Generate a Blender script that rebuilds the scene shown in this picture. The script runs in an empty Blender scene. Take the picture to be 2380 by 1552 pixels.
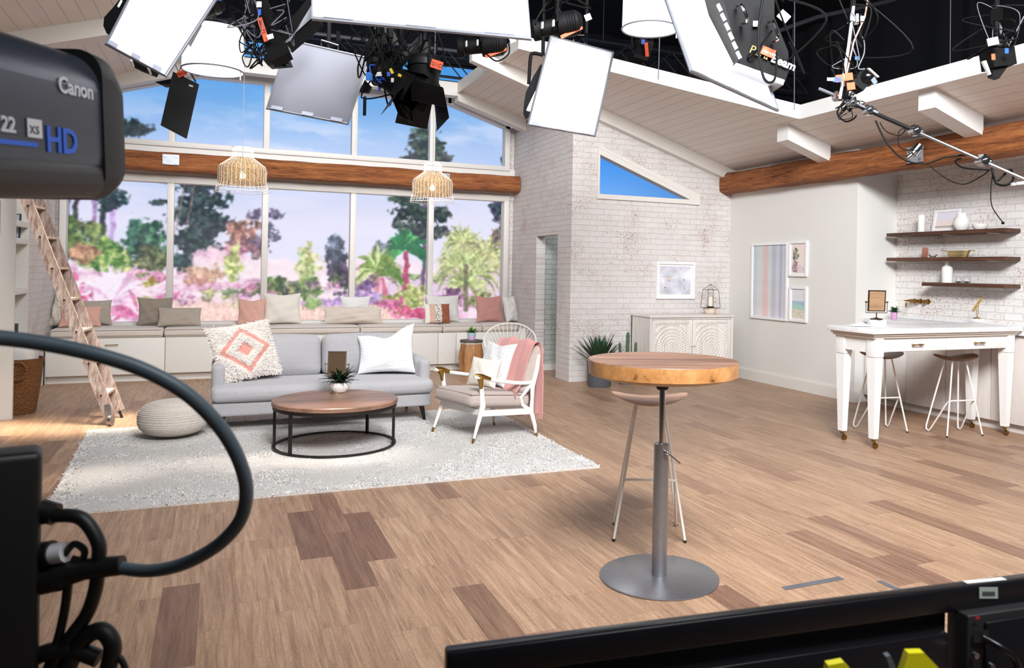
import bpy, math, random
import numpy as np
from mathutils import Vector, Matrix

random.seed(7); rng = np.random.default_rng(7)
C = bpy.context.scene.collection
PI = math.pi
def R(d): return math.radians(d)

# ------------------------------------------------------------------ camera
F_PX, CXP, CYP, ROLL, YAW, EYE = 1691.0, 1190.0, 627.6, .0179, math.radians(22.), 1.5
_w = np.array([math.sin(YAW), math.cos(YAW), 0.]); _r = np.array([math.cos(YAW), -math.sin(YAW), 0.]); _u = np.array([0, 0, 1.])
R2 = math.cos(ROLL)*_r + math.sin(ROLL)*_u; U2 = -math.sin(ROLL)*_r + math.cos(ROLL)*_u
EYEP = np.array([0, 0, EYE])
cd = bpy.data.cameras.new('camera'); cam = bpy.data.objects.new('camera', cd); C.objects.link(cam)
# true camera; the image-fit numbers above use a room plan that is stretched by SX, SY against the real one (see SV and the last block)
SX, SY = .982425484, 1.10155925; SV = np.array([SX, SY, 1.]); LF, LX, LY, LYAW = 1830.0, 1335.7958, 630.21022, .425362887
cd.sensor_width = 36; cd.sensor_fit = 'HORIZONTAL'; cd.lens = LF/2380*36
cd.shift_x = (1190-LX)/2380; cd.shift_y = -(776-LY)/2380; cd.clip_start = .05; cd.clip_end = 100
_tw = np.array([math.sin(LYAW), math.cos(LYAW), 0.]); _tr = np.array([math.cos(LYAW), -math.sin(LYAW), 0.])
_t2 = math.cos(ROLL)*_tr + math.sin(ROLL)*_u; _t3 = -math.sin(ROLL)*_tr + math.cos(ROLL)*_u
m = Matrix(((_t2[0], _t3[0], -_tw[0], 0), (_t2[1], _t3[1], -_tw[1], 0), (_t2[2], _t3[2], -_tw[2], EYE), (0, 0, 0, 1)))
cam.matrix_world = m
cd.dof.use_dof = True; cd.dof.focus_distance = 6.0; cd.dof.aperture_fstop = 6.5
sc = bpy.context.scene; sc.camera = cam
sc.view_settings.view_transform = 'Standard'; sc.view_settings.look = 'None'
sc.view_settings.gamma = 1; sc.view_settings.use_curve_mapping = False
sc.view_settings.exposure = 0.22

# image pixel helpers: where a pixel's sight line meets a plane of the room (metres)
def ray(x, y): return _w + (x-CXP)/F_PX*R2 - (y-CYP)/F_PX*U2
def PZ(x, y, z=0.): d = ray(x, y); return EYEP + d*(z-EYE)/d[2]
def PX(x, y, v): d = ray(x, y); return EYEP + d*v/d[0]
def PY(x, y, v): d = ray(x, y); return EYEP + d*v/d[1]
def PD(x, y, v): return EYEP + ray(x, y)*v
def PF(a, b, z):   # foot under/over a known floor point: keep xy of floor point
    p = PZ(a, b); return np.array([p[0], p[1], z])

# ------------------------------------------------------------------ world + studio lamps
wd = bpy.data.worlds.new('studio'); sc.world = wd; wd.use_nodes = True
bg = wd.node_tree.nodes['Background']; bg.inputs[0].default_value = (.75, .8, .9, 1); bg.inputs[1].default_value = .05
def area(name, loc, target, size, power, color=(1, 1, 1), sy=None, spread=180):
    l = bpy.data.lights.new(name, 'AREA'); l.energy = power; l.color = color
    l.shape = 'RECTANGLE'; l.size = size; l.size_y = sy or size; l.spread = R(spread)
    loc = np.array(loc)*SV; target = np.array(target)*SV; o = bpy.data.objects.new(name, l); C.objects.link(o); o.location = loc
    o.rotation_euler = (Vector(target)-Vector(loc)).to_track_quat('-Z', 'Y').to_euler(); return o
def spot(name, loc, target, power, angle, blend=.3, color=(1, 1, 1), r=.08):
    l = bpy.data.lights.new(name, 'SPOT'); l.energy = power; l.color = color; l.spot_size = R(angle); l.spot_blend = blend; l.shadow_soft_size = r
    loc = np.array(loc)*SV; target = np.array(target)*SV; o = bpy.data.objects.new(name, l); C.objects.link(o); o.location = loc
    o.rotation_euler = (Vector(target)-Vector(loc)).to_track_quat('-Z', 'Y').to_euler(); return o
area('key_light', (2.4, -.2, 5.2), (2.6, 4.8, .2), 2.6, 130, (.97, .985, 1), spread=115)
area('living_light', (1.0, 6.0, 4.7), (1.0, 10.8, .6), 2.2, 105, (.97, .985, 1), spread=110)
area('kitchen_light', (1.0, -.8, 5.0), (7.4, 5.6, 1.1), 1.6, 225, (.97, .985, 1), spread=110)
area('corner_light', (1.0, .6, 5.0), (5.8, 8.9, 1.1), 1.5, 185, (.96, .98, 1), spread=110)
area('left_light', (-1.6, 3.2, 4.2), (-.6, 8.5, .6), 1.4, 45, (1, .97, .93))
area('passage_fill', (5.0, 9.45, 2.35), (4.9, 10.0, 1.0), .3, 2.5, (.95, 1, .97))  # unseen fill added behind the doorway to brighten the passage brick
area('warm_strip_lamp', (-1.25, 7.78, 3.45), (-1.25, 7.74, 0), 1.5, 13, (1, .88, .70), .85, 14)
area('warm_rug_lamp', (.2, 5.75, 3.9), (.2, 5.73, 0), 2.3, 5, (1, .92, .8), .34, 14)
# ------------------------------------------------------------------ mesh builder
def _n(v): v = np.asarray(v, float); return v/max(1e-12, np.linalg.norm(v))
def frame(z, up=(0, 0, 1)):
    z = _n(z); up = np.asarray(up, float)
    if abs(z@_n(up)) > .98: up = np.array([1., 0, 0]) if abs(z[0]) < .9 else np.array([0, 1., 0])
    x = _n(np.cross(up, z)); y = np.cross(z, x); return x, y, z
class MB:
    def __init__(s): s.v = []; s.f = []; s.m = []; s.n = 0; s.T = None
    def add(s, v, f, m=0):
        v = np.asarray(v, float).reshape(-1, 3)
        if s.T is not None: v = v@s.T[0].T + s.T[1]
        s.v.append(v); s.f += [tuple(int(i)+s.n for i in q) for q in f]; s.m += [m]*len(f); s.n += len(v); return s
    def box(s, a, b, m=0):
        (x0, y0, z0), (x1, y1, z1) = a, b
        v = [(x0, y0, z0), (x1, y0, z0), (x1, y1, z0), (x0, y1, z0), (x0, y0, z1), (x1, y0, z1), (x1, y1, z1), (x0, y1, z1)]
        return s.add(v, [(0, 3, 2, 1), (4, 5, 6, 7), (0, 1, 5, 4), (1, 2, 6, 5), (2, 3, 7, 6), (3, 0, 4, 7)], m)
    def rbox(s, a, b, r=.01, n=2, puff=(0, 0, 0), m=0, k=1):
        a = np.array(a, float); b = np.array(b, float); c = (a+b)/2; h = abs(b-a)/2; r = min(r, *(h*.98))
        def line(H):
            e = [H-r+r*math.sin(PI/2*i/n) for i in range(n+1)]
            mid = list(np.linspace(-(H-r), H-r, k+1))[1:-1]
            return [-x for x in reversed(e)]+mid+e
        L = [line(x) for x in h]
        for ax in range(3):
            i, j = [(1, 2), (2, 0), (0, 1)][ax]
            for sg in (-1, 1):
                U, V = L[i], L[j]; P = np.zeros((len(U), len(V), 3))
                P[:, :, i] = np.array(U)[:, None]; P[:, :, j] = np.array(V)[None, :]; P[:, :, ax] = sg*h[ax]
                inn = np.clip(P, -(h-r), h-r); d = P-inn; l = np.linalg.norm(d, axis=2, keepdims=True)
                Q = inn + d/np.maximum(l, 1e-9)*r
                for q in range(3):
                    if puff[q]:
                        o = [t for t in range(3) if t != q]
                        Q[:, :, q] += np.sign(Q[:, :, q])*puff[q]*(1-(Q[:, :, o[0]]/h[o[0]])**2)*(1-(Q[:, :, o[1]]/h[o[1]])**2)*(abs(Q[:, :, q])/h[q])
                nu, nv = len(U), len(V); F = []
                for x in range(nu-1):
                    for y in range(nv-1):
                        q = (x*nv+y, (x+1)*nv+y, (x+1)*nv+y+1, x*nv+y+1); F.append(q if sg > 0 else q[::-1])
                s.add(Q.reshape(-1, 3)+c, F, m)
        return s
    def bar(s, p, q, w, h, up=(0, 0, 1), m=0, w1=None, h1=None):   # oriented box, width w across, height h along up
        p = np.array(p, float); q = np.array(q, float); x, y, z = frame(q-p, up); w1 = w if w1 is None else w1; h1 = h if h1 is None else h1
        v = [p-x*w/2-y*h/2, p+x*w/2-y*h/2, p+x*w/2+y*h/2, p-x*w/2+y*h/2, q-x*w1/2-y*h1/2, q+x*w1/2-y*h1/2, q+x*w1/2+y*h1/2, q-x*w1/2+y*h1/2]
        return s.add(v, [(0, 3, 2, 1), (4, 5, 6, 7), (0, 1, 5, 4), (1, 2, 6, 5), (2, 3, 7, 6), (3, 0, 4, 7)], m)
    def cyl(s, p, q, r0, r1=None, n=16, cap=True, m=0):
        p = np.array(p, float); q = np.array(q, float); r1 = r0 if r1 is None else r1; x, y, z = frame(q-p); v = []
        for P, r in ((p, r0), (q, r1)):
            for i in range(n): a = 2*PI*i/n; v.append(P+(x*math.cos(a)+y*math.sin(a))*r)
        f = [(i, (i+1) % n, n+(i+1) % n, n+i) for i in range(n)]
        if cap: f += [tuple(range(n))[::-1], tuple(range(n, 2*n))]
        return s.add(v, f, m)
    def tube(s, pts, r, n=8, closed=False, m=0, cap=True):
        P = [np.array(p, float) for p in pts]; k = len(P); rr = r if hasattr(r, '__len__') else [r]*k
        T = []
        for i in range(k):
            a = P[(i-1) % k] if (closed or i > 0) else P[i]; b = P[(i+1) % k] if (closed or i < k-1) else P[i]; T.append(_n(b-a))
        x, y, _ = frame(T[0]); v = []
        for i in range(k):
            x = _n(x-T[i]*(x@T[i])); y = np.cross(T[i], x)
            for j in range(n): a = 2*PI*j/n; v.append(P[i]+(x*math.cos(a)+y*math.sin(a))*rr[i])
        f = []
        for i in range(k if closed else k-1):
            for j in range(n): f.append((i*n+j, i*n+(j+1) % n, ((i+1) % k)*n+(j+1) % n, ((i+1) % k)*n+j))
        if not closed and cap: f += [tuple(range(n))[::-1], tuple(range((k-1)*n, k*n))]
        return s.add(v, f, m)
    def lathe(s, prof, c=(0, 0, 0), n=24, m=0, ax=None, cap=True, sx=1, sy=1):
        c = np.array(c, float); X, Y, Z = frame(ax) if ax is not None else (np.array([1., 0, 0]), np.array([0, 1., 0]), np.array([0, 0, 1.])); v = []
        for r, z in prof:
            for i in range(n): a = 2*PI*i/n; v.append(c+X*math.cos(a)*r*sx+Y*math.sin(a)*r*sy+Z*z)
        k = len(prof); f = []
        for j in range(k-1):
            for i in range(n): f.append((j*n+i, j*n+(i+1) % n, (j+1)*n+(i+1) % n, (j+1)*n+i))
        if cap:
            if prof[0][0] > 1e-6: f.append(tuple(range(n))[::-1])
            if prof[-1][0] > 1e-6: f.append(tuple(range((k-1)*n, k*n)))
        return s.add(v, f, m)
    def prism(s, poly, d, m=0):     # poly: 3d points in a plane, extruded by vector d
        P = [np.array(p, float) for p in poly]; k = len(P); d = np.array(d, float)
        f = [tuple(range(k))[::-1], tuple(range(k, 2*k))]+[(i, (i+1) % k, k+(i+1) % k, k+i) for i in range(k)]
        return s.add(P+[p+d for p in P], f, m)
    def ball(s, c, r, n=12, m=0):
        r = r if hasattr(r, '__len__') else (r, r, r); v = []; f = []; h = n//2
        for j in range(h+1):
            t = PI*j/h
            for i in range(n): a = 2*PI*i/n; v.append((c[0]+r[0]*math.sin(t)*math.cos(a), c[1]+r[1]*math.sin(t)*math.sin(a), c[2]+r[2]*math.cos(t)))
        for j in range(h):
            for i in range(n): f.append((j*n+i, (j+1)*n+i, (j+1)*n+(i+1) % n, j*n+(i+1) % n))
        return s.add(v, f, m)
    def grid(s, P, m=0, flip=False):   # P: (nu,nv,3)
        nu, nv = P.shape[:2]; F = []
        for x in range(nu-1):
            for y in range(nv-1):
                q = (x*nv+y, (x+1)*nv+y, (x+1)*nv+y+1, x*nv+y+1); F.append(q[::-1] if flip else q)
        return s.add(P.reshape(-1, 3), F, m)
    def pillow(s, w, h, t, c=(0, 0, 0), M=None, nu=22, seed=0, corner=.10, chop=0., m=0, wob=.012, ex=.42, crinkle=0., skew=0.):
        rg = np.random.default_rng(seed); ph = rg.uniform(0, 6.28, 8)
        u = np.sin(np.linspace(-PI/2, PI/2, nu)); Ug, Vg = np.meshgrid(u, u, indexing='ij')
        X = w/2*Ug*(1-corner*(1-Vg**2)); Z = h/2*Vg*(1-corner*(1-Ug**2))
        Z = Z - chop*h*np.exp(-(Ug*2.4)**2)*np.clip(Vg, 0, 1)**2
        Z = Z + skew*h*Ug*np.clip(Vg, 0, 1)
        body = ((1-Ug**2).clip(0)*(1-Vg**2).clip(0))**ex
        wv = crinkle*np.sin(Vg*34+1.5*np.sin(Ug*5)+Ug*2)*np.sin(Ug*7+Vg*3)+wob*(np.sin(Ug*5+ph[0])*np.sin(Vg*4+ph[1])+.6*np.sin(Ug*9+Vg*5+ph[2])+.5*np.sin(Vg*11-Ug*4+ph[3]))
        M = np.eye(3) if M is None else M
        for sg in (-1, 1):
            Yv = sg*(t/2*body) + wv*body*(1 if sg < 0 else .4)
            P = np.stack([X, Yv, Z], -1)@M.T+np.array(c); s.grid(P, m, flip=(sg > 0))
        return s
    def build(s, name, mat, parent=None, smooth=True, angle=38, colors=None):
        me = bpy.data.meshes.new(name)
        V = np.concatenate(s.v) if s.v else np.zeros((0, 3))
        me.from_pydata(V.tolist(), [], s.f); me.update()
        mats = mat if isinstance(mat, (list, tuple)) else [mat]
        for q in mats: me.materials.append(q)
        if len(mats) > 1: me.polygons.foreach_set('material_index', s.m)
        if colors is not None:
            ca = me.color_attributes.new('print', 'FLOAT_COLOR', 'POINT'); ca.data.foreach_set('color', np.asarray(colors, np.float32).ravel())
        if smooth:
            me.polygons.foreach_set('use_smooth', [True]*len(me.polygons)); me.set_sharp_from_angle(angle=R(angle))
        o = bpy.data.objects.new(name, me); C.objects.link(o)
        if parent is not None:
            o.parent = parent
            if parent.type == 'EMPTY' and not parent.get('_local'): o.matrix_parent_inverse = parent.matrix_basis.inverted()
        return o
def rotz(a): c, s_ = math.cos(a), math.sin(a); return np.array([[c, -s_, 0], [s_, c, 0], [0, 0, 1.]])
def rotx(a): c, s_ = math.cos(a), math.sin(a); return np.array([[1., 0, 0], [0, c, -s_], [0, s_, c]])
def roty(a): c, s_ = math.cos(a), math.sin(a); return np.array([[c, 0, s_], [0, 1., 0], [-s_, 0, c]])
def catmull(P, k=8, closed=False):
    P = [np.array(p, float) for p in P]; n = len(P); out = []
    for i in range(n if closed else n-1):
        g = lambda j: P[j % n] if closed else P[min(max(j, 0), n-1)]
        a, b, c, d = g(i-1), g(i), g(i+1), g(i+2)
        for t in np.linspace(0, 1, k, endpoint=False):
            out.append(.5*((2*b)+(-a+c)*t+(2*a-5*b+4*c-d)*t*t+(-a+3*b-3*c+d)*t**3))
    if not closed: out.append(P[-1])
    return out
def tag(o, label=None, cat=None, group=None, kind=None):
    if label: o['label'] = label
    if cat: o['category'] = cat
    if group: o['group'] = group
    if kind: o['kind'] = kind
    return o
def thing(name, label, cat, loc=(0, 0, 0), rz=0., group=None, local=False):
    o = bpy.data.objects.new(name, None); C.objects.link(o); o.empty_display_size = .1
    o.location = [float(x) for x in loc]; o.rotation_euler = (0, 0, rz)
    if local: o['_local'] = 1
    bpy.context.view_layer.update() if False else None
    o.matrix_basis = Matrix.Translation(Vector([float(x) for x in loc])) @ Matrix.Rotation(rz, 4, 'Z')
    return tag(o, label, cat, group)
def struct(o): o['kind'] = 'structure'; return o
def dup(root, loc=None, rz=None, label=None):
    def cp(o, par):
        c = o.copy(); C.objects.link(c)
        if par is not None: c.parent = par
        for ch in kids[o.name]: cp(ch, c)
        return c
    kids = {}
    def walk(o):
        kids[o.name] = [x for x in bpy.data.objects if x.parent == o]
        for x in kids[o.name]: walk(x)
    walk(root); r = cp(root, None)
    if loc is not None: r.location = loc
    if rz is not None: r.rotation_euler = (0, 0, rz)
    if label: r['label'] = label
    return r

# ------------------------------------------------------------------ materials
def lin(h):
    if isinstance(h, str):
        h = h.lstrip('#'); h = [int(h[i:i+2], 16)/255 for i in (0, 2, 4)]
    return tuple(x/12.92 if x <= .04045 else ((x+.055)/1.055)**2.4 for x in h[:3])+(1,)
class NT:
    def __init__(s, name):
        s.m = bpy.data.materials.new(name); s.m.use_nodes = True; s.t = s.m.node_tree; s.b = s.t.nodes['Principled BSDF']
    def n(s, typ, **kw):
        o = s.t.nodes.new(typ)
        for k, v in kw.items():
            if k.startswith('_'): setattr(o, k[1:], v)
            else: o.inputs[k.replace('__', ' ')].default_value = v
        return o
    def l(s, a, b): s.t.links.new(a, b)
    def pos(s): return s.n('ShaderNodeNewGeometry').outputs['Position']
    def obj(s): return s.n('ShaderNodeTexCoord').outputs['Object']
    def math(s, op, a, b=None, c=None):
        o = s.n('ShaderNodeMath', _operation=op)
        for i, x in enumerate((a, b, c)):
            if x is None: continue
            if hasattr(x, 'links'): s.l(x, o.inputs[i])
            else: o.inputs[i].default_value = x
        return o.outputs[0]
    def noise(s, vec, scale=5, detail=3, rough=.5, dist=0., stretch=None):
        if stretch:
            mp = s.n('ShaderNodeMapping'); mp.inputs['Scale'].default_value = stretch; s.l(vec, mp.inputs[0]); vec = mp.outputs[0]
        o = s.n('ShaderNodeTexNoise', Scale=scale, Detail=detail, Roughness=rough, Distortion=dist); s.l(vec, o.inputs['Vector']); return o.outputs['Fac']
    def ramp(s, f, stops):
        o = s.n('ShaderNodeValToRGB'); e = o.color_ramp.elements
        while len(e) < len(stops): e.new(.5)
        for i, (p, c) in enumerate(stops): e[i].position = p; e[i].color = lin(c) if isinstance(c, str) else (c, c, c, 1)
        s.l(f, o.inputs[0]); return o.outputs[0]
    def mix(s, f, a, b, mode='MIX'):
        o = s.n('ShaderNodeMix', _data_type='RGBA', _blend_type=mode)
        for i, x in ((0, f), (6, a), (7, b)):
            if hasattr(x, 'links'): s.l(x, o.inputs[i])
            elif i == 0: o.inputs[0].default_value = x
            else: o.inputs[i].default_value = lin(x) if isinstance(x, str) else (x if len(x) == 4 else (*x, 1))
        return o.outputs[2]
    def bump(s, h, strength=.3, dist=.01):
        o = s.n('ShaderNodeBump', Strength=strength, Distance=dist); s.l(h, o.inputs['Height']); s.l(o.outputs[0], s.b.inputs['Normal']); return o
    def set(s, col=None, rough=None, metal=None, **kw):
        if col is not None:
            if hasattr(col, 'links'): s.l(col, s.b.inputs['Base Color'])
            else: s.b.inputs['Base Color'].default_value = lin(col) if isinstance(col, str) else col
        if rough is not None: s.b.inputs['Roughness'].default_value = rough
        if metal is not None: s.b.inputs['Metallic'].default_value = metal
        for k, v in kw.items(): s.b.inputs[k.replace('__', ' ')].default_value = v
        return s.m
def plain(name, col, rough=.5, metal=0, var=.06, nscale=8, bump=0., bscale=60, bd=.004, stretch=None, **kw):
    t = NT(name); p = t.obj(); f = t.noise(p, nscale, 3, stretch=stretch)
    c = lin(col); a = tuple(min(1, x*(1+var)) for x in c[:3]); b = tuple(x*(1-var) for x in c[:3])
    t.l(t.mix(f, b, a), t.b.inputs['Base Color'])
    if bump: t.bump(t.noise(p, bscale, 2, stretch=stretch), bump, bd)
    return t.set(None, rough, metal, **kw)
def fabric(name, col, col2=None, scale=260, bump=.5, wr=.35, rough=.95, st=None):
    t = NT(name); p = t.obj()
    w = t.noise(p, scale, 2, .6, stretch=st); big = t.noise(p, 9, 3, .5)
    c = t.mix(t.ramp(w, [(.35, 0.), (.65, 1.)]), col2 or col, col)
    t.l(c, t.b.inputs['Base Color'])
    h = t.math('ADD', t.math('MULTIPLY', w, .12), t.math('MULTIPLY', big, wr)); t.bump(h, bump, .02)
    return t.set(None, rough, 0, **{'Sheen__Weight': .25})
def wood(name, dark, light, scale=1., axis='x', rough=.45, bump=.15, metal=0, streak=14):
    t = NT(name); p = t.obj()
    st = {'x': (.12, 1, 1), 'y': (1, .12, 1), 'z': (1, 1, .12)}[axis]
    a = t.noise(p, streak*scale, 6, .65, .6, stretch=st); b = t.noise(p, streak*6*scale, 3, .6, stretch=st)
    f = t.math('ADD', t.math('MULTIPLY', a, .75), t.math('MULTIPLY', b, .25))
    t.l(t.ramp(f, [(.34, dark), (.62, light)]), t.b.inputs['Base Color']); t.bump(f, bump, .01)
    return t.set(None, rough, metal)
def emitter(name, col, strength):
    t = NT(name); t.set('#ffffff', .6); t.b.inputs['Emission Color'].default_value = lin(col); t.b.inputs['Emission Strength'].default_value = strength
    return t.m
def printed(name, emit=0., rough=.6):
    t = NT(name); a = t.n('ShaderNodeAttribute', _attribute_name='print'); t.l(a.outputs['Color'], t.b.inputs['Base Color'])
    if emit: t.l(a.outputs['Color'], t.b.inputs['Emission Color']); t.b.inputs['Emission Strength'].default_value = emit; t.b.inputs['Base Color'].links and t.t.links.remove(t.b.inputs['Base Color'].links[0]); t.b.inputs['Base Color'].default_value = (.02, .02, .02, 1)
    return t.set(None, rough)
def glass(name, col='#ffffff', rough=.02):
    t = NT(name); t.set(col, rough); t.b.inputs['Transmission Weight'].default_value = 1; t.b.inputs['IOR'].default_value = 1.45; return t.m

white_paint = plain('white_paint', '#e4e2e0', .45, var=.015)
white_trim = plain('white_trim', '#dedad4', .5, var=.02, nscale=3)
wall_paint = plain('wall_paint', '#dcdad5', .7, var=.02, nscale=1.5)
black_metal = plain('black_metal', '#121214', .45, .3, var=.2)
dark_iron = plain('dark_iron', '#2b2724', .5, .6, var=.2)
black_plastic = plain('black_plastic', '#121214', .5, var=.2, nscale=20)
steel = plain('steel', '#b4b4b6', .32, 1., var=.08, nscale=30)
chrome = plain('chrome', '#d8d8da', .12, 1., var=.02)
brass = plain('brass', '#9a7a48', .3, 1., var=.1)
rubber = plain('rubber', '#1a1a1a', .8, var=.1)
# ------------------------------------------------------------------ the setting
def zc(x): return 3.84+.312*(4.42-x)        # right hand roof plane (underside)
def zl(x): return 3.84+.312*(x+1.42)        # left hand roof plane
def brick_mat(name, axis, base, red, grey=.0, redth=.66):
    t = NT(name); sp = t.n('ShaderNodeSeparateXYZ'); t.l(t.pos(), sp.inputs[0])
    cb = t.n('ShaderNodeCombineXYZ'); t.l(sp.outputs[0 if axis == 'x' else 1], cb.inputs[0]); t.l(sp.outputs[2], cb.inputs[1])
    wob = t.n('ShaderNodeTexNoise', Scale=9, Detail=2); t.l(cb.outputs[0], wob.inputs['Vector'])
    va = t.n('ShaderNodeVectorMath', _operation='MULTIPLY_ADD'); t.l(wob.outputs['Color'], va.inputs[0]); va.inputs[1].default_value = (.012, .008, 0); t.l(cb.outputs[0], va.inputs[2])
    bk = t.n('ShaderNodeTexBrick', Scale=1.); bk.offset = .5
    for k, v in (('Mortar Size', .006), ('Mortar Smooth', .35), ('Brick Width', .215), ('Row Height', .0762), ('Bias', 0.)): bk.inputs[k].default_value = v
    bk.inputs['Color1'].default_value = (1, 1, 1, 1); bk.inputs['Color2'].default_value = (.82, .82, .82, 1); bk.inputs['Mortar'].default_value = (.7, .7, .7, 1); t.l(va.outputs[0], bk.inputs['Vector'])
    n1 = t.noise(cb.outputs[0], 38, 5, .7); n2 = t.noise(cb.outputs[0], 2.2, 3, .6); n3 = t.noise(cb.outputs[0], 70, 4, .7, stretch=(.5, 1, 1))
    col = t.mix(t.ramp(n1, [(.3, 0.), (.7, 1.)]), base, '#e4e0dd' if not grey else base)
    col = t.mix(.35, col, bk.outputs['Color'], 'MULTIPLY')
    th = t.math('MULTIPLY', t.math('ADD', n1, t.math('MULTIPLY', n2, .3)), 1.)
    col = t.mix(t.ramp(th, [(redth+.065, 0.), (redth+.14, .8)]), col, red)
    col = t.mix(t.ramp(t.math('MULTIPLY', t.math('ADD', n3, t.math('MULTIPLY', n2, .4)), 1.), [(.80, 0.), (.88, .8)]), col, '#80645b')
    col = t.mix(t.math('MULTIPLY', bk.outputs['Fac'], .35), col, '#d9d5d0' if not grey else '#8d908a')
    t.l(col, t.b.inputs['Base Color'])
    h = t.math('ADD', t.math('MULTIPLY', t.math('SUBTRACT', 1., bk.outputs['Fac']), 1.), t.math('MULTIPLY', n1, .35)); t.bump(h, .75, .012)
    return t.set(None, .75)
brick_x = brick_mat('whitewashed_brick_across', 'x', '#cfcac8', '#a8604c')
brick_y = brick_mat('whitewashed_brick_along', 'y', '#cfcac8', '#a8604c')
brick_k = brick_mat('kitchen_brick', 'y', '#dedbd8', '#b88474', redth=.645)
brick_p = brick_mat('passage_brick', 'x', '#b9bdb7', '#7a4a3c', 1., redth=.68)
def board_mat():
    t = NT('ceiling_boards'); p = t.pos(); sp = t.n('ShaderNodeSeparateXYZ'); t.l(p, sp.inputs[0])
    fr = t.math('FRACT', t.math('MULTIPLY', t.math('ADD', sp.outputs[0], 20.), 1/.135))
    g = t.math('LESS_THAN', fr, .06); n = t.noise(p, 3, 4, .6, stretch=(3, .2, 1))
    col = t.mix(t.ramp(n, [(.3, 0.), (.7, 1.)]), '#e2dbd5', '#eae4de')
    t.l(t.mix(t.math('MULTIPLY', g, .45), col, '#8b7f76'), t.b.inputs['Base Color'])
    t.bump(t.math('SUBTRACT', 1., g), .5, .006); return t.set(None, .6)
boards = board_mat()

# floor: rows of planks laid along the room, each plank face carries its own tone
def floor():
    W, L = .157, .76; mb = MB(); cols = []
    dark = {}
    def ci(x): return int(round((x-.730)/W))
    for x, y1, d in [(.573, 4.17, .9), (.573, 4.93, .72), (.416, 4.60, .95), (.73, 4.47, .95), (1.044, 3.27, .85), (1.358, 5.31, .72), (1.99, 5.38, .6), (-.217, 3.72, .85),
                     (3.085, 3.32, .75), (3.242, 2.87, .85), (3.40, 3.48, .7), (4.03, 3.59, .75), (4.03, 2.83, .75), (4.65, 4.06, .7), (4.65, 4.82, .55), (5.28, 4.27, .7), (5.12, 3.83, .6), (3.87, 4.90, .55),
                     (4.03, 5.11, .45), (3.085, 4.87, .55), (2.457, 4.72, .55), (1.986, 2.71, .8), (2.143, 2.86, .9), (1.2, 2.75, .5), (4.34, 6.1, .45), (5.6, 5.4, .5), (5.9, 4.6, .6), (6.2, 4.9, .7), (6.5, 4.4, .7), (4.97, 6.9, .5),
                     (3.55, 6.3, .45), (3.7, 7.4, .5), (4.2, 8.1, .6), (2.9, 5.6, .4), (-1.3, 8.6, .6), (-1.15, 9.3, .7), (-.8, 8.9, .5), (-1.78, 7.4, .85), (-1.6, 6.6, .8), (-1.3, 7.2, .7), (-.55, 9.6, .6), (-1.46, 6.1, .7), (-2.1, 7.8, .8), (-1.0, 5.9, .85), (-1.15, 5.5, .7), (-.99, 7.7, .6)]:
        dark.setdefault(ci(x), []).append((y1, d))
    i0, i1 = ci(-4.2), ci(8.6); rg = random.Random(3)
    for i in range(i0, i1):
        x0 = .730+i*W; x1 = x0+W
        off = (dark[i][0][0] if i in dark else rg.uniform(0, L)) % L
        ks = range(int((-1.6-off)//L), int((11.6-off)//L)+1)
        for k in ks:
            y0 = off+k*L; y1 = y0+L; d = rg.choice([0, .05, .08, .12, .16, .22, .28, .1])
            for yy, dd in dark.get(i, []):
                if abs(yy-y1) < .2: d = dd
            y0c, y1c = max(y0, -1.6), min(y1, 11.6)
            if y1c <= y0c: continue
            n = mb.n; g = .0003
            mb.add([(x0+g, y0c+g, 0), (x1-g, y0c+g, 0), (x1-g, y1c-g, 0), (x0+g, y1c-g, 0)], [(0, 1, 2, 3)])
            cols += [(d, rg.random(), rg.random(), 1)]*4
    n = mb.n
    mb.box((-4.2, -1.6, -.06), (8.7, 11.6, -.001), 1); cols += [(1, 0, 0, 1)]*8
    t = NT('plank_floor'); a = t.n('ShaderNodeAttribute', _attribute_name='print'); sp = t.n('ShaderNodeSeparateColor'); t.l(a.outputs['Color'], sp.inputs[0])
    p = t.pos(); cb = t.n('ShaderNodeCombineXYZ'); t.l(t.math('MULTIPLY', sp.outputs[1], 40), cb.inputs[0]); t.l(t.math('MULTIPLY', sp.outputs[2], 40), cb.inputs[1])
    va = t.n('ShaderNodeVectorMath', _operation='ADD'); t.l(p, va.inputs[0]); t.l(cb.outputs[0], va.inputs[1]); q = va.outputs[0]
    g1 = t.noise(q, 6, 6, .65, .7, stretch=(5.5, .30, 1)); g2 = t.noise(q, 60, 5, .75, .3, stretch=(2.6, .07, 1)); g3 = t.noise(q, 300, 2, .6, stretch=(1, .15, 1))
    f = t.math('ADD', t.math('MULTIPLY', g1, .42), t.math('ADD', t.math('MULTIPLY', g2, .38), t.math('MULTIPLY', g3, .2)))
    lightc = t.ramp(f, [(.38, '#7f624e'), (.5, '#a6856a'), (.61, '#c1a186')])
    darkc = t.ramp(f, [(.36, '#4f392d'), (.5, '#755545'), (.64, '#8c6c57')])
    t.l(t.mix(sp.outputs[0], lightc, darkc), t.b.inputs['Base Color']); t.bump(f, .12, .004)
    r = t.math('ADD', t.math('MULTIPLY', g2, .2), .33); t.l(r, t.b.inputs['Roughness']); t.set(None, None, 0, **{'Specular__IOR__Level': .4})
    o = mb.build('floor', [t.m, rubber], smooth=False, colors=cols); struct(o)
floor()

def S(name, mb, mat, parent=None, **k):
    o = mb.build(name, mat, parent, **k)
    return struct(o) if parent is None else o
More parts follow.
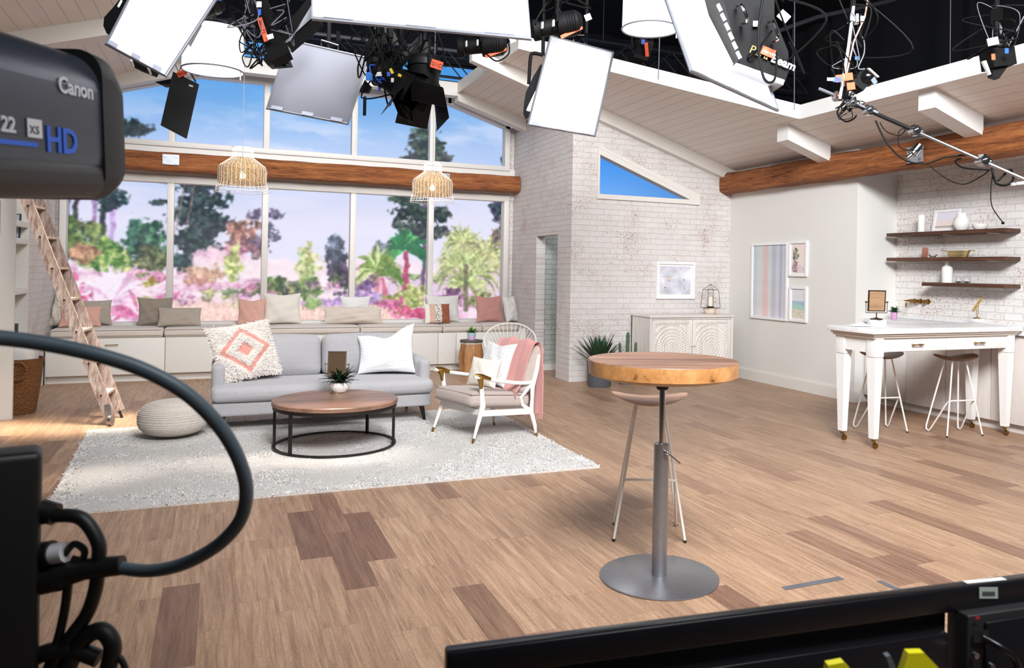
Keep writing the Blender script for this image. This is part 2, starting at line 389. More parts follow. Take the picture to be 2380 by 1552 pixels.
# right hand plain wall and the return beside the kitchen
b = MB().box((7.05, 6.5, 0), (7.2, 8.95, 3.02)); b.box((7.2, 6.38+.12, 0), (7.69, 6.62, 2.9)); S('wall_right', b, wall_paint)
b = MB().box((7.026, 6.478, 0), (7.05, 8.82, .135)); b.box((7.034, 6.486, .135), (7.05, 8.82, .15)); b.box((7.05, 6.478, 0), (7.13, 6.5, .135)); S('baseboard_right', b, white_trim)
b = MB().box((7.69, 1.5, 0), (7.85, 6.62, 3.0)); S('wall_kitchen', b, brick_k)
# brick wall with the triangular window
def tri_wall():
    y0, y1 = 8.82, 8.97
    A, B, Cc = PY(1387, 462, y0), PY(1387, 342, y0), PY(1621, 470, y0)
    a, bq, c = (4.80, 2.50), (4.79, 3.20), (6.46, 2.50)
    mb = MB()
    def pr(poly): mb.prism([(x, y0, z) for x, z in poly], (0, y1-y0, 0))
    pr([(4.42, 0), (7.05, 0), (7.05, 2.50), (4.42, 2.50)])
    pr([(4.42, 2.50), (4.79, 2.50), (4.79, 3.22), (4.79, zc(4.79)), (4.42, zc(4.42))])
    pr([(6.46, 2.50), (7.05, 2.50), (7.05, zc(7.05)), (6.46, zc(6.46))])
    pr([(4.79, 3.20), (6.46, 2.56), (6.46, zc(6.46)), (4.79, zc(4.79))])
    S('wall_brick', mb, brick_x)
    w = thing('window_3', None, None); w['kind'] = 'structure'
    # flat frame boards around the triangle
    fb = MB(); t_ = .075; yy = y0-.03
    fb.prism([(4.79, yy, 2.50), (6.47, yy, 2.50), (6.47, yy, 2.565), (4.79, yy, 2.565)], (0, .13, 0))
    fb.prism([(4.79, yy, 2.565), (4.825, yy, 2.565), (4.825, yy, 3.185), (4.79, yy, 3.20)], (0, .13, 0))
    fb.prism([(4.80, yy+.004, 3.20), (6.47, yy+.004, 2.56), (6.47, yy+.004, 2.56+.09), (4.80, yy+.004, 3.205+.03)], (0, .126, 0))
    fb.prism([(4.83, yy+.01, 3.105), (6.47, yy+.01, 2.51), (6.47, yy+.01, 2.60), (4.81, yy+.01, 3.20)], (0, .12, 0))
    fb.prism([(6.30, yy-.006, 2.495), (6.475, yy-.006, 2.495), (6.475, yy-.006, 2.645), (6.30, yy-.006, 2.71)], (0, .10, 0))
    fb.build('window_frame', white_trim, w)
tri_wall()
# side wall of the alcove with the open doorway
b = MB(); DY0, DY1, DZ = 9.24, 9.98, 2.015
b.box((4.42, 8.97, 0), (4.57, DY0, zc(4.57)-.01)); b.box((4.42, DY1, 0), (4.57, 11.05, zc(4.57)-.01)); b.box((4.42, DY0, DZ), (4.57, DY1, zc(4.57)-.01)); S('wall_alcove', b, brick_y)
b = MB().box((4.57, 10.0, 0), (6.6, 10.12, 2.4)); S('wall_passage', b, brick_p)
b = MB().box((4.57, 9.985, 0), (6.4, 9.999, .09)); S('baseboard_passage', b, white_trim)
b = MB().box((-2.1, 9.52, 0), (-1.95, 11.05, zl(-1.95))); S('wall_left', b, brick_y)
# window wall: strips of wall round the openings
b = MB(); b.box((-1.95, 10.95, 0), (4.42, 11.05, .66)); b.box((-1.95, 10.92, 2.62), (4.42, 11.05, 3.10)); b.box((4.32, 10.95, .66), (4.42, 11.05, 3.8))
b.box((-1.95, 10.95, .66), (-1.90, 11.05, 3.6)); S('wall_back', b, [brick_x])
def win_bank():
    w = thing('window_1', None, None); w['kind'] = 'structure'
    fb = MB(); fb.rbox((-1.91, 10.87, .655), (4.33, 11.03, .715), .008); fb.rbox((-1.91, 10.88, 2.60), (4.33, 11.03, 2.70), .008)
    fb.rbox((-1.91, 10.88, .70), (-1.83, 11.03, 2.61), .008); fb.rbox((4.245, 10.88, .70), (4.33, 11.03, 2.61), .008); fb.build('window_frame', white_trim, w)
    for x in (-.61, .61, 1.85, 3.045): MB().rbox((x-.042, 10.90, .71), (x+.042, 11.02, 2.605), .006).build('mullion', white_trim, w)
    fb = MB(); fb.box((-1.95, 10.905, 2.66), (4.42, 10.93, 3.12)); fb.build('fascia', white_trim, w)
    w = thing('window_2', None, None); w['kind'] = 'structure'; fb = MB()
    fb.rbox((-1.91, 10.88, 3.09), (4.33, 11.03, 3.165), .008)
    fb.rbox((4.245, 10.88, 3.16), (4.33, 11.03, 3.86), .008); fb.rbox((-1.91, 10.88, 3.16), (-1.83, 11.03, 3.7), .008)
    y = 10.88
    fb.box((-.33, y, 4.08), (3.33, 11.03, 4.20))
    for sg in (0, 1):
        f = (lambda x: x) if sg == 0 else (lambda x: 3.0-x)
        poly = [(f(3.28), 4.08), (f(4.33), 3.755), (f(4.33), 3.90), (f(3.28), 4.20)]
        fb.prism([(x, y, z) for x, z in poly], (0, .15, 0))
    fb.build('window_frame', white_trim, w)
    for x in (-.61, .61, 1.85, 3.045): MB().rbox((x-.042, 10.90, 3.15), (x+.042, 11.02, 4.09), .006).build('mullion', white_trim, w)
win_bank()
# roof: one sloping sheet each side, cut open for the lighting grid
TH = .10
poly = [(3.3, 10.85), (3.3, 8.05), (6.1, 6.45), (6.1, -1.0), (7.2, -1.0), (7.2, 8.97), (4.57, 8.97), (4.57, 10.85)]
b = MB(); n = len(poly); lo = [(x, y, zc(x)) for x, y in poly]; hi = [(x, y, zc(x)+TH) for x, y in poly]
b.add(lo+hi, [tuple(range(n)), tuple(range(n, 2*n))[::-1]]+[((i+1) % n, i, n+i, n+(i+1) % n) for i in range(n)]); S('ceiling_right', b, boards, smooth=False)
poly = [(-2.4, 3.0), (-2.4, 10.85), (-.3, 10.85), (-.3, 6.2), (-1.1, 4.2), (-1.1, 3.0)][::-1]
b = MB(); n = len(poly); lo = [(x, y, zl(x)) for x, y in poly]; hi = [(x, y, zl(x)+TH) for x, y in poly]
b.add(lo+hi, [tuple(range(n)), tuple(range(n, 2*n))[::-1]]+[((i+1) % n, i, n+i, n+(i+1) % n) for i in range(n)]); S('ceiling_left', b, boards, smooth=False)
# white edge boards along the cut of the roof, and rafters
def edge(p, q, zf=zc, side=1):
    mb = MB(); p3 = np.array([p[0], p[1], zf(p[0])+.035]); q3 = np.array([q[0], q[1], zf(q[0])+.035]); mb.bar(p3, q3, .03, .16); return mb
tn = [0]
def trim(mb, mat=white_trim): tn[0] += 1; S('trim_%d' % tn[0], mb, mat)
b = MB().box((-9, -6, 6.5), (12, 14.2, 6.6)); S('ceiling_studio', b, plain('studio_black_ceiling', '#0a0a0c', .95, var=.1))
trim(edge((3.3, 10.6), (3.3, 8.05))); trim(edge((3.3, 8.05), (6.1, 6.45))); trim(edge((6.1, 6.45), (6.1, -1.0)), white_paint)
def rafter(y0, y1, x0, x1, zf=zc, d=.17):
    mb = MB(); mb.prism([(x0, y0, zf(x0)-d), (x1, y0, zf(x1)-d), (x1, y0, zf(x1)+.0), (x0, y0, zf(x0)+.0)], (0, y1-y0, 0)); return mb
trim(rafter(8.72, 8.83, 2.93, 7.04)); trim(rafter(10.45, 10.62, 3.3, 4.42, d=.16)); trim(rafter(6.74, 6.92, 6.2, 6.86, d=.19), white_paint); trim(rafter(4.84, 5.02, 6.2, 6.86, d=.19), white_paint)
trim(rafter(8.28, 8.46, -2.4, -.3, zl)); trim(rafter(10.45, 10.62, -1.95, -.3, zl, .16))
b = MB().box((-.3, 10.45, 4.10), (3.3, 10.62, 4.30)); trim(b)
# ------------------------------------------------------------------ printed garden backdrop beyond the windows, black drapes
def vnoise(x, y, s, seed=0, oct=4):
    out = 0; a = 1; tot = 0
    for o in range(oct):
        g = np.random.default_rng(seed*17+o).random((64, 64))
        fx, fy = x/s, y/s; ix, iy = np.floor(fx).astype(int), np.floor(fy).astype(int); tx, ty = fx-ix, fy-iy
        tx = tx*tx*(3-2*tx); ty = ty*ty*(3-2*ty); G = lambda i, j: g[i % 64, j % 64]
        v = (G(ix, iy)*(1-tx)+G(ix+1, iy)*tx)*(1-ty)+(G(ix, iy+1)*(1-tx)+G(ix+1, iy+1)*tx)*ty
        out = out+v*a; tot += a; a *= .55; s = s/2.1
    return out/tot
def hexc(h): h = h.lstrip('#'); return np.array([int(h[i:i+2], 16)/255 for i in (0, 2, 4)])
class Paint:
    def __init__(s, x, y, base): s.x, s.y = x, y; s.c = base.copy()
    def put(s, m, col): m = np.clip(m, 0, 1)[..., None]; s.c = s.c*(1-m)+np.asarray(col)*m
    def blob(s, cx, cy, rx, ry, dark, light, sc=14, dens=.55, soft=.10, seed=1, edge=.5, a=1.):
        d = ((s.x-cx)/rx)**2+((s.y-cy)/ry)**2
        n = vnoise(s.x, s.y, sc, seed); n2 = vnoise(s.x, s.y, sc*.8, seed+50, 3)
        m = np.clip((dens+edge*(1-d)-n-edge*.35)/soft, 0, 1)*(d < 2.2)
        col = hexc(dark)+(hexc(light)-hexc(dark))*np.clip((n2-.35)/.35, 0, 1)[..., None]
        s.put(m*a, col)
    def line(s, x0, y0, x1, y1, w, col, a=1., w1=None):
        t = np.clip(((s.x-x0)*(x1-x0)+(s.y-y0)*(y1-y0))/((x1-x0)**2+(y1-y0)**2), 0, 1)
        d = np.hypot(s.x-x0-t*(x1-x0), s.y-y0-t*(y1-y0)); ww = w+((w1 if w1 is not None else w)-w)*t
        s.put(np.clip((ww-d)/1.4+.5, 0, 1)*a, hexc(col))
    def fan(s, cx, cy, r, n, col, w=3, a0=-200, a1=20, droop=.25, seed=1, col2=None):
        rg = np.random.default_rng(seed)
        for i in range(n):
            a = math.radians(a0+(a1-a0)*(i+.5)/n+rg.uniform(-4, 4)); L = r*rg.uniform(.8, 1.1)
            mx, my = cx+L*.6*math.cos(a), cy+L*.6*math.sin(a); ex, ey = cx+L*math.cos(a), cy+L*math.sin(a)+droop*L*abs(math.cos(a))
            c = col if (col2 is None or rg.random() < .6) else col2
            s.line(cx, cy, mx, my, w*.8, c, w1=w); s.line(mx, my, ex, ey, w, c, w1=.6)
def backdrop():
    Yb = 12.3; nx, nz = 620, 380
    X = np.linspace(-3.4, 6.2, nx); Z = np.linspace(-.2, 5.05, nz); Xg, Zg = np.meshgrid(X, Z, indexing='ij')
    # layout of the print is drawn in image space; u,v are projected image pixels
    dx, dy, dz = Xg, np.full_like(Xg, Yb), Zg-EYE
    k = dx*_w[0]+dy*_w[1]; u = CXP+F_PX*(dx*R2[0]+dy*R2[1]+dz*R2[2])/k; v = CYP-F_PX*(dx*U2[0]+dy*U2[1]+dz*U2[2])/k
    vv = v-(u-700)*.02
    g = np.clip((vv-170)/330, 0, 1)
    top, mid, low = hexc('#3f92dc'), hexc('#a9c4ee'), hexc('#d8dcf4')
    base = np.where((g < .5)[..., None], top+(mid-top)*(g*2)[..., None], mid+(low-mid)*((g-.5)*2)[..., None])
    lft = np.clip((620-u)/400, 0, 1)[..., None]; base = base*(1-lft*.25)+hexc('#b7c6ee')*lft*.25
    u0, v0 = u.copy(), v.copy(); u = u+9*(vnoise(u0, v0, 22, 71, 4)-.5)*2*.6+4*(vnoise(u0, v0, 7, 72, 2)-.5); v = v+9*(vnoise(u0, v0, 22, 73, 4)-.5)*2*.6+4*(vnoise(u0, v0, 7, 74, 2)-.5)
    P = Paint(u, v, base)
    cl = vnoise(u*.45+v*1.3, v*2.2-u*.5, 90, 3, 4); P.put(np.clip((cl-.48)*2.2, 0, .5)*np.clip((v-190)/120, 0, 1), hexc('#e4e6f8'))
    P.put(np.clip((v-430)/150, 0, .6), hexc('#e3dff4'))
    base_sky = P.c.copy()
    # ground: pink and peach wash
    hz = 600+8*np.sin(u*.02); P.put(np.clip((v-hz)/14, 0, 1), hexc('#efd9e8'))
    n = vnoise(u, v*2.2, 40, 9, 5)
    P.put(np.clip((n-.45)*4, 0, .8)*np.clip((v-hz)/20, 0, 1), hexc('#f6e9f0')); P.put(np.clip((.46-n)*5, 0, .75)*np.clip((v-hz-8)/16, 0, 1), hexc('#c88fb4'))
    P.put(np.clip((v-690)/22, 0, .92)*np.clip((u-385)/20, 0, 1)*np.clip((960-u)/60, 0, 1), hexc('#f2cfc0'))
    # distant hill right
    P.put(np.clip((v-(655-.12*abs(u-900)))/10, 0, .6)*(u > 820)*(v < 700), hexc('#d9b9dd'))
    # left trunks and trees
    for x, w, c in ((176, 6, '#3d3440'), (158, 4, '#6b6f96'), (219, 5, '#9a7fae'), (240, 7, '#2e2c3c'), (262, 6, '#c3a6dc')): P.line(x+4, 340, x-2, 600, w, c)
    for i, (x, y, rx, ry) in enumerate([(262, 462, 42, 26), (230, 455, 24, 14), (245, 485, 22, 9), (285, 448, 18, 8)]): P.blob(x, y, rx, ry, '#1c2f38', '#3d5358', 8, .52, .08, 20+i)
    P.blob(300, 300, 40, 26, '#16222c', '#33474d', 10, .6, .08, 31); P.blob(335, 302, 30, 16, '#1b2830', '#3a4c50', 8, .55, .08, 32)
    P.blob(165, 545, 30, 55, '#39502f', '#7e9352', 12, .6, .1, 33); P.blob(215, 545, 40, 34, '#30492f', '#8ba35e', 12, .55, .1, 34); P.blob(240, 590, 80, 44, '#2f5a2c', '#a9c46c', 16, .62, .12, 35)
    P.blob(195, 590, 50, 30, '#6f5540', '#c99b7c', 12, .5, .12, 36); P.blob(270, 610, 60, 30, '#4e7a3a', '#c3d184', 14, .55, .12, 37)
    P.blob(340, 560, 60, 52, '#203a3a', '#5f9a75', 12, .62, .1, 38); P.blob(310, 535, 16, 40, '#2b4648', '#4f7d70', 9, .5, .1, 39); P.blob(360, 600, 60, 34, '#2d3c2c', '#8b9166', 12, .55, .1, 40)
    # big dark cypress
    P.line(455, 420, 440, 660, 6, '#2a2a35')
    for i, (x, y, rx, ry) in enumerate([(455, 430, 55, 22), (470, 465, 70, 26), (445, 500, 60, 26), (490, 520, 60, 30), (455, 560, 62, 36), (480, 590, 52, 30), (375, 417, 34, 9), (372, 470, 34, 7), (435, 610, 40, 28)]): P.blob(x, y, rx, ry, '#18262f', '#41585a', 10, .60, .08, 60+i)
    P.line(432, 420, 402, 560, 1.2, '#a98a80'); P.line(455, 418, 430, 540, 1.2, '#a98a80')
    # pink tree, small scrub and thin tree
    P.blob(565, 545, 50, 42, '#6d4a4e', '#d99c8a', 12, .55, .1, 81); P.blob(545, 580, 46, 28, '#7d4f62', '#e2a3b8', 12, .5, .1, 82); P.blob(600, 575, 36, 30, '#4c3f4c', '#a07a7e', 10, .5, .1, 83)
    for i, (x, y) in enumerate([(590, 500), (620, 530), (605, 560), (635, 545), (640, 500)]): P.blob(x, y, 26, 18, '#47465e', '#7d7a96', 8, .42, .08, 90+i)
    P.blob(500, 600, 70, 30, '#e6b9d6', '#f3d6e2', 20, .55, .15, 97)
    # house shapes, pale
    P.put(np.clip((v-(612-(abs(u-560)*.18)))/6, 0, 1)*(abs(u-560) < 110)*(v < 640)*.8, hexc('#f4e2ea')); P.put(np.clip((v-(610-(abs(u-720)*.14)))/6, 0, 1)*(abs(u-720) < 90)*(v < 650)*.75, hexc('#f2e4ec'))
    for x, y, rx, ry, c1, c2, sd in [(545, 610, 26, 50, '#93a457', '#eee5b0', 101), (470, 640, 50, 34, '#b98a7c', '#efc9b2', 102), (640, 665, 30, 34, '#31482c', '#8fae5e', 103), (600, 672, 44, 18, '#3c4a33', '#9fa871', 104), (715, 610, 36, 52, '#94a463', '#e9e4b6', 105), (720, 670, 34, 34, '#3d5a32', '#a5bd74', 106), (680, 680, 40, 18, '#2b3334', '#5c6a52', 107), (780, 600, 26, 60, '#252c3c', '#6b6a86', 108), (790, 650, 34, 46, '#2a2838', '#705f7c', 109), (775, 560, 20, 20, '#4f5a74', '#8a8fae', 110)]:
        P.blob(x, y, rx, ry, c1, c2, 12, .56, .12, sd)
    for x in (540, 552, 700, 715, 728): P.line(x, 620, x+3, 720, 1.6, '#8da05e', .8)
    # pinks low left
    for i in range(26):
        x, y = 170+((i*53) % 250), 640+((i*37) % 95); P.blob(x, y, 26, 15, '#c54f86', '#f0b8d2', 12, .45, .12, 120+i, a=.85)
    P.blob(350, 655, 26, 14, '#7c6a2e', '#b7a864', 9, .55, .1, 150); P.blob(330, 640, 60, 14, '#d98bb2', '#f1c6dd', 12, .5, .12, 151)
    P.blob(215, 690, 34, 26, '#c22f6c', '#e67fae', 12, .5, .12, 170); P.blob(320, 700, 34, 22, '#cf4b84', '#eda0c2', 12, .5, .12, 171)
    P.fan(262, 700, 80, 26, '#f7eef8', 5, -150, -30, .1, 8, '#e9cbe4'); P.fan(268, 700, 95, 22, '#f3e6f4', 6, -190, 10, .35, 5, '#e0b4d6'); P.fan(225, 735, 75, 15, '#f5e3f0', 5, -180, 0, .3, 6, '#d98ab4'); P.fan(330, 735, 70, 15, '#f3dcea', 5, -180, 0, .3, 7, '#cf6f9f')
    for i in range(9): P.blob(420+i*19, 640+((i*29) % 30), 24, 13, '#d99ac0', '#f5d7e6', 12, .48, .12, 160+i, a=.8)
    # tall pine right of centre
    P.line(992, 270, 985, 680, 5, '#6b5873'); 
    for i, (x, y, rx, ry) in enumerate([(988, 275, 16, 26), (985, 310, 38, 26), (992, 345, 52, 26), (975, 372, 60, 18), (1030, 365, 30, 14), (945, 462, 46, 22), (985, 450, 52, 22), (960, 495, 56, 26), (1005, 500, 50, 24), (975, 535, 56, 24), (930, 520, 30, 16), (1020, 540, 34, 18), (960, 560, 34, 14)]):
        P.blob(x, y, rx, ry, '#1f2b33', '#566a5a', 9, .56, .09, 180+i)
    P.blob(1170, 480, 30, 60, '#1e2833', '#46525e', 10, .6, .1, 200); P.blob(1165, 560, 30, 60, '#4f4a4a', '#a8927e', 12, .5, .1, 201); P.blob(1175, 370, 14, 20, '#24303c', '#46525e', 10, .5, .1, 202)
    P.blob(885, 580, 30, 22, '#5a6a78', '#8f9aa4', 10, .5, .1, 203)
    for i in range(34):
        x, y = 330+((i*97) % 820), 640+((i*61) % 70); P.blob(x, y, 20+(i*7) % 14, 9+(i*5) % 9, ['#35502f', '#5b3f52', '#6f7a3c', '#8a4f74', '#41553a'][i % 5], ['#a3b86e', '#c79bc0', '#cfcf8e', '#e6a9c6', '#8fa878'][i % 5], 9, .48, .12, 300+i, a=.75)
    # palms
    P.line(945, 590, 943, 668, 5, '#b0476c', w1=8); P.fan(943, 578, 55, 22, '#1f6b45', 6, -215, 35, .35, 11, '#49a35c')
    P.line(880, 640, 872, 700, 5, '#d9869c', w1=8); P.line(890, 650, 900, 705, 4, '#c9687f', w1=7); P.fan(878, 628, 62, 24, '#cfd99a', 5, -210, 30, .4, 12, '#7a9448'); P.fan(905, 640, 34, 14, '#5d7b3c', 4, -190, 30, .4, 13)
    for i, (x, y, r) in enumerate([(1085, 590, 75), (1060, 620, 60), (1110, 630, 70), (1085, 660, 60), (1130, 590, 50), (1075, 560, 50)]): P.fan(x, y, r, 26, '#c4cc8c', 2.6, -230, 50, .45, 20+i, '#8f9a62')
    P.line(1085, 620, 1082, 720, 5, '#6d6a4e')
    for x, y, rx, ry, c1, c2, sd in [(930, 700, 60, 24, '#6e7a3a', '#d3cf86', 210), (960, 675, 40, 18, '#86924a', '#dcd99a', 211), (905, 705, 40, 16, '#b34a7c', '#e08bb0', 212), (960, 728, 60, 15, '#b83a68', '#e883a6', 213), (1050, 690, 36, 26, '#4c2f4e', '#9a5f8e', 214), (850, 690, 40, 18, '#8a6fa4', '#c9a6d8', 215), (850, 665, 30, 16, '#543a62', '#9b7db4', 216), (750, 705, 60, 12, '#a98bc4', '#dcc3ea', 217), (1120, 700, 40, 26, '#5b6440', '#b3ad7c', 218), (1140, 725, 40, 14, '#c08aa8', '#e6c3d2', 219), (820, 700, 60, 14, '#a684c2', '#e3cbe9', 220)]:
        P.blob(x, y, rx, ry, c1, c2, 11, .55, .12, sd)
    P.fan(1060, 745, 36, 12, '#e7b9d6', 3, -170, -10, .1, 14); P.fan(725, 715, 26, 14, '#8fb069', 3, -170, -10, .1, 15)
    c_ = P.c; msk = np.clip(np.abs(c_-base_sky).sum(-1)*2.2-.15, 0, 1)[..., None]; lum = vnoise(u0, v0, 8, 80, 4)-.5+.8*(vnoise(u0, v0, 3.2, 84, 2)-.5); hue = vnoise(u0, v0, 26, 81, 3)-.5; veg = np.clip((v0-250)/60, 0, 1)[..., None]*msk
    c_ = c_*(1+.62*lum[..., None]*veg)+veg*hue[..., None]*np.array([.10, -.03, .06])
    c_ = c_*(1-.05*veg)+.05*veg*hexc('#f2e4f2')
    for ax_ in (0, 1):
        c_ = (np.roll(c_, 1, ax_)+2*c_+np.roll(c_, -1, ax_))/4
    col = np.clip(c_, 0, 1); col = np.where(col <= .04045, col/12.92, ((col+.055)/1.055)**2.4)
    mb = MB(); mb.grid(np.stack([Xg, np.full_like(Xg, Yb), Zg], -1), flip=False)
    cols = np.concatenate([col.reshape(-1, 3), np.ones((nx*nz, 1))], 1)
    t = thing('backdrop', 'large printed garden backdrop with blue sky and pink plants behind the windows', 'backdrop', (1.4, Yb, 0))
    mb.build('printed_cloth', printed('garden_print', .90), t, smooth=False, colors=cols)
    MB().cyl((-3.5, Yb, 5.08), (6.3, Yb, 5.08), .03).build('batten', black_metal, t)
    # plain blue sky sheet behind the triangular window
    mb = MB(); nx2, nz2 = 40, 20; X2 = np.linspace(4.62, 9.0, nx2); Z2 = np.linspace(.0, 3.75, nz2); Xg, Zg = np.meshgrid(X2, Z2, indexing='ij')
    tt = np.clip((Xg-5.6)/3.0, 0, 1)[..., None]; hh = np.clip((Zg-2.3)/1.1, 0, 1)[..., None]
    cc = hexc('#8db8f0')*(1-hh)+hexc('#3f8de6')*hh; cc = cc*(1-tt**2)+hexc('#2f5f9c')*tt**2; cc = ((cc+.055)/1.055)**2.4
    mb.grid(np.stack([Xg, np.full_like(Xg, 10.4), Zg], -1)); t = tag(mb.build('sky_panel', printed('sky_print', .95), smooth=False, colors=np.concatenate([cc.reshape(-1, 3), np.ones((nx2*nz2, 1))], 1)), 'plain blue sky backing behind the triangular window in the brick wall', 'backdrop')
backdrop()
drape = plain('black_drape', '#0d0d12', .95, var=.3, nscale=3, stretch=(8, 8, .2))
def curtain(p, q, z0, z1, label, amp=.06, n=160):
    p = np.array(p, float); q = np.array(q, float); s_ = np.linspace(0, 1, n); d = q-p; L = np.linalg.norm(d); nn = np.array([-d[1], d[0]])/L
    a = amp*np.sin(s_*L*9+np.sin(s_*L*2.3)*2); P = np.zeros((n, 2, 3))
    for j, z in enumerate((z0, z1)): P[:, j, :2] = p+s_[:, None]*d+a[:, None]*nn; P[:, j, 2] = z
    b = MB().grid(P); o = b.build('black_curtain', drape); tag(o, label, 'curtain')
curtain((-5, 13.6), (10.85, 13.6), 0, 6.5, 'black studio drape hanging across the back above the garden backdrop')
curtain((11.0, 13.4), (11.0, -2), 0, 6.5, 'black studio drape hanging along the right side beyond the kitchen roof')
nav = MB(); P = np.zeros((60, 2, 3)); P[:, 0, 0] = P[:, 1, 0] = np.linspace(6.2, 9.2, 60); P[:, 0, 2] = 0; P[:, 1, 2] = 5.0; P[:, :, 1] = 12.0+.05*np.sin(np.linspace(0, 40, 60))[:, None]
tag(nav.grid(P).build('navy_curtain', plain('navy_cloth', '#14264a', .9, var=.3)), 'navy blue cloth hanging behind the roof below the hanging drum light', 'curtain')
# ------------------------------------------------------------------ timber beams
def timber(name_axis, dark='#6b3a1c', light='#b97a45'):
    t = NT('old_timber_'+name_axis); p = t.pos()
    st = (.10, 1, 1) if name_axis == 'x' else (1, .10, 1)
    st = (.06, 1, 1) if name_axis == 'x' else (1, .06, 1); a = t.noise(p, 20, 7, .75, .6, stretch=st); b = t.noise(p, 120, 5, .8, .3, stretch=st); c = t.noise(p, 2.0, 3, .6)
    f = t.math('ADD', t.math('MULTIPLY', a, .6), t.math('MULTIPLY', b, .4))
    col = t.ramp(f, [(.36, '#241008'), (.42, dark), (.5, '#94562c'), (.62, light)])
    t.l(t.mix(t.math('MULTIPLY', c, .4), col, '#8a4c28', 'MULTIPLY') if False else col, t.b.inputs['Base Color']); t.bump(f, .8, .03); return t.set(None, .7)
tx, ty = timber('x'), timber('y')
def beam_mesh(p, q, w, h, axis, n=70, seed=1):
    # hewn timber: wavy rounded-rectangle section swept along the beam
    rg = np.random.default_rng(seed); p = np.array(p); q = np.array(q); k = 20; P = np.zeros((n, k+1, 3)); d = _n(q-p); side = np.array([0, 1., 0]) if axis == 'x' else np.array([1., 0, 0])
    s_ = np.linspace(0, 1, n); L = np.linalg.norm(q-p)
    for j in range(k+1):
        a = 2*PI*j/k; ca, sa = math.cos(a), math.sin(a); e = .45
        rx = w/2*np.sign(ca)*abs(ca)**e; rz = h/2*np.sign(sa)*abs(sa)**e
        wv = 1+.035*np.sin(s_*L*3+j*1.3)+.03*np.sin(s_*L*9+j*2.1)
        P[:, j] = p+s_[:, None]*(q-p)+side*(rx*wv)[:, None]+np.array([0, 0, 1.])*(rz*wv)[:, None]
    mb = MB().grid(P, flip=(axis == 'x'))
    for e_, fl in ((0, 0), (n-1, 1)): mb.add(P[e_, :-1], [tuple(range(k))[::(-1 if fl else 1)]])
    return mb
def plate(par, M0, u, v, nrm, w, h):
    # galvanised plate with four bolts, centre M0
    u, v, nrm = map(np.array, (u, v, nrm)); M0 = np.array(M0)
    pl = MB(); a = M0-u*w/2-v*h/2; pl.prism([a, a+u*w, a+u*w+v*h, a+v*h], nrm*.008)
    o = pl.build('mounting_plate', plain('galvanised', '#a9adb5', .45, .6, var=.15, nscale=14), par); o['label'] = 'grey galvanised steel plate'
    for sx in (-1, 1):
        for sv in (-1, 1):
            c = M0+u*sx*w*.34+v*sv*h*.32; MB().cyl(c, c+nrm*.022, .016, n=6).build('bolt', steel, o)
t = thing('timber_beam', 'long hewn brown timber beam fixed across the window wall above the seat', 'beam', (1.3, 10.75, 2.73))
beam_mesh((-1.93, 10.72, 2.855), (4.40, 10.72, 2.855), .24, .255, 'x').build('log', tx, t, angle=60)
plate(t, (-.60, 10.585, 2.875), (1, 0, 0), (0, 0, 1), (0, -1, 0), .20, .135); plate(t, (3.13, 10.585, 2.875), (1, 0, 0), (0, 0, 1), (0, -1, 0), .20, .135)
t = thing('timber_beam', 'hewn brown timber beam along the kitchen side under the white rafters', 'beam', (6.9, 5, 2.68))
beam_mesh((6.97, 8.93, 2.83), (6.97, 1.2, 2.81), .26, .30, 'y', seed=4).build('log', ty, t, angle=60)
plate(t, (6.822, 5.55, 2.80), (0, -1, 0), (0, 0, 1), (-1, 0, 0), .19, .17)

# ------------------------------------------------------------------ window seat
laminate = plain('seat_laminate', '#e0ddd7', .55, var=.015)
seat_cloth = fabric('oatmeal_seat_cloth', '#dcd4cc', '#cabfb5', 180, .25, .2)
xs = [-1.93, -.613, .60, 1.819, 3.02, 4.31]
LBL = ['first window seat cabinet from the left, beside the brick wall and ladder', 'window seat cabinet left of and behind the shaggy diamond pillow', 'window seat cabinet hidden mostly behind the middle of the grey sofa', 'window seat cabinet behind the right end of the grey sofa', 'last window seat cabinet behind the wooden side table and rope chair']
for i in range(5):
    x0, x1 = xs[i], xs[i+1]; t = thing('seat_cabinet', LBL[i], 'cabinet', ((x0+x1)/2, 10.6, 0), group='built-in cabinets under the window seat')
    b = MB().box((x0+.002, 10.345, .10), (x1-.002, 10.945, .555)); b.box((x0+.002, 10.40, 0), (x1-.002, 10.945, .10)); b.build('carcass', laminate, t)
    if i in (3, 4):
        xm = 3.298 if i == 4 else (x0+x1)/2
        segs = [(x0, xm), (xm, x1)]
    else: segs = [(x0, x1)]
    for a, c in segs:
        d = MB().rbox((a+.003, 10.325, .098), (c-.003, 10.345, .548), .003).build('door', laminate, t)
        if i == 0: MB().tube([(a+.64, 10.325, .475), (a+.64, 10.305, .475), (a+.78, 10.305, .475), (a+.78, 10.325, .475)], .005).build('handle', brass, d)
b = MB().box((-2.03, 10.33, 0), (-1.935, 10.5, .56)); b.box((-1.948, 10.33, 0), (-1.93, 10.94, .56)); S('trim_20', b, laminate)
b = MB().box((4.312, 10.33, 0), (4.418, 10.94, .60)); S('trim_21', b, laminate)
cs = [-1.90, -.636, .596, 1.882, 3.095, 3.72, 4.30]
CL = ['first oatmeal seat pad at the ladder end of the window seat', 'second oatmeal seat pad from the ladder end, under the diagonal striped lumbar pillow', 'oatmeal seat pad under the large cream pillow', 'oatmeal seat pad under the bolster end, behind the white sofa pillow', 'short oatmeal seat pad behind the little pink and blue planter', 'last oatmeal seat pad under the white pillow by the alcove wall']
piping = plain('piping_cord', '#a3978b', .9)
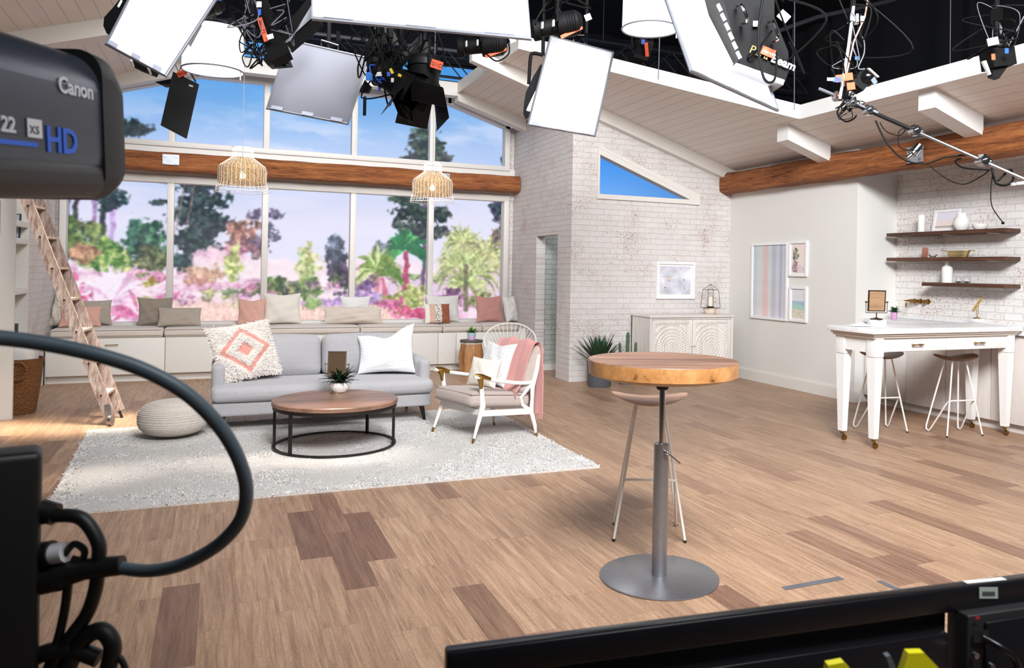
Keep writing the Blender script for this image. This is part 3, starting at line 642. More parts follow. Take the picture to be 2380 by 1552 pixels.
for i in range(6):
    x0, x1 = cs[i]+.006, cs[i+1]-.006; t = thing('seat_pad', CL[i], 'cushion', ((x0+x1)/2, 10.6, .56), group='seat pads on the window seat')
    MB().rbox((x0, 10.335, .556), (x1, 10.90, .672), .03, 3, puff=(0, .012, .014), k=10).build('pad', seat_cloth, t)
    for z in (.585, .655):
        y = 10.33; MB().tube([(x0+.02, y, z), ((x0+x1)/2, y-.004, z), (x1-.02, y, z)], .0035, 6).build('piping', piping, t)

# ------------------------------------------------------------------ pillows on the seat (fabric colours, shape, lean)
def fab(n, a, b=None, **k): return fabric(n, a, b or a, **k)
cream = fab('cream_linen', '#ebe5dc', '#dbd3c8'); taupe = fab('taupe_linen', '#9d9284', '#8b8073'); greige = fab('greige_linen', '#b8ada0', '#a79b8d')
blush = fab('blush_linen', '#e2b3a4', '#d4a192'); dusty = fab('dusty_pink_velvet', '#cc9a92', '#b57e76'); white_cl = fab('white_linen', '#e6e4e2', '#d8d5d2')
def striped(name, base, line, axis=2, f=22, w=.12, ang=0., strength=.7, dist=0.):
    t = NT(name); p = t.obj(); mp = t.n('ShaderNodeMapping'); mp.inputs['Rotation'].default_value = (0, ang, 0); t.l(p, mp.inputs[0])
    if dist:
        nz_ = t.n('ShaderNodeTexNoise', Scale=7., Detail=3); t.l(mp.outputs[0], nz_.inputs['Vector']); va_ = t.n('ShaderNodeVectorMath', _operation='MULTIPLY_ADD'); t.l(nz_.outputs['Color'], va_.inputs[0]); va_.inputs[1].default_value = (0, 0, dist); t.l(mp.outputs[0], va_.inputs[2]); mp = va_
    sp = t.n('ShaderNodeSeparateXYZ'); t.l(mp.outputs[0], sp.inputs[0]); fr = t.math('FRACT', t.math('MULTIPLY', t.math('ADD', sp.outputs[axis], 9.), f))
    g = t.math('LESS_THAN', fr, w); n = t.noise(p, 220, 2)
    t.l(t.mix(t.math('MULTIPLY', g, strength), t.mix(n, base, base), line), t.b.inputs['Base Color']); t.bump(t.math('SUBTRACT', t.math('MULTIPLY', n, .4), g), .3, .01); return t.set(None, .95)
def seat_pillow(label, px, mat, t=.16, lean=14, yaw=0, yc=10.70, corner=.10, chop=0., seed=1, name='throw_pillow', cat='pillow', grp='pillows along the window seat', trim=None):
    x0, y0, x1, y1 = px; a = PY(x0, y1, yc); c = PY(x1, y0, yc); w = c[0]-a[0]; h = c[2]-a[2]
    base = np.array([(a[0]+c[0])/2, yc, max(.676, a[2])])
    th = thing(name, label, cat, base, R(yaw), grp, local=True)
    M = rotx(-R(lean)); ctr = M@np.array([0, 0, h/2])+np.array([0, 0, .012])
    MB().pillow(w*.98, h*1.02, t, ctr, M, seed=seed, corner=corner, chop=chop).build('cover', mat, th, angle=70)
    return th, M, ctr, w, h
seat_pillow('tall cream pinstriped pillow at the brick wall end of the window seat', (106, 682, 174, 764), striped('cream_pinstripe', '#e6dfd3', '#c9b8a6', 2, 24, .1), .17, 16, -32, 10.62, seed=2)
seat_pillow('grey brown pillow behind the ladder and the small salmon pillow', (176, 698, 262, 758), greige, .15, 14, 12, 10.76, seed=3)
seat_pillow('small salmon pink pillow behind the ladder', (136, 714, 236, 764), blush, .15, 18, 4, 10.55, seed=4)
seat_pillow('square taupe pillow with plain cover left of the first window post', (319, 693, 402, 758), taupe, .16, 10, 4, 10.66, seed=5)
seat_pillow('low sand lumbar pillow with diagonal ribs', (366, 715, 468, 760), striped('diagonal_rib_cloth', '#b9aea1', '#857a6d', 2, 46, .28, .55), .13, 22, 0, 10.52, seed=6, corner=.06)
seat_pillow('blush pink pillow beside the large cream pillow', (551, 697, 618, 759), blush, .15, 14, -5, 10.60, seed=7, chop=.06)
seat_pillow('largest cream pillow in front of the second window post', (612, 683, 702, 756), cream, .17, 12, 4, 10.66, seed=8, chop=.03)
seat_pillow('cream pillow with a dark button behind the long bolster', (790, 690, 862, 738), white_cl, .13, 6, 0, 10.80, seed=9)
th, M, ctr, w, h = seat_pillow('long low sand bolster pillow with tasselled ends', (753, 718, 888, 758), fab('sand_cloth', '#d8ccc1', '#c9bdb0'), .16, 12, 0, 10.60, seed=10, corner=.05)
for sx in (-1, 1):
    for z in (.02, h-.04): MB().ball((sx*w*.5, -.01, z+.01), .016, 8).build('tassel', cream, th)
seat_pillow('grey white stitched pillow behind the small patterned pillow', (990, 689, 1070, 752), striped('white_stitched', '#d9d6d2', '#bdb8b2', 0, 30, .08), .14, 8, 4, 10.72, seed=11)
def pattern_cloth():
    t = NT('patchwork_cloth'); p = t.obj(); sp = t.n('ShaderNodeSeparateXYZ'); t.l(p, sp.inputs[0]); x, z = sp.outputs[0], sp.outputs[2]
    v = t.n('ShaderNodeTexVoronoi', Scale=75.); t.l(p, v.inputs['Vector']); dots = t.math('LESS_THAN', v.outputs['Distance'], .42)
    c1 = t.mix(dots, '#e7e1d8', '#3a3232')
    wv = t.math('LESS_THAN', t.math('FRACT', t.math('MULTIPLY', t.math('ADD', z, x), 26)), .3); c2 = t.mix(wv, '#dfc9b8', '#b06a4a')
    v2 = t.n('ShaderNodeTexVoronoi', Scale=95.); t.l(p, v2.inputs['Vector']); c3 = t.mix(t.math('LESS_THAN', v2.outputs['Distance'], .3), '#8d4a33', '#c99077')
    c = t.mix(t.math('GREATER_THAN', x, -.035), c2, c1); c = t.mix(t.math('GREATER_THAN', x, .06), c, c3)
    c = t.mix(t.math('LESS_THAN', x, -.125), c, '#e7e1d8'); t.l(c, t.b.inputs['Base Color']); return t.set(None, .95)
seat_pillow('small patchwork pillow with black dots and a rust block', (988, 711, 1047, 757), pattern_cloth(), .12, 16, 0, 10.50, seed=12, corner=.05)
seat_pillow('dusty pink velvet pillow near the right end of the window seat', (1107, 692, 1172, 754), dusty, .16, 12, 4, 10.62, seed=13, chop=.03)
seat_pillow('off white pillow against the alcove wall at the right end of the window seat', (1172, 692, 1211, 753), white_cl, .15, 14, 30, 10.60, seed=14)

# ------------------------------------------------------------------ bookcase on the left, basket, ladder
t = thing('bookcase', 'tall off white open bookcase at the left edge of the picture', 'bookcase', (-2.2, 8.9, 0))
b = MB().box((-2.6, 8.17, 0), (-1.79, 8.21, 2.6)); b.build('front_panel', laminate, t)
b = MB().box((-2.36, 9.47, 0), (-1.95, 9.51, 2.6)); b.box((-2.36, 8.21, 0), (-2.32, 9.47, 2.6)); b.build('side_panel', laminate, t)
for z in (.52, .93, 1.42, 1.62+.28, 2.4): 
    zz = {.52: PX(66, 795, -1.95)[2], .93: PX(66, 675, -1.95)[2], 1.42: PX(66, 562, -1.95)[2]}.get(z, z)
    MB().rbox((-2.32, 8.22, zz-.03), (-1.95, 9.468, zz+.03), .004).build('shelf', laminate, t)
    if z == .52: z52 = zz
    if z == .93: z93 = zz
    if z == 1.42: z142 = zz
t = thing('picture_frame', 'dark edged pale picture frame leaning on the upper shelf of the left bookcase', 'picture frame', (-2.0, 9.3, z142+.03))
b = MB(); b.T = (rotx(R(-8)), np.array([-2.07, 9.33, z142+.034])); b.box((-.22, 0, 0), (.07, .02, .27)); b.build('frame', plain('dark_wood_edge', '#3a2a20', .5), t)
b = MB(); b.T = (rotx(R(-8)), np.array([-2.07, 9.33, z142+.034])); b.box((-.21, -.004, .01), (.055, 0, .26)); b.build('picture', plain('pale_photo', '#aebccb', .5, var=.1), t)
t = thing('book', 'thin dark green book standing on the middle shelf of the left bookcase', 'book', (-2.0, 9.2, z93+.03)); zb = z52+.03
b = MB().rbox((-2.2, 9.25, zb), (-1.985, 9.285, zb+.2), .004); b.build('cover', plain('green_cover', '#1f3a34', .6), t); MB().box((-2.19, 9.255, zb+.005), (-1.984, 9.28, zb+.193)).build('pages', plain('page_paper', '#d8d2c4', .8), t)
# wicker basket with towel
def wicker(name='seagrass_weave', a='#5a3519', b_='#b3783f'):
    t = NT(name); p = t.obj(); w = t.n('ShaderNodeTexWave', Scale=26., Distortion=6., Detail=2.); w.bands_direction = 'Z'; w.inputs['Detail Scale'].default_value = 3.; t.l(p, w.inputs['Vector'])
    n = t.noise(p, 60, 3); f = t.math('ADD', t.math('MULTIPLY', w.outputs['Fac'], .6), t.math('MULTIPLY', n, .4)); t.l(t.ramp(f, [(.25, a), (.7, b_)]), t.b.inputs['Base Color']); t.bump(f, 1., .02); return t.set(None, .75)
wk = wicker(); bc = PZ(52, 962); bx, by = -1.83, 8.50
t = thing('wicker_basket', 'tapered brown seagrass basket with a round handle beside the left bookcase', 'basket', (bx, by, 0))
prof = [(.05, .01), (.155, .0), (.165, .02), (.2, .3), (.222, .53), (.226, .545), (.212, .545), (.19, .3), (.15, .03), (0, .03)]
MB().lathe(prof, (bx, by, 0), 36).build('basket_body', wk, t)
MB().tube([(bx+.05+.0+.075*math.cos(a), by-.235, .44+.085*math.sin(a)) for a in np.linspace(0, 2*PI, 20, endpoint=False)], .014, 8, True).build('handle', wk, t)
t = thing('folded_towel', 'white towel bundle stuffed in the seagrass basket', 'towel', (bx, by, .5))
MB().rbox((bx-.16, by-.15, .40), (bx+.17, by+.15, .69), .07, 4, k=6).build('towel', white_cl, t)
# ladder leaning on the bookcase rail
def ladder():
    t = thing('ladder', 'weathered reddish wooden library ladder leaning at the left', 'ladder', (-.86, 7.7, 0))
    wd_ = wood('weathered_ladder_wood', '#67473f', '#c4b2a8', 1.1, 'z', .8, .6, streak=34)
    f1, f2 = np.array([-.875, 7.62, 0.]), np.array([-.845, 8.0, 0.])
    top1 = PX(50, 440, -1.62); 
    k = 2.45/1.0
    # direction of the rails (leans away to the left)
    d = _n(np.array([-.88, .30, 2.6])); d1 = _n(PD(58, 455, np.dot(np.array([-.88, .3, 0])+f1, _w)+.15)-f1)
    d = d1; L = 3.0; f2 = f1+np.array([.035, .34, 0.])
    w_ = _n(np.cross(d, np.array([f2[0]-f1[0], f2[1]-f1[1], 0.])))
    for f, nm in ((f1, 0), (f2, 1)):
        b = MB(); b.bar(f+d*.07, f+d*L, .03, .095, up=w_); b.build('rail', wd_, t)
    pv = f2-f1
    zs = [(288, 812), (268, 897), (205, 768), (186, 704), (156, 640), (128, 570), (98, 498)]
    tread = wood('pale_tread', '#b39a84', '#d8c4ae', 1, 'x', .7, .3)
    for i in range(9):
        s_ = .30+i*.318; a = f1+d*s_; c = f2+d*s_; m_ = MB(); q = c-a
        m_.bar(a+q*.03, c-q*.03, .085, .022, up=(0, 0, 1)); m_.build('rung', tread, t)
        for dd in (0.,): MB().ball(a+d*dd-_n(pv)*.018+w_*dd, .008, 8).build('screw', dark_iron, t)
        m_ = MB().cyl(a-_n(pv)*.045, a, .006, n=8); m_.build('rod_end', dark_iron, t)
    b = MB(); b.cyl(f1+np.array([-.03, -.02, .05]), f1+np.array([-.005, -.028, .05]), .05, n=20); b.build('caster', steel, t)
    b = MB(); b.bar(f1+np.array([-.022, -.03, .02]), f1+np.array([-.05, -.03, .2]), .012, .05); b.build('caster_bracket', steel, t)
    MB().cyl(f2+np.array([0, 0, 0]), f2+d*.08, .012).build('foot', rubber, t)
ladder()
# ------------------------------------------------------------------ rug (shag), pouf
def rug():
    A, B_, Cc, D_ = np.array([-1.12, 7.45]), np.array([2.33, 7.55]), np.array([2.73, 4.90]), np.array([-.93, 5.02])
    A = PZ(205, 1003)[:2]; D_ = PZ(100, 1199)[:2]; Cc = PZ(1394, 1087)[:2]; B_ = np.array([2.72, 7.35])
    D_ = PZ(98, 1203)[:2]
    t = thing('shag_rug', 'large cream shaggy rug with faint grey lines under the coffee table', 'rug', (.9, 6.2, 0))
    nu, nv = 90, 60; U, V = np.meshgrid(np.linspace(0, 1, nu), np.linspace(0, 1, nv), indexing='ij')
    def pt(u, v): return (D_*(1-u)[..., None]*(1-v)[..., None]+Cc*u[..., None]*(1-v)[..., None]+B_*u[..., None]*v[..., None]+A*(1-u)[..., None]*v[..., None])
    XY = pt(U, V); Zv = .014+.010*vnoise(U*100, V*100, 9, 5)*np.clip(np.minimum(np.minimum(U, 1-U), np.minimum(V, 1-V))*30, 0, 1)
    P = np.concatenate([XY, Zv[..., None]], -1); b = MB().grid(P)
    m = fabric('shag_base', '#cdc9c5', '#aaa6a2', 90, .5, .3); 
    for e in (P[0], P[-1], P[:, 0], P[:, -1]):
        Q = np.stack([e, e*np.array([1, 1, 0])], 1); b.grid(Q)
    b.build('rug_backing', m, t, smooth=False)
    # pile: short flattened wool tufts in combed tracks
    N = 60000; u = rng.random(N); v = rng.random(N); xy = pt(u, v); tr = np.sin(u*60+2*np.sin(v*20))
    ang = rng.normal(0, .7, N)+PI*.5+tr*.6; L = rng.uniform(.02, .06, N); w = rng.uniform(.0018, .004, N); h = rng.uniform(.002, .009, N)
    n_ = vnoise(u*100, v*100, 7, 15); keep = n_ > .36; xy, ang, L, w, h = xy[keep], ang[keep], L[keep], w[keep], h[keep]; uu = u[keep]; vv_ = v[keep]; N = len(ang)
    dx = np.stack([np.cos(ang), np.sin(ang)], 1); sx = np.stack([-dx[:, 1], dx[:, 0]], 1); z0 = .014
    p0 = np.concatenate([xy-sx*w[:, None], np.full((N, 1), z0)], 1); p1 = np.concatenate([xy+sx*w[:, None], np.full((N, 1), z0)], 1)
    md = xy+dx*(L*.5)[:, None]; p2 = np.concatenate([md+sx*w[:, None]*.9, (z0+h)[:, None]], 1); p3 = np.concatenate([md-sx*w[:, None]*.9, (z0+h)[:, None]], 1)
    tip = np.concatenate([xy+dx*L[:, None], (z0+h*.35)[:, None]], 1)
    Vv = np.stack([p0, p1, p2, p3, tip], 1).reshape(-1, 3); i = np.arange(N)*5
    F = [q for k in range(N) for q in ((k*5, k*5+1, k*5+2, k*5+3), (k*5+3, k*5+2, k*5+4))]
    dk = np.arange(N) % 37 == 0; wp_ = fabric('wool_pile', '#e8e5e2', '#cdc8c4', 16, .2, .1); b = MB(); b.add(Vv, [q for q in F if not dk[q[0]//5 if len(q) == 4 else q[2]//5]]); o = b.build('pile', wp_, t, smooth=False); o['kind'] = 'stuff'
    b = MB(); b.add(Vv+np.array([0, 0, .002]), [q for q in F if dk[q[2]//5]]); o = b.build('dark_strands', plain('grey_wool', '#8d8782', .95), t, smooth=False); o['kind'] = 'stuff'
rug()
def pouf():
    c = PZ(402, 1020); cx, cy = c[0], c[1]+.02; t = thing('pouf', 'round ribbed cream knitted pouf on the rug corner', 'pouf', (cx, cy, 0))
    prof = [(0, .012)]; n = 90
    for i in range(n+1):
        a = -PI/2+PI*i/n; r = .272*abs(math.cos(a))**.66; z = .162+.150*math.copysign(abs(math.sin(a))**.85, math.sin(a)); prof.append((max(r, .001)+.004*math.sin(i*2*PI/3.2), z+.012))
    MB().lathe(prof, (cx, cy, .01), 48).build('knitted_cover', fabric('pouf_yarn', '#d3cac1', '#b9aea4', 120, .6, .1), t, angle=80)
pouf()
# ------------------------------------------------------------------ sofa
sofa_cl = fabric('light_grey_tweed', '#bcbabc', '#98969a', 300, .35, .2)
def sofa():
    x0, x1, y0, y1 = -.04, 1.975, 6.88, 7.72
    t = thing('sofa', 'light grey tweed two seat sofa with black legs', 'sofa', ((x0+x1)/2, 7.3, 0))
    MB().rbox((x0+.01, y0+.02, .155), (x1-.01, y1-.02, .285), .025, 3, k=6).build('base', sofa_cl, t, angle=60)
    MB().rbox((x0-.0, y0-.03, .285), (x1+.0, y1-.22, .425), .055, 4, puff=(0, .01, .02), k=16).build('seat_cushion', sofa_cl, t, angle=60)
    MB().rbox((x0+.06, y1-.18, .27), (x1-.06, y1, .70), .05, 3, k=6).build('backrest', sofa_cl, t, angle=60)
    for a, c in ((x0, x0+.115), (x1-.115, x1)): MB().rbox((a, y0+.10, .27), (c, y1, .605), .045, 4, k=6).build('armrest', sofa_cl, t, angle=60)
    xm = (x0+x1)/2
    for k, (a, c) in enumerate(((x0+.13, xm), (xm, x1-.13))):
        M = rotx(R(-11)); b = MB(); w_, h_, d_ = c-a-.008, .40, .20; b.T = (M, np.array([(a+c)/2, y1-.30, .42])); b.rbox((-w_/2, -d_/2, 0), (w_/2, d_/2, h_), .07, 4, puff=(0, .045, .018), k=14); b.build('back_cushion', sofa_cl, t, angle=60)
    for x, y in ((x0+.10, y0+.07), (x1-.10, y0+.07), (x0+.10, y1-.07), (x1-.10, y1-.07), (xm+.62, y1-.1)):
        sx = -1 if x < xm else 1
        b = MB().cyl((x, y, .16), (x+.03*sx, y-.02 if y < 7.3 else y+.02, .0), .026, .013, 12); b.build('leg', black_metal, t)
    return t
sofa()
def lean_pillow(label, c, w, h, t_, yaw, lean, mat, seed=1, roll=0, **k):
    th = thing('throw_pillow', label, 'pillow', c, R(yaw), k.pop('group', None), local=True)
    M = rotx(-R(lean))@roty(R(roll)); o = M@np.array([0, 0, 0])+np.array([0, 0, h/2*math.cos(R(lean))+.01]) if not roll else np.array([0, 0, (w+h)/2*.5*.98])
    o2 = o+np.array([0, h/2*math.sin(R(lean)), 0])*(1 if not roll else .9)
    MB().pillow(w, h, t_, o2, M, seed=seed, nu=30, **k).build('cover', mat, th, angle=75); return th, M, o2
# shaggy pillow with woven pink diamonds
def shaggy():
    c = np.array([.235, 7.12, .435]); w = .555
    def tone(x, z):   # diamond bands
        d = abs(x)+abs(z); return ((d > .17) & (d < .225)) | (d < .075)
    th = thing('throw_pillow', 'shaggy cream pillow with pink diamond rings on the left of the sofa', 'pillow', c, R(10), 'pillows on the sofa', local=True)
    rot = R(-9); M = rotx(-R(24))@roty(rot); o = np.array([.02, .12, .262])
    nu = 60; u = np.sin(np.linspace(-PI/2, PI/2, nu)); Ug, Vg = np.meshgrid(u, u, indexing='ij')
    b = MB().pillow(w, w, .17, o, M, nu=nu, seed=21, corner=.06)
    V = np.concatenate(b.v); loc = (V-o)@M; fr = loc[:, 1] < 0; pk = tone(loc[:, 0], loc[:, 2]) & fr
    col = np.where(pk[:, None], np.array(lin('#d9958a')[:3]), np.array(lin('#e6ded3')[:3])); col = np.concatenate([col, np.ones((len(col), 1))], 1)
    t = NT('woven_pillow_cloth'); a = t.n('ShaderNodeAttribute', _attribute_name='print'); t.l(a.outputs['Color'], t.b.inputs['Base Color']); t.bump(t.noise(t.obj(), 160, 2), .4, .01); t.set(None, .95)
    b.build('cover', t.m, th, angle=75, colors=col)
    # yarn fringe where the cloth is cream
    N = 7000; U = rng.uniform(-1, 1, N); Vv = rng.uniform(-1, 1, N); X = w/2*U*(1-.06*(1-Vv**2)); Z = w/2*Vv*(1-.06*(1-U**2)); body = ((1-U**2)*(1-Vv**2))**.42; Y = -.085*body
    k = ~tone(X, Z) & ~((abs(X)+abs(Z) > .155) & (abs(X)+abs(Z) < .24)) & (abs(X)+abs(Z) > .088); X, Y, Z = X[k], Y[k], Z[k]; N = len(X)
    L = rng.uniform(.018, .042, N); an = rng.normal(-PI/2, .9, N); d = np.stack([np.cos(an)*L, -rng.uniform(.3, .8, N)*L*.7, np.sin(an)*L], 1); P0 = np.stack([X, Y, Z], 1); s_ = np.stack([np.sin(an), 0*an, -np.cos(an)], 1)*.0022
    Q = np.stack([P0-s_, P0+s_, P0+d*.6+s_+np.array([0, -.006, 0]), P0+d*.6-s_+np.array([0, -.006, 0]), P0+d], 1).reshape(-1, 3)@M.T+o
    F = [q for j in range(N) for q in ((j*5, j*5+1, j*5+2, j*5+3), (j*5+3, j*5+2, j*5+4))]
    f = MB().add(Q, F).build('fringe', fabric('fringe_yarn', '#f3ece6', '#e6dcd3', 60, .1, .1), th, smooth=False); f['kind'] = 'stuff'
shaggy()
wr = striped('white_crinkle', '#e4e3e5', '#c3c2c8', 2, 36, .16, strength=.5, dist=.09); 
lean_pillow('large crinkled white pillow on the right of the sofa', (1.58, 7.19, .435), .56, .455, .17, -6, 20, wr, seed=22, corner=.10, chop=.16, group='pillows on the sofa', wob=.008, crinkle=.007, skew=.15)
# ------------------------------------------------------------------ round coffee table with plant and mirror
def coffee():
    c = PZ(777, 1035); cx, cy = c[0], c[1]+.0; H = .405; cx, cy = .93, 6.17
    t = thing('coffee_table', 'round coffee table with dark iron frame and wooden top', 'table', (cx, cy, 0))
    topw = wood('walnut_planks', '#604639', '#9a7460', 1, 'x', .38, .1, streak=10)
    MB().lathe([(0, H-.04), (.485, H-.04), (.495, H-.034), (.495, H-.006), (.488, H), (0, H)], (cx, cy, 0), 72).build('tabletop', topw, t)
    def ring(z, r, w, h):
        return MB().lathe([(r-w, z), (r, z), (r, z+h), (r-w, z+h), (r-w, z)], (cx, cy, 0), 72, cap=False)
    ring(H-.065, .487, .028, .024).build('upper_ring', dark_iron, t); ring(.026, .487, .026, .010).build('floor_ring', dark_iron, t)
    for a in (200, 262, 330, 20) if False else (222, 247, 42, -12): pass
    for px in ((669, 1042), (694, 1062), (895, 1040), (857, 1008)):
        p = PZ(*px); a = math.atan2(p[1]-cy, p[0]-cx); x, y = cx+.470*math.cos(a), cy+.470*math.sin(a)
        MB().bar((x, y, .02), (x, y, H-.05), .021, .021, up=(math.cos(a), math.sin(a), 0)).build('leg', dark_iron, t)
    return cx, cy, H
ctx, cty, ctz = coffee()
leafg = plain('dark_leaf', '#1d3b23', .5, var=.35, nscale=20); leafl = plain('bright_leaf', '#5f8a3e', .5, var=.3, nscale=20)
def blades(c, n, L, w, spread, mat, par, name='leaves', seed=1, curl=.5, up=1., lo=10, hi=80, thick=.002):
    rg = random.Random(seed); mb = MB()
    for i in range(n):
        a = rg.uniform(0, 2*PI); el = R(rg.uniform(lo, hi)); l = L*rg.uniform(.75, 1.1); k = 7; d = np.array([math.cos(a), math.sin(a), 0]); s_ = np.array([-d[1], d[0], 0])
        pts = []; p = np.array(c, float)+d*rg.uniform(0, spread); e = el
        rows = []
        for j in range(k+1):
            ww = w*(math.sin(PI*min(1, (j/k)*.85+.15)))**.8*(1 if j < k else .05); rows.append((p-s_*ww/2, p+np.array([0, 0, -w*.12]), p+s_*ww/2)); p = p+(d*math.cos(e)+np.array([0, 0, 1.])*math.sin(e))*l/k; e -= curl/k
        mb.grid(np.array(rows))
    return mb.build(name, mat, par)
t = thing('potted_plant', 'spiky dark green plant in a white bowl on the coffee table', 'plant', (ctx-.02, cty-.02, ctz))
pc = PZ(790, 912, ctz); pc = np.array([pc[0], pc[1]+.02, ctz]); t.location = pc; t.matrix_basis = Matrix.Translation(Vector(pc))
MB().lathe([(.0, .001), (.05, .001), (.082, .035), (.09, .062), (.082, .088), (.074, .088), (.076, .055), (.03, .04), (0, .04)], pc, 28).build('bowl', plain('matte_white_ceramic', '#efece8', .45, var=.05), t)
blades(pc+np.array([0, 0, .088]), 110, .16, .022, .03, leafg, t, seed=3, curl=.8, lo=22, hi=80)
dkglass = plain('dark_mirror_glass', '#77604c', .12, .45, var=.05); bronze = plain('aged_bronze', '#a3927a', .35, .9, var=.2)
def stand_mirror(label, foot, w, h, yaw, tilt, face, framem, z0, legh=.11, basew=.06, name='table_mirror'):
    t = thing(name, label, 'mirror', foot, R(yaw), local=True)
    MB().lathe([(0, .0), (basew, 0), (basew, .008), (basew*.4, .014), (.006, .02), (0, .02)], (0, 0, 0), 24).build('base', framem, t)
    MB().cyl((0, 0, .015), (0, 0, legh), .005).build('stem', framem, t)
    f = MB(); yy = legh; f.tube([(-w/2-.02, 0, yy+h*.55), (-w/2-.02, 0, yy), (w/2+.02, 0, yy), (w/2+.02, 0, yy+h*.55)], .0035, 8); f.build('yoke', framem, t)
    for sx in (-1, 1): MB().cyl((sx*(w/2+.03), 0, yy+h*.5), (sx*w/2, 0, yy+h*.5), .005).build('pivot', framem, t)
    M = rotx(R(tilt)); b = MB(); b.T = (M, np.array([0, 0, yy+.012+h/2]))
    e = .008
    b.box((-w/2, -.008, -h/2), (-w/2+e, .008, h/2)); b.box((w/2-e, -.008, -h/2), (w/2, .008, h/2)); b.box((-w/2, -.008, -h/2), (w/2, .008, -h/2+e)); b.box((-w/2, -.008, h/2-e), (w/2, .008, h/2)); b.build('frame', framem, t)
    b = MB(); b.T = (M, np.array([0, 0, yy+.012+h/2])); b.box((-w/2+e, -.004, -h/2+e), (w/2-e, .004, h/2-e)); b.build('mirror_glass', face, t)
    return t
stand_mirror('small bronze framed mirror on a stand behind the coffee table plant', (.975, 6.44, ctz), .155, .20, -20, -6, dkglass, bronze, ctz, legh=.15)
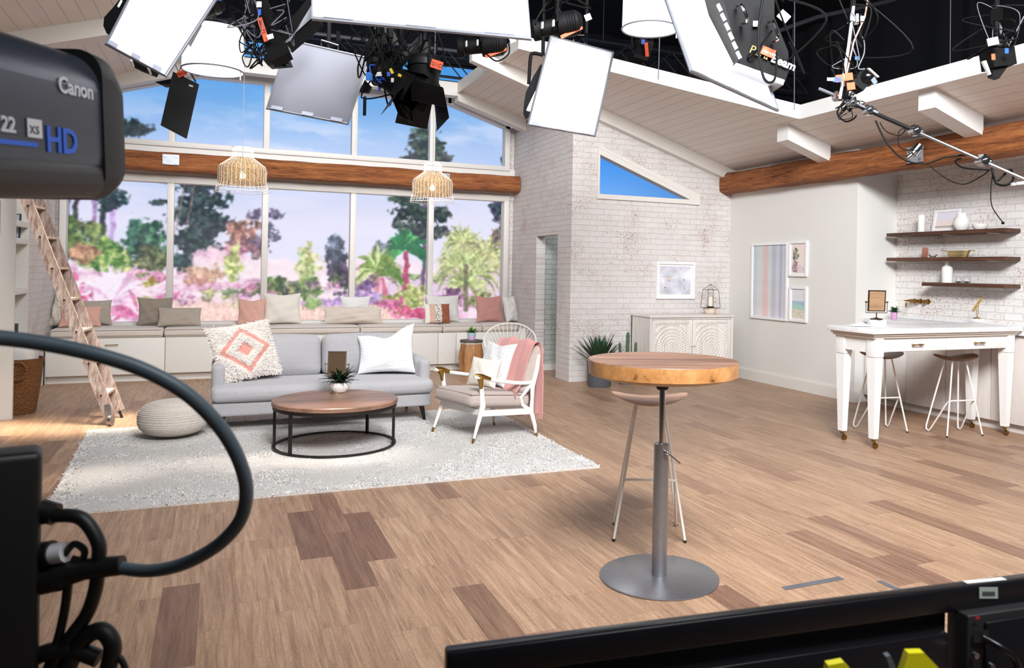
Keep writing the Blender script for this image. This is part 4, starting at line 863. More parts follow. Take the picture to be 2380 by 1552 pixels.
# ------------------------------------------------------------------ white armchair
def armchair():
    t = thing('armchair', 'white painted mid century armchair with taupe cushions and brass tipped legs', 'armchair', (2.25, 6.2, 0))
    wp = plain('white_lacquer', '#ebe7e2', .3, var=.01); cush = fabric('taupe_chenille', '#b5a7a0', '#a0928b', 200, .3, .25); gold = plain('brushed_gold', '#a98341', .3, .95, var=.15, nscale=60)
    # feet found on the floor: front-left, front-right, rear-right, rear-left
    FL, FR, RR = PZ(1003, 1008), PZ(1097, 1036), PZ(1249, 1018); RL = FL+(RR-FR)
    xv = _n(FR-FL); yv = _n(RR-FR); W = np.linalg.norm(FR-FL); Dp = np.linalg.norm(RR-FR)
    O = (FL+FR+RR+RL)/4
    def P(a, b, z): # a: -1..1 across, b: -1 front..1 back
        return O+xv*a*W/2+yv*b*Dp/2+np.array([0, 0, z])
    for s in (-1, 1):
        # front leg, rising to the arm
        top = P(s*.94, -.72, .555); mid = P(s*.93, -.66, .33); ft = P(s*1.0, -1.0, .0)
        b = MB().tube([ft+(mid-ft)*.18, ft+(mid-ft)*.6, mid, P(s*.93, -.70, .46), top], [.011, .019, .027, .02, .016], 10); b.build('front_leg', wp, t)
        MB().tube([ft, ft+(mid-ft)*.18], [.0095, .0115], 10).build('brass_tip', gold, t)
        # rear leg sweeping up to the backrest post, with the oval loop under the arm
        rt = P(s*1.0, 1.0, .0); j1 = P(s*.93, .72, .30); post = P(s*.93, 1.05, .74)
        b = MB().tube([rt+(j1-rt)*.17, P(s*.97, .93, .12), P(s*.94, .83, .24), P(s*.93, .86, .36), P(s*.93, .86, .46), P(s*.93, 1.0, .62), post], [.011, .018, .021, .017, .022, .021, .015], 10)
        b.tube([P(s*.93, .80, .25), P(s*.93, .55, .31), P(s*.93, .50, .37), P(s*.93, .72, .45), P(s*.93, .88, .50)], [.02, .016, .013, .016, .02], 10); b.build('rear_leg', wp, t)
        MB().tube([rt, rt+(j1-rt)*.17], [.0095, .0115], 10).build('brass_tip', gold, t)
        # side rail and arm
        MB().bar(P(s*.93, -.70, .265), P(s*.93, .82, .245), .024, .05).build('side_rail', wp, t)
        arm = [P(s*.97, -.95, .585), P(s*1.0, -.70, .567), P(s*1.0, -.2, .535), P(s*.98, .4, .505), P(s*.94, .86, .50)]
        MB().tube(catmull(arm, 5), .0175, 10).build('armrest', wp, t)
        h = MB(); h.tube([P(s*.94, -.72, .48), P(s*.95, -.74, .53), P(s*.97, -.78, .578)], [.018, .022, .034], 12); h.tube([P(s*.97, -.92, .60), P(s*.99, -.75, .582), P(s*1.0, -.5, .556)], [.012, .026, .019], 12); h.build('gold_cap', gold, t)
    MB().bar(P(-.93, -.68, .27), P(.93, -.68, .27), .03, .05).build('front_rail', wp, t); MB().bar(P(-.93, .8, .25), P(.93, .8, .25), .03, .05).build('rear_rail', wp, t)
    MB().tube([P(-.93, 1.05, .73), P(.93, 1.05, .73)], .014, 10).build('top_rail', wp, t)
    Rm = np.stack([xv, yv, np.array([0, 0, 1.])], 1)
    b = MB(); b.T = (Rm@rotx(R(-4)), P(0, -.05, .36)); b.rbox((-W*.455, -Dp*.48, -.062), (W*.455, Dp*.44, .062), .045, 4, puff=(0, .01, .025), k=12); sc_ = b.build('seat_cushion', cush, t, angle=60)
    b = MB(); b.T = (Rm@rotx(R(-4)), P(0, -.05, .36))
    for z in (-.045, .048): b.tube([(-W*.45, Dp*.40, z), (-W*.45, -Dp*.47, z), (W*.45, -Dp*.47, z), (W*.45, Dp*.40, z)], .004, 6)
    b.build('piping', plain('taupe_piping', '#8d7f78', .9), sc_)
    b = MB(); b.T = (Rm@rotx(R(-24)), P(0, .62, .40)); b.rbox((-W*.46, -.06, 0), (W*.46, .06, .46), .05, 4, puff=(0, .03, .01), k=12); b.build('back_cushion', cush, t, angle=60)
    yaw = math.degrees(math.atan2(xv[1], xv[0]))
    dpt = fabric('white_damask', '#d3d2d2', '#c2c1c1', 40, .2, .1)
    lean_pillow('large white pillow against the back of the white armchair', P(-.28, .30, .43), .42, .42, .13, yaw, 22, dpt, seed=31, wob=.005, group='pillows on the armchair', chop=.05)
    lean_pillow('small oatmeal lumbar pillow with seam lines at the front of the armchair', P(-.10, -.08, .43), .36, .27, .12, yaw+6, 18, striped('oatmeal_seam', '#ddd5ca', '#b5a99b', 0, 16, .06, strength=.5), seed=32, wob=.004, group='pillows on the armchair')
    # pink throw draped over the back
    th = thing('throw_blanket', 'dusty pink throw blanket draped over the back of the white armchair', 'blanket', P(.5, 1.0, .6))
    pinkc = fabric('pink_wool', '#c9928d', '#ba827d', 200, .4, .3)
    prof = [(.42, .40), (.50, .52), (.62, .66), (.78, .80), (.90, .865), (1.04, .87), (1.13, .82), (1.17, .70), (1.19, .50), (1.18, .34), (1.17, .20)]
    prof = [(.30, .42)]+[(q[0]-.02, q[1]) for q in prof[1:]]
    k = catmull([np.array([b_, z, 0]) for b_, z in prof], 6); n = 26; A = np.linspace(-.60, .99, n); G = np.zeros((len(k), n, 3)); G2 = G.copy()
    for i, q in enumerate(k):
        for j, a in enumerate(A):
            f = .018*math.sin(a*11+i*.05)+.010*math.sin(a*23+1); low = max(0, (.60-q[1]))*1.0
            aa = a*(1-.10*low) if a < .6 else a
            base = P(aa, q[0]*.94+.05+f*2.2*(.3+low), q[1]+.012*math.sin(a*9+i*.1))
            G[i, j] = base; G2[i, j] = base+yv*.008-np.array([0, 0, .006])
    b = MB().grid(G); b.grid(G2, flip=True); b.grid(np.stack([G[:, -1], G2[:, -1]], 1)); b.grid(np.stack([G[:, 0], G2[:, 0]], 1)); b.build('blanket', pinkc, th, angle=80)
    fr = MB()
    for j in range(0, n):
        for e in (0, -1):
            p = G[e, j]; fr.tube([p, p+np.array([0.004*math.sin(j), 0, -.05])], .004, 5)
    o = fr.build('fringe', pinkc, th)
armchair()
# ------------------------------------------------------------------ wooden drum side table with little plant, rope chair
def sidetable():
    c = PZ(1080, 866); cx, cy = 3.33, 9.72; t = thing('side_table', 'octagonal wooden drum side table with dark stone top', 'table', (cx, cy, 0))
    wd_ = wood('acacia_staves', '#6d4326', '#b98654', 1, 'z', .5, .2, streak=12)
    z1 = PY(1080, 790, cy)[2]; 
    MB().lathe([(0, 0), (.145, 0), (.185, z1*.5), (.15, z1-.05), (0, z1-.05)], (cx, cy, 0), 8).build('body', wd_, t, angle=20)
    MB().lathe([(.15, z1-.055), (.158, z1-.05), (.158, z1-.03), (.15, z1-.03), (0, z1-.03)], (cx, cy, 0), 8).build('rim_band', plain('pale_band', '#c9bcae', .5), t, angle=20)
    MB().lathe([(0, z1-.03), (.165, z1-.03), (.165, z1), (0, z1)], (cx, cy, 0), 8).build('tabletop', plain('slate', '#4f4844', .5, var=.15), t, angle=20)
    t = thing('potted_plant', 'tiny succulent in a pink and pale blue dipped pot on the drum side table', 'plant', (cx, cy, z1))
    tt = NT('dipped_glaze'); sp = tt.n('ShaderNodeSeparateXYZ'); tt.l(tt.obj(), sp.inputs[0]); f = tt.math('GREATER_THAN', sp.outputs[2], z1+.055); tt.l(tt.mix(f, '#d3aed6', '#a9c2cb'), tt.b.inputs['Base Color']); tt.set(None, .4)
    MB().lathe([(0, z1+.001), (.045, z1+.001), (.056, z1+.05), (.06, z1+.105), (.052, z1+.105), (.048, z1+.09), (0, z1+.09)], (cx, cy, 0), 24).build('pot', tt.m, t)
    blades((cx, cy, z1+.095), 46, .10, .022, .015, leafl, t, seed=9, curl=.6, lo=25, hi=85)
sidetable()
def ropechair():
    cx, cy = 3.72, 9.25; t = thing('rope_chair', 'round white metal chair with radiating cords behind the armchair', 'chair', (cx, cy, 0), R(-22), local=True)
    wm = plain('white_powder_coat', '#e6e1dc', .4, var=.02)
    # tilted oval hoop, cords converge to the seat ring
    M = rotx(R(-30)); hoop = [M@np.array([.355*math.cos(a), 0, .27*math.sin(a)])+np.array([0, .18, .52]) for a in np.linspace(0, 2*PI, 48, endpoint=False)]
    MB().tube(hoop, .011, 8, True).build('hoop', wm, t)
    ring = [np.array([.10*math.cos(a), .0+.06*math.sin(a)-.02, .345]) for a in np.linspace(0, 2*PI, 24, endpoint=False)]; MB().tube(ring, .008, 8, True).build('seat_ring', wm, t)
    b = MB(); n = 34
    for i in range(n):
        a = 2*PI*i/n+.05; p = M@np.array([.355*math.cos(a), 0, .27*math.sin(a)])+np.array([0, .18, .52]); q = np.array([.10*math.cos(a), .06*math.sin(a)-.02, .345]); mid = (p+q)/2+np.array([0, .03, -.03]); b.tube([p, mid, q], .004, 5)
    b.build('cords', wm, t)
    seat = [np.array([.30*math.cos(a), .26*math.sin(a)-.02, .33+.03*math.sin(a)]) for a in np.linspace(0, 2*PI, 40, endpoint=False)]; MB().tube(seat, .010, 8, True).build('seat_hoop', wm, t)
    for x, y in ((-.25, -.22), (.25, -.22), (-.22, .25), (.22, .25)): MB().tube([(x*.8, y*.7, .33), (x, y, 0)], .010, 8).build('leg', wm, t)
ropechair()
# ------------------------------------------------------------------ pendants
def pendant(label, px, topy, k, depth):
    c = PD(px[0], px[1], depth); t = thing('pendant_lamp', label, 'lamp', c, group='rattan pendant lamps')
    wm = bpy.data.materials.get('white_wire') or plain('white_wire', '#ece9e6', .4, var=.02); s_ = k/.84; rr = .262*s_; up = np.array([0, 0, 1.])
    rat = bpy.data.materials.get('rattan_weave')
    if rat is None:
        rat = wicker('rattan_weave', '#d09a5c', '#f6d8aa'); nt = rat.node_tree; pb = nt.nodes['Principled BSDF']
        # open basket weave: thin cane strips with light passing between them
        pb.inputs['Subsurface Weight'].default_value = .0
    prof = [(.94*rr, -.01*s_), (.95*rr, .14*s_), (.90*rr, .175*s_), (.42*rr, .275*s_)]
    b = MB(); n = 44; zs = list(np.linspace(0, 1, 15))
    def at_(q):   # q 0..1 along profile
        q = q*3; i = min(2, int(q)); f = q-i; return prof[i][0]*(1-f)+prof[i+1][0]*f, prof[i][1]*(1-f)+prof[i+1][1]*f
    for q in np.linspace(0, .93, 36):
        r, z = at_(q); b.tube([c+np.array([r*math.cos(a)*(1+.010*math.sin(a*22+q*60)), r*math.sin(a)*(1+.010*math.sin(a*22+q*60)), z]) for a in np.linspace(0, 2*PI, 60, endpoint=False)], .0042*s_, 4, True)
    for i in range(n):
        a = 2*PI*i/n; d = np.array([math.cos(a), math.sin(a), 0]); b.tube([c+d*r+up*z for r, z in prof], .0055*s_ if i % 2 else .004*s_, 4)
    b.build('rattan_shade', rat, t)
    w = MB(); n = 34
    for i in range(n):
        a = 2*PI*i/n; d = np.array([math.cos(a), math.sin(a), 0])
        w.tube([c+d*1.05*rr-up*.105*s_, c+d*.955*rr, c+d*.965*rr+up*.14*s_, c+d*.91*rr+up*.18*s_, c+d*.43*rr+up*.28*s_, c+d*.42*rr+up*.39*s_], .0016, 5)
    for r, z in ((1.05, -.105), (1.03, -.075), (.42, .39), (.42, .34)): w.tube([c+np.array([r*rr*math.cos(a), r*rr*math.sin(a), z*s_]) for a in np.linspace(0, 2*PI, 40, endpoint=False)], .003, 6, True)
    for a in (0, PI/2): d = np.array([math.cos(a), math.sin(a), 0])*.42*rr; w.tube([c+d+up*.39*s_, c-d+up*.39*s_], .003, 5)
    w.build('wire_cage', wm, t)
    MB().cyl(c+up*.12*s_, c+up*.21*s_, .02).build('socket', wm, t)
    MB().ball(c+up*.075*s_, .035, 14).build('bulb', bpy.data.materials.get('bulb_glow') or emitter('bulb_glow', '#ffe2b8', 14), t)
    MB().tube([c+up*.2*s_, c+up*1.0, np.array([c[0], c[1], 6.5])], .0028, 6).build('cord', bpy.data.materials.get('grey_cord') or plain('grey_cord', '#8d8d92', .5), t)
    l = bpy.data.lights.new('pendant_bulb', 'POINT'); l.energy = 26; l.color = (1, .82, .6); l.shadow_soft_size = .036; o = bpy.data.objects.new('pendant_bulb', l); C.objects.link(o); o.location = (c+up*.075*s_)*SV
pendant('rattan pendant lamp with white wire cage hanging left of the window centre', (563, 424), 0, .84, 8.2)
pendant('rattan pendant lamp with white wire cage hanging to the right, before the tall pine', (1005, 451), 0, .80, 8.9)
# ------------------------------------------------------------------ carved cabinet, lantern, picture, plants by the brick wall
def art(label, P0, U, V, w, h, fn, name='framed_picture', fr=.03, matw=.0, nx=60, nz=70, depth=.03, nrm=None, frame_mat=None, group=None, mat_col='#ecebe9'):
    # P0 lower left corner, U across, V up, nrm out of the wall
    P0, U, V = map(lambda a: np.array(a, float), (P0, U, V)); nrm = np.array(nrm, float)
    t = thing(name, label, 'picture', P0+U*w/2, group=group); b = MB(); fm = frame_mat or plain('white_frame', '#e9e8ea', .4, var=.01)
    for a, c in (((0, 0), (w, fr)), ((0, h-fr), (w, h)), ((0, fr), (fr, h-fr)), ((w-fr, fr), (w, h-fr))):
        q = [P0+U*a[0]+V*a[1], P0+U*c[0]+V*a[1], P0+U*c[0]+V*c[1], P0+U*a[0]+V*c[1]]; b.prism([x+nrm*.001 for x in q], nrm*depth)
    b.build('frame', fm, t)
    if matw:
        q = [P0+U*fr+V*fr, P0+U*(w-fr)+V*fr, P0+U*(w-fr)+V*(h-fr), P0+U*fr+V*(h-fr)]; MB().prism([x+nrm*.002 for x in q], nrm*.008).build('mount_board', plain('mount_board', mat_col, .8, var=.01), t)
    e = fr+matw; s_, r_ = np.meshgrid(np.linspace(0, 1, nx), np.linspace(0, 1, nz), indexing='ij')
    Pq = P0+U*(e+(w-2*e)*s_)[..., None]+V*(e+(h-2*e)*r_)[..., None]+nrm*.012
    col = np.clip(fn(s_, r_), 0, 1); col = np.where(col <= .04045, col/12.92, ((col+.055)/1.055)**2.4)
    flip = np.dot(np.cross(U, V), nrm) < 0
    MB().grid(Pq, flip=flip).build('print', printed(name+'_print', 0, .5), t, smooth=False, colors=np.concatenate([col.reshape(-1, 3), np.ones((nx*nz, 1))], 1)); return t
def beach(s, r):
    c = hexc('#b9bcc6')*np.ones(s.shape+(3,)); c = c*(1-.35*vnoise(s*90, r*60, 20, 5)[..., None])+.33*vnoise(s*60, r*90, 30, 6)[..., None]*np.array([.95, .9, .95])
    m = np.clip(1-abs(r-.64-.12*(s-.2))/.02, 0, 1)*(s < .5); c = c*(1-m[..., None]*.6)+hexc('#8b8f9c')*m[..., None]*.6
    m = (np.hypot((s-.27)/.045, (r-.57)/.03) < 1); c[m] = hexc('#e0b844')
    for x, y in ((.17, .24), (.77, .52), (.80, .22), (.3, .5)): m = np.hypot((s-x)/.02, (r-y)/.02) < 1; c[m] = hexc('#4a464e')
    return c+.06
art('white framed pale beach photograph on the brick wall above the carved cabinet', (5.765, 8.82, 1.13), (1, 0, 0), (0, 0, 1), .655, .53, beach, fr=.035, matw=.03, nrm=(0, -1, 0))
def stripes(s, r):
    w = vnoise(s*60, r*6, 8, 2); c = np.ones(s.shape+(3,))*hexc('#c3ced2'); r2_ = vnoise(s*5, r*60, 12, 4)
    st = [(0, .12, '#b5c4cc'), (.12, .3, '#c9d3d2'), (.3, .47, '#dbb3b4'), (.47, .55, '#cfd6cf'), (.55, .72, '#a9b1c6'), (.72, .78, '#bcc3d2'), (.78, .9, '#9ba2c0'), (.9, 1.01, '#b9bccb')]
    s2 = s+(w-.5)*.05
    for a, b_, h_ in st: m = np.clip((s2-a)/.03, 0, 1)*np.clip((b_-s2)/.03, 0, 1); c = c*(1-m[..., None])+hexc(h_)*m[..., None]
    return (c*.72+.28*hexc('#dcdcdc'))*(1-.1*r2_[..., None])+np.array([.12, .07, .07])*((1-r)[..., None]**2)*.8+.02
def pot(s, r):
    P = Paint(s*100, (1-r)*130, np.ones(s.shape+(3,))*hexc('#e7d8d1')); P.blob(30, 45, 26, 38, '#2f3a30', '#c9c8ad', 9, .55, .15, 3); P.blob(30, 100, 26, 30, '#7d6a72', '#c4a9ab', 8, .6, .15, 4)
    for i in range(9): P.line(30, 75, 12+i*5, 12+(i*13) % 20, 1.6, '#5a6150' if i % 2 else '#d8d4b8')
    P.blob(70, 110, 40, 24, '#c3b1c9', '#ecd6cf', 9, .5, .15, 5); return P.c
def sea(s, r):
    P = Paint(s*100, (1-r)*130, np.ones(s.shape+(3,))*hexc('#dadbe0')); y = P.y
    P.put(np.clip((y-48)/8, 0, .8), hexc('#8fb3c6')); P.put(np.clip((y-56-s*14)/6, 0, .9), hexc('#a7cfc4')); P.put(np.clip((y-72-vnoise(P.x, y, 14, 3)*14-s*12)/6, 0, 1), hexc('#dcd5c3'))
    n = vnoise(P.x, y, 5, 8); P.put((y > 84)*(n > .62)*.6, hexc('#a89a7d')); return P.c
RW = 7.05
def rwpic(label, px, fn, matw, grp='white framed prints on the plain right wall'):
    x0, y0, x1, y1 = px; a = PX(x0, (y0+y1)/2, RW-.02); c = PX(x1, (y0+y1)/2, RW-.02); top = PX(x0, y0, RW-.02)[2]; bot = PX(x0, y1, RW-.02)[2]
    art(label, (RW, a[1], bot), (0, -1, 0), (0, 0, 1), a[1]-c[1], top-bot, fn, fr=.03, matw=matw, nrm=(-1, 0, 0), group=grp)
rwpic('largest white framed print with blurred vertical pastel stripes', (1746, 566, 1830, 738), stripes, .0)
rwpic('upper small white framed print of a potted plant', (1833, 561, 1876, 642), pot, .014)
rwpic('lower small white framed print of a seashore', (1834, 665, 1875, 746), sea, .014)
# carved cabinet
def cabinet():
    x0, x1, y0, y1, H = 5.37, 6.74, 8.33, 8.80, .925; t = thing('carved_cabinet', 'whitewashed two door cabinet with carved medallion doors against the brick wall', 'cabinet', ((x0+x1)/2, 8.56, 0))
    ww = wood('whitewashed_wood', '#cfc8c2', '#e6e1dc', .8, 'z', .65, .25)
    MB().rbox((x0-.012, y0-.015, H-.03), (x1+.012, y1, H), .004).build('top', wood('whitewashed_top', '#cfc8c1', '#e4dfd9', .8, 'x', .6, .2), t)
    b = MB().box((x0, y0, .06), (x0+.03, y1, H-.03)); b.box((x1-.03, y0, .06), (x1, y1, H-.03)); b.box((x0, y1-.02, .06), (x1, y1, H-.03)); b.box((x0, y0, .06), (x1, y1, .10)); b.box((x0+.03, y0+.01, H-.055), (x1-.03, y0+.03, H-.03)); b.build('carcass', ww, t)
    for x in (x0+.03, x1-.07):
        for y in (y0+.02, y1-.06): MB().box((x, y, 0), (x+.04, y+.04, .06)).build('foot', ww, t)
    dw = (x1-x0-.06)/2
    for k in range(2):
        a = x0+.03+k*dw+.004; c = a+dw-.008; z0, z1 = .105, H-.06; b = MB(); f = .055
        b.rbox((a, y0-.004, z0), (a+f, y0+.018, z1), .004); b.rbox((c-f, y0-.004, z0), (c, y0+.018, z1), .004); b.rbox((a+f, y0-.004, z0), (c-f, y0+.018, z0+f), .004); b.rbox((a+f, y0-.004, z1-f), (c-f, y0+.018, z1), .004)
        o = b.build('door', ww, t)
        # carved panel: petals in rings, corner fans
        nx = 200; w_, h_ = c-a-2*f, z1-z0-2*f; s_, r_ = np.meshgrid(np.linspace(-.5, .5, nx)*w_, np.linspace(-.5, .5, int(nx*h_/w_))*h_, indexing='ij'); rr = np.hypot(s_, r_); th = np.arctan2(r_, s_)
        hgt = np.zeros_like(rr); rings = [(0, .03, 8), (.03, .065, 12), (.065, .105, 16), (.105, .15, 24), (.15, .19, 32), (.19, .235, 36), (.235, .29, 44), (.29, .36, 50), (.36, .45, 56)]
        for i, (r0, r1, n) in enumerate(rings):
            q = (rr-r0)/(r1-r0); m = (q >= 0) & (q < 1); pet = abs(np.sin(th*n/2+(i % 2)*PI/2)); v_ = np.sin(np.clip(q, 0, 1)*PI)*(.35+.65*pet); v_ = np.where(pet < .28, .1, v_); hgt = np.where(m, v_, hgt)
        Pp = np.stack([(a+c)/2+s_, y0+.010-hgt*.011, (z0+z1)/2+r_], -1); MB().grid(Pp).build('carved_panel', ww, o)
        kx = c-.02 if k == 0 else a+.02; MB().lathe([(.004, 0), (.006, .014), (.013, .02), (.011, .03), (0, .033)], (kx, y0-.004, (z0+z1)/2+.03), 14, ax=(0, -1, 0)).build('knob', ww, o)
cabinet()
def lantern():
    c = PY(1651, 724, 8.55); c[2] = .926; t = thing('candle_lantern', 'black wire house shaped candle lantern on a faceted pale wooden bowl base', 'lantern', c)
    x, y, z = c; s = .001*0+.0061*1
    MB().lathe([(.07, 0), (.085, .02), (.107, .085), (0, .085)], c, 8).build('base', wood('bleached_wood', '#b89f8b', '#e2d2c4', 1, 'x', .6, .1), t, angle=15)
    b = MB(); w0, w1, z0, z1, z2 = .105, .085, .088, .345, .425
    q0 = [np.array([x+sx*w0, y+sy*w0*.8, z+z0]) for sx, sy in ((-1, -1), (1, -1), (1, 1), (-1, 1))]; q1 = [np.array([x+sx*w1, y+sy*w1*.8, z+z1]) for sx, sy in ((-1, -1), (1, -1), (1, 1), (-1, 1))]; top = np.array([x, y, z+z2])
    for i in range(4): b.tube([q0[i], q1[i]], .003, 6); b.tube([q1[i], top], .003, 6); b.tube([q0[i], q0[(i+1) % 4]], .003, 6); b.tube([q1[i], q1[(i+1) % 4]], .003, 6)
    b.build('wire_frame', black_metal, t); MB().lathe([(0, 0), (.045, 0), (.05, .02), (0, .02)], (x, y, z+.09), 16).build('candle_dish', black_metal, t)
    MB().lathe([(0, 0), (.03, 0), (.03, .13), (.02, .128), (0, .122)], (x, y, z+.11), 16).build('candle', plain('ivory_wax', '#e6dccb', .5, var=.02), t)
lantern()
def yucca():
    c = PZ(1370, 890); c = np.array([4.655, 8.40, 0]); t = thing('potted_yucca', 'spiky green yucca in a tall grey tapered pot by the brick corner', 'plant', c)
    MB().lathe([(0, 0), (.145, 0), (.152, .02), (.165, .30), (.167, .33), (.15, .33), (.145, .29), (0, .29)], c, 32, sx=1).build('pot', plain('zinc_grey', '#5d6066', .55, .2, var=.15, nscale=10), t)
    blades(c+np.array([0, 0, .28]), 90, .42, .035, .04, plain('yucca_green', '#27482e', .5, var=.35, nscale=20), t, seed=12, curl=.15, lo=32, hi=88)
    c = np.array([5.12, 8.48, 0]); t = thing('potted_cactus', 'slim three armed cactus between the yucca and the carved cabinet', 'plant', c)
    MB().lathe([(0, 0), (.10, 0), (.12, .24), (.10, .24), (0, .20)], c, 24).build('pot', plain('zinc_grey_small', '#6d7076', .55, .2, var=.15), t)
    cg = plain('cactus_green', '#52684c', .7, var=.45, nscale=60)
    def col(pts, r):
        b = MB(); P = catmull(pts, 8); n = len(P); k = 16; x_, y_ = np.array([1., 0, 0]), np.array([0, 1., 0]); G = np.zeros((n, k+1, 3))
        for i, p in enumerate(P):
            e = math.sqrt(max(.02, 1-max(0, (i/(n-1)-.85)/.15)**2))
            for j in range(k+1): a = 2*PI*j/k; rr = r*e*(1+.13*math.cos(a*8/1)); G[i, j] = p+(x_*math.cos(a)+y_*math.sin(a))*rr
        return b.grid(G)
    col([c+[0, 0, .2], c+[0, 0, .4], c+[.005, 0, .70]], .024).build('stem', cg, t); col([c+[-.02, 0, .36], c+[-.10, 0, .38], c+[-.115, 0, .56]], .018).build('arm', cg, t); col([c+[.02, 0, .34], c+[.11, 0, .36], c+[.125, 0, .56]], .018).build('arm', cg, t)
yucca()
# ------------------------------------------------------------------ kitchen corner
marble = NT('white_marble'); p_ = marble.obj(); n1_ = marble.noise(p_, 3, 6, .6, 2.5); n2_ = marble.noise(p_, 30, 3, .6)
marble.l(marble.mix(marble.ramp(marble.math('ABSOLUTE', marble.math('SUBTRACT', n1_, .5)), [(.0, .28), (.035, 0.)]), marble.mix(n2_, '#d9d8d9', '#e4e3e4'), '#a9a8ab'), marble.b.inputs['Base Color']); marble = marble.set(None, .25)
grey_lam = wood('pale_ash_laminate', '#ccc4bf', '#d6cfca', .6, 'z', .5, .05)
def kitchen():
    X0 = 7.18; KS = [(6.49, 6.15), (6.15, 5.62), (5.62, 5.09), (5.09, 4.60), (4.60, 4.05), (4.05, 3.4)]
    # seams from the photo: door edges along the run
    sx = [PX(p, 860, X0)[1] for p in (2014, 2105, 2198, 2303)]; ys = [6.48]+sx+[sx[-1]-.5, sx[-1]-1.1]
    lb = ['kitchen base cabinet with filler panel next to the plain wall', 'kitchen base cabinet behind the left stool, one brass knob', 'kitchen base cabinet seen between the two stools', 'kitchen base cabinet behind the right stool', 'plain kitchen base cabinet right of the island table leg', 'plain kitchen base cabinet at the right edge of the picture']
    for i in range(6):
        y1, y0 = ys[i], ys[i+1]; t = thing('base_cabinet', lb[i], 'cabinet', (7.4, (y0+y1)/2, 0), group='kitchen base cabinets')
        b = MB().box((X0+.02, y0+.001, .09), (7.68, y1-.001, .955)); b.box((X0+.075, y0+.001, 0), (7.68, y1-.001, .09)); b.build('carcass', grey_lam, t)
        d = MB().rbox((X0, y0+.003, .092), (X0+.02, y1-.003, .95), .002).build('door', grey_lam, t)
        ky = {1: y0+.05, 2: y0+.05, 3: y1-.05}.get(i)
        if ky: MB().lathe([(.005, 0), (.006, .014), (.016, .022), (.014, .034), (0, .038)], (X0, ky, .775), 14, ax=(-1, 0, 0)).build('knob', brass, d)
    t = thing('worktop', 'white marble kitchen worktop along the brick wall', 'worktop', (7.4, 5, .96)); MB().rbox((7.135, 2.6, .957), (7.687, 6.495, 1.0), .004).build('slab', marble, t)
    MB().rbox((7.665, 2.6, 1.001), (7.689, 6.495, 1.03), .002).build('upstand', marble, t)
kitchen()
shelfw = wood('dark_walnut_shelf', '#2f1c13', '#5f3b28', 1., 'y', .55, .4)
for lab, pa, pb, z, dth in (('top dark wooden wall shelf with the picture and white vases', (2060, 545), (2335, 535), 0, .2), ('middle dark wooden wall shelf with the copper cup and gold basket', (2060, 602), (2335, 601), 0, .2), ('shortest and lowest dark wooden wall shelf with the white bottle', (2142, 660), (2335, 665), 0, .2)):
    xf = 7.44; a, b_ = PX(*pa, xf), PX(*pb, xf); z = (a[2]+b_[2])/2; t = thing('wall_shelf', lab, 'shelf', (7.55, (a[1]+b_[1])/2, z), group='dark wall shelves over the worktop')
    MB().rbox((xf, b_[1], z-.02), (7.688, a[1], z+.02), .004).build('board', shelfw, t)
    for yy in (b_[1]+.2, (a[1]+b_[1])/2, a[1]-.2): MB().bar((xf+.04, yy, z-.024), (7.688, yy, z-.024), .03, .006).build('bracket', white_trim, t)
    if 'top' in lab: ZT, = (z+.02,)
    elif 'middle' in lab: ZM = z+.02
    else: ZL = z+.02
def at(px, py, x=7.56): return PX(px, py, x)
wc = plain('white_glaze', '#e4e2de', .35, var=.02); wcm = plain('white_matte_glaze', '#e8e6e2', .6, var=.02)
def vase(label, px, zz, prof, mat, name='vase', cat='vase', part='body', n=28):
    y = PX(px, 600, 7.56)[1]; t = thing(name, label, cat, (7.56, y, zz)); MB().lathe([(r, z) for r, z in prof], (7.56, y, zz+.001), n).build(part, mat, t); return t, y
vase('plain white cylinder vase at the left of the top shelf', 2140, ZT, [(0, 0), (.04, 0), (.042, .20), (.036, .20), (.034, .01), (0, .01)], wcm)
vase('round bellied white vase beside the picture on the top shelf', 2233, ZT, [(0, 0), (.05, 0), (.072, .03), (.082, .08), (.072, .125), (.050, .155), (.053, .19), (.047, .19), (.043, .155), (.0, .14)], wc)
vase('low white bowl at the right of the top shelf', 2276, ZT, [(0, 0), (.05, 0), (.075, .03), (.078, .06), (.07, .06), (.05, .015), (0, .012)], wc, 'bowl', 'bowl')
a_ = PX(2172, 520, 7.6); b__ = PX(2226, 520, 7.6)
yy = PX(2198, 520, 7.62)[1]; art('white framed pale sunset picture leaning behind the vase on the top shelf', (7.62, yy+.16, ZT+.002), (0, -1, 0), _n([.18, 0, 1]), .32, .25, lambda s, r: np.where((r > .5)[..., None], hexc('#dcd6e2'), hexc('#e6d6cf'))*np.where(((r < .16) & (r > .1))[..., None], .75, 1.), fr=.028, nrm=_n([-1, 0, .18]), depth=.02, nx=20, nz=20)
vase('faceted copper cup on the middle shelf', 2150, ZM, [(0, 0), (.024, 0), (.036, .06), (.030, .115), (.026, .115), (.03, .06), (0, .01)], plain('copper_pink', '#c4836f', .35, .6, var=.1), 'cup', 'cup', n=8)
clear = glass('clear_glass')
vase('small clear glass bowl beside the copper cup', 2168, ZM, [(0, 0), (.025, 0), (.05, .035), (.047, .035), (.022, .006), (0, .006)], clear, 'bowl', 'bowl')
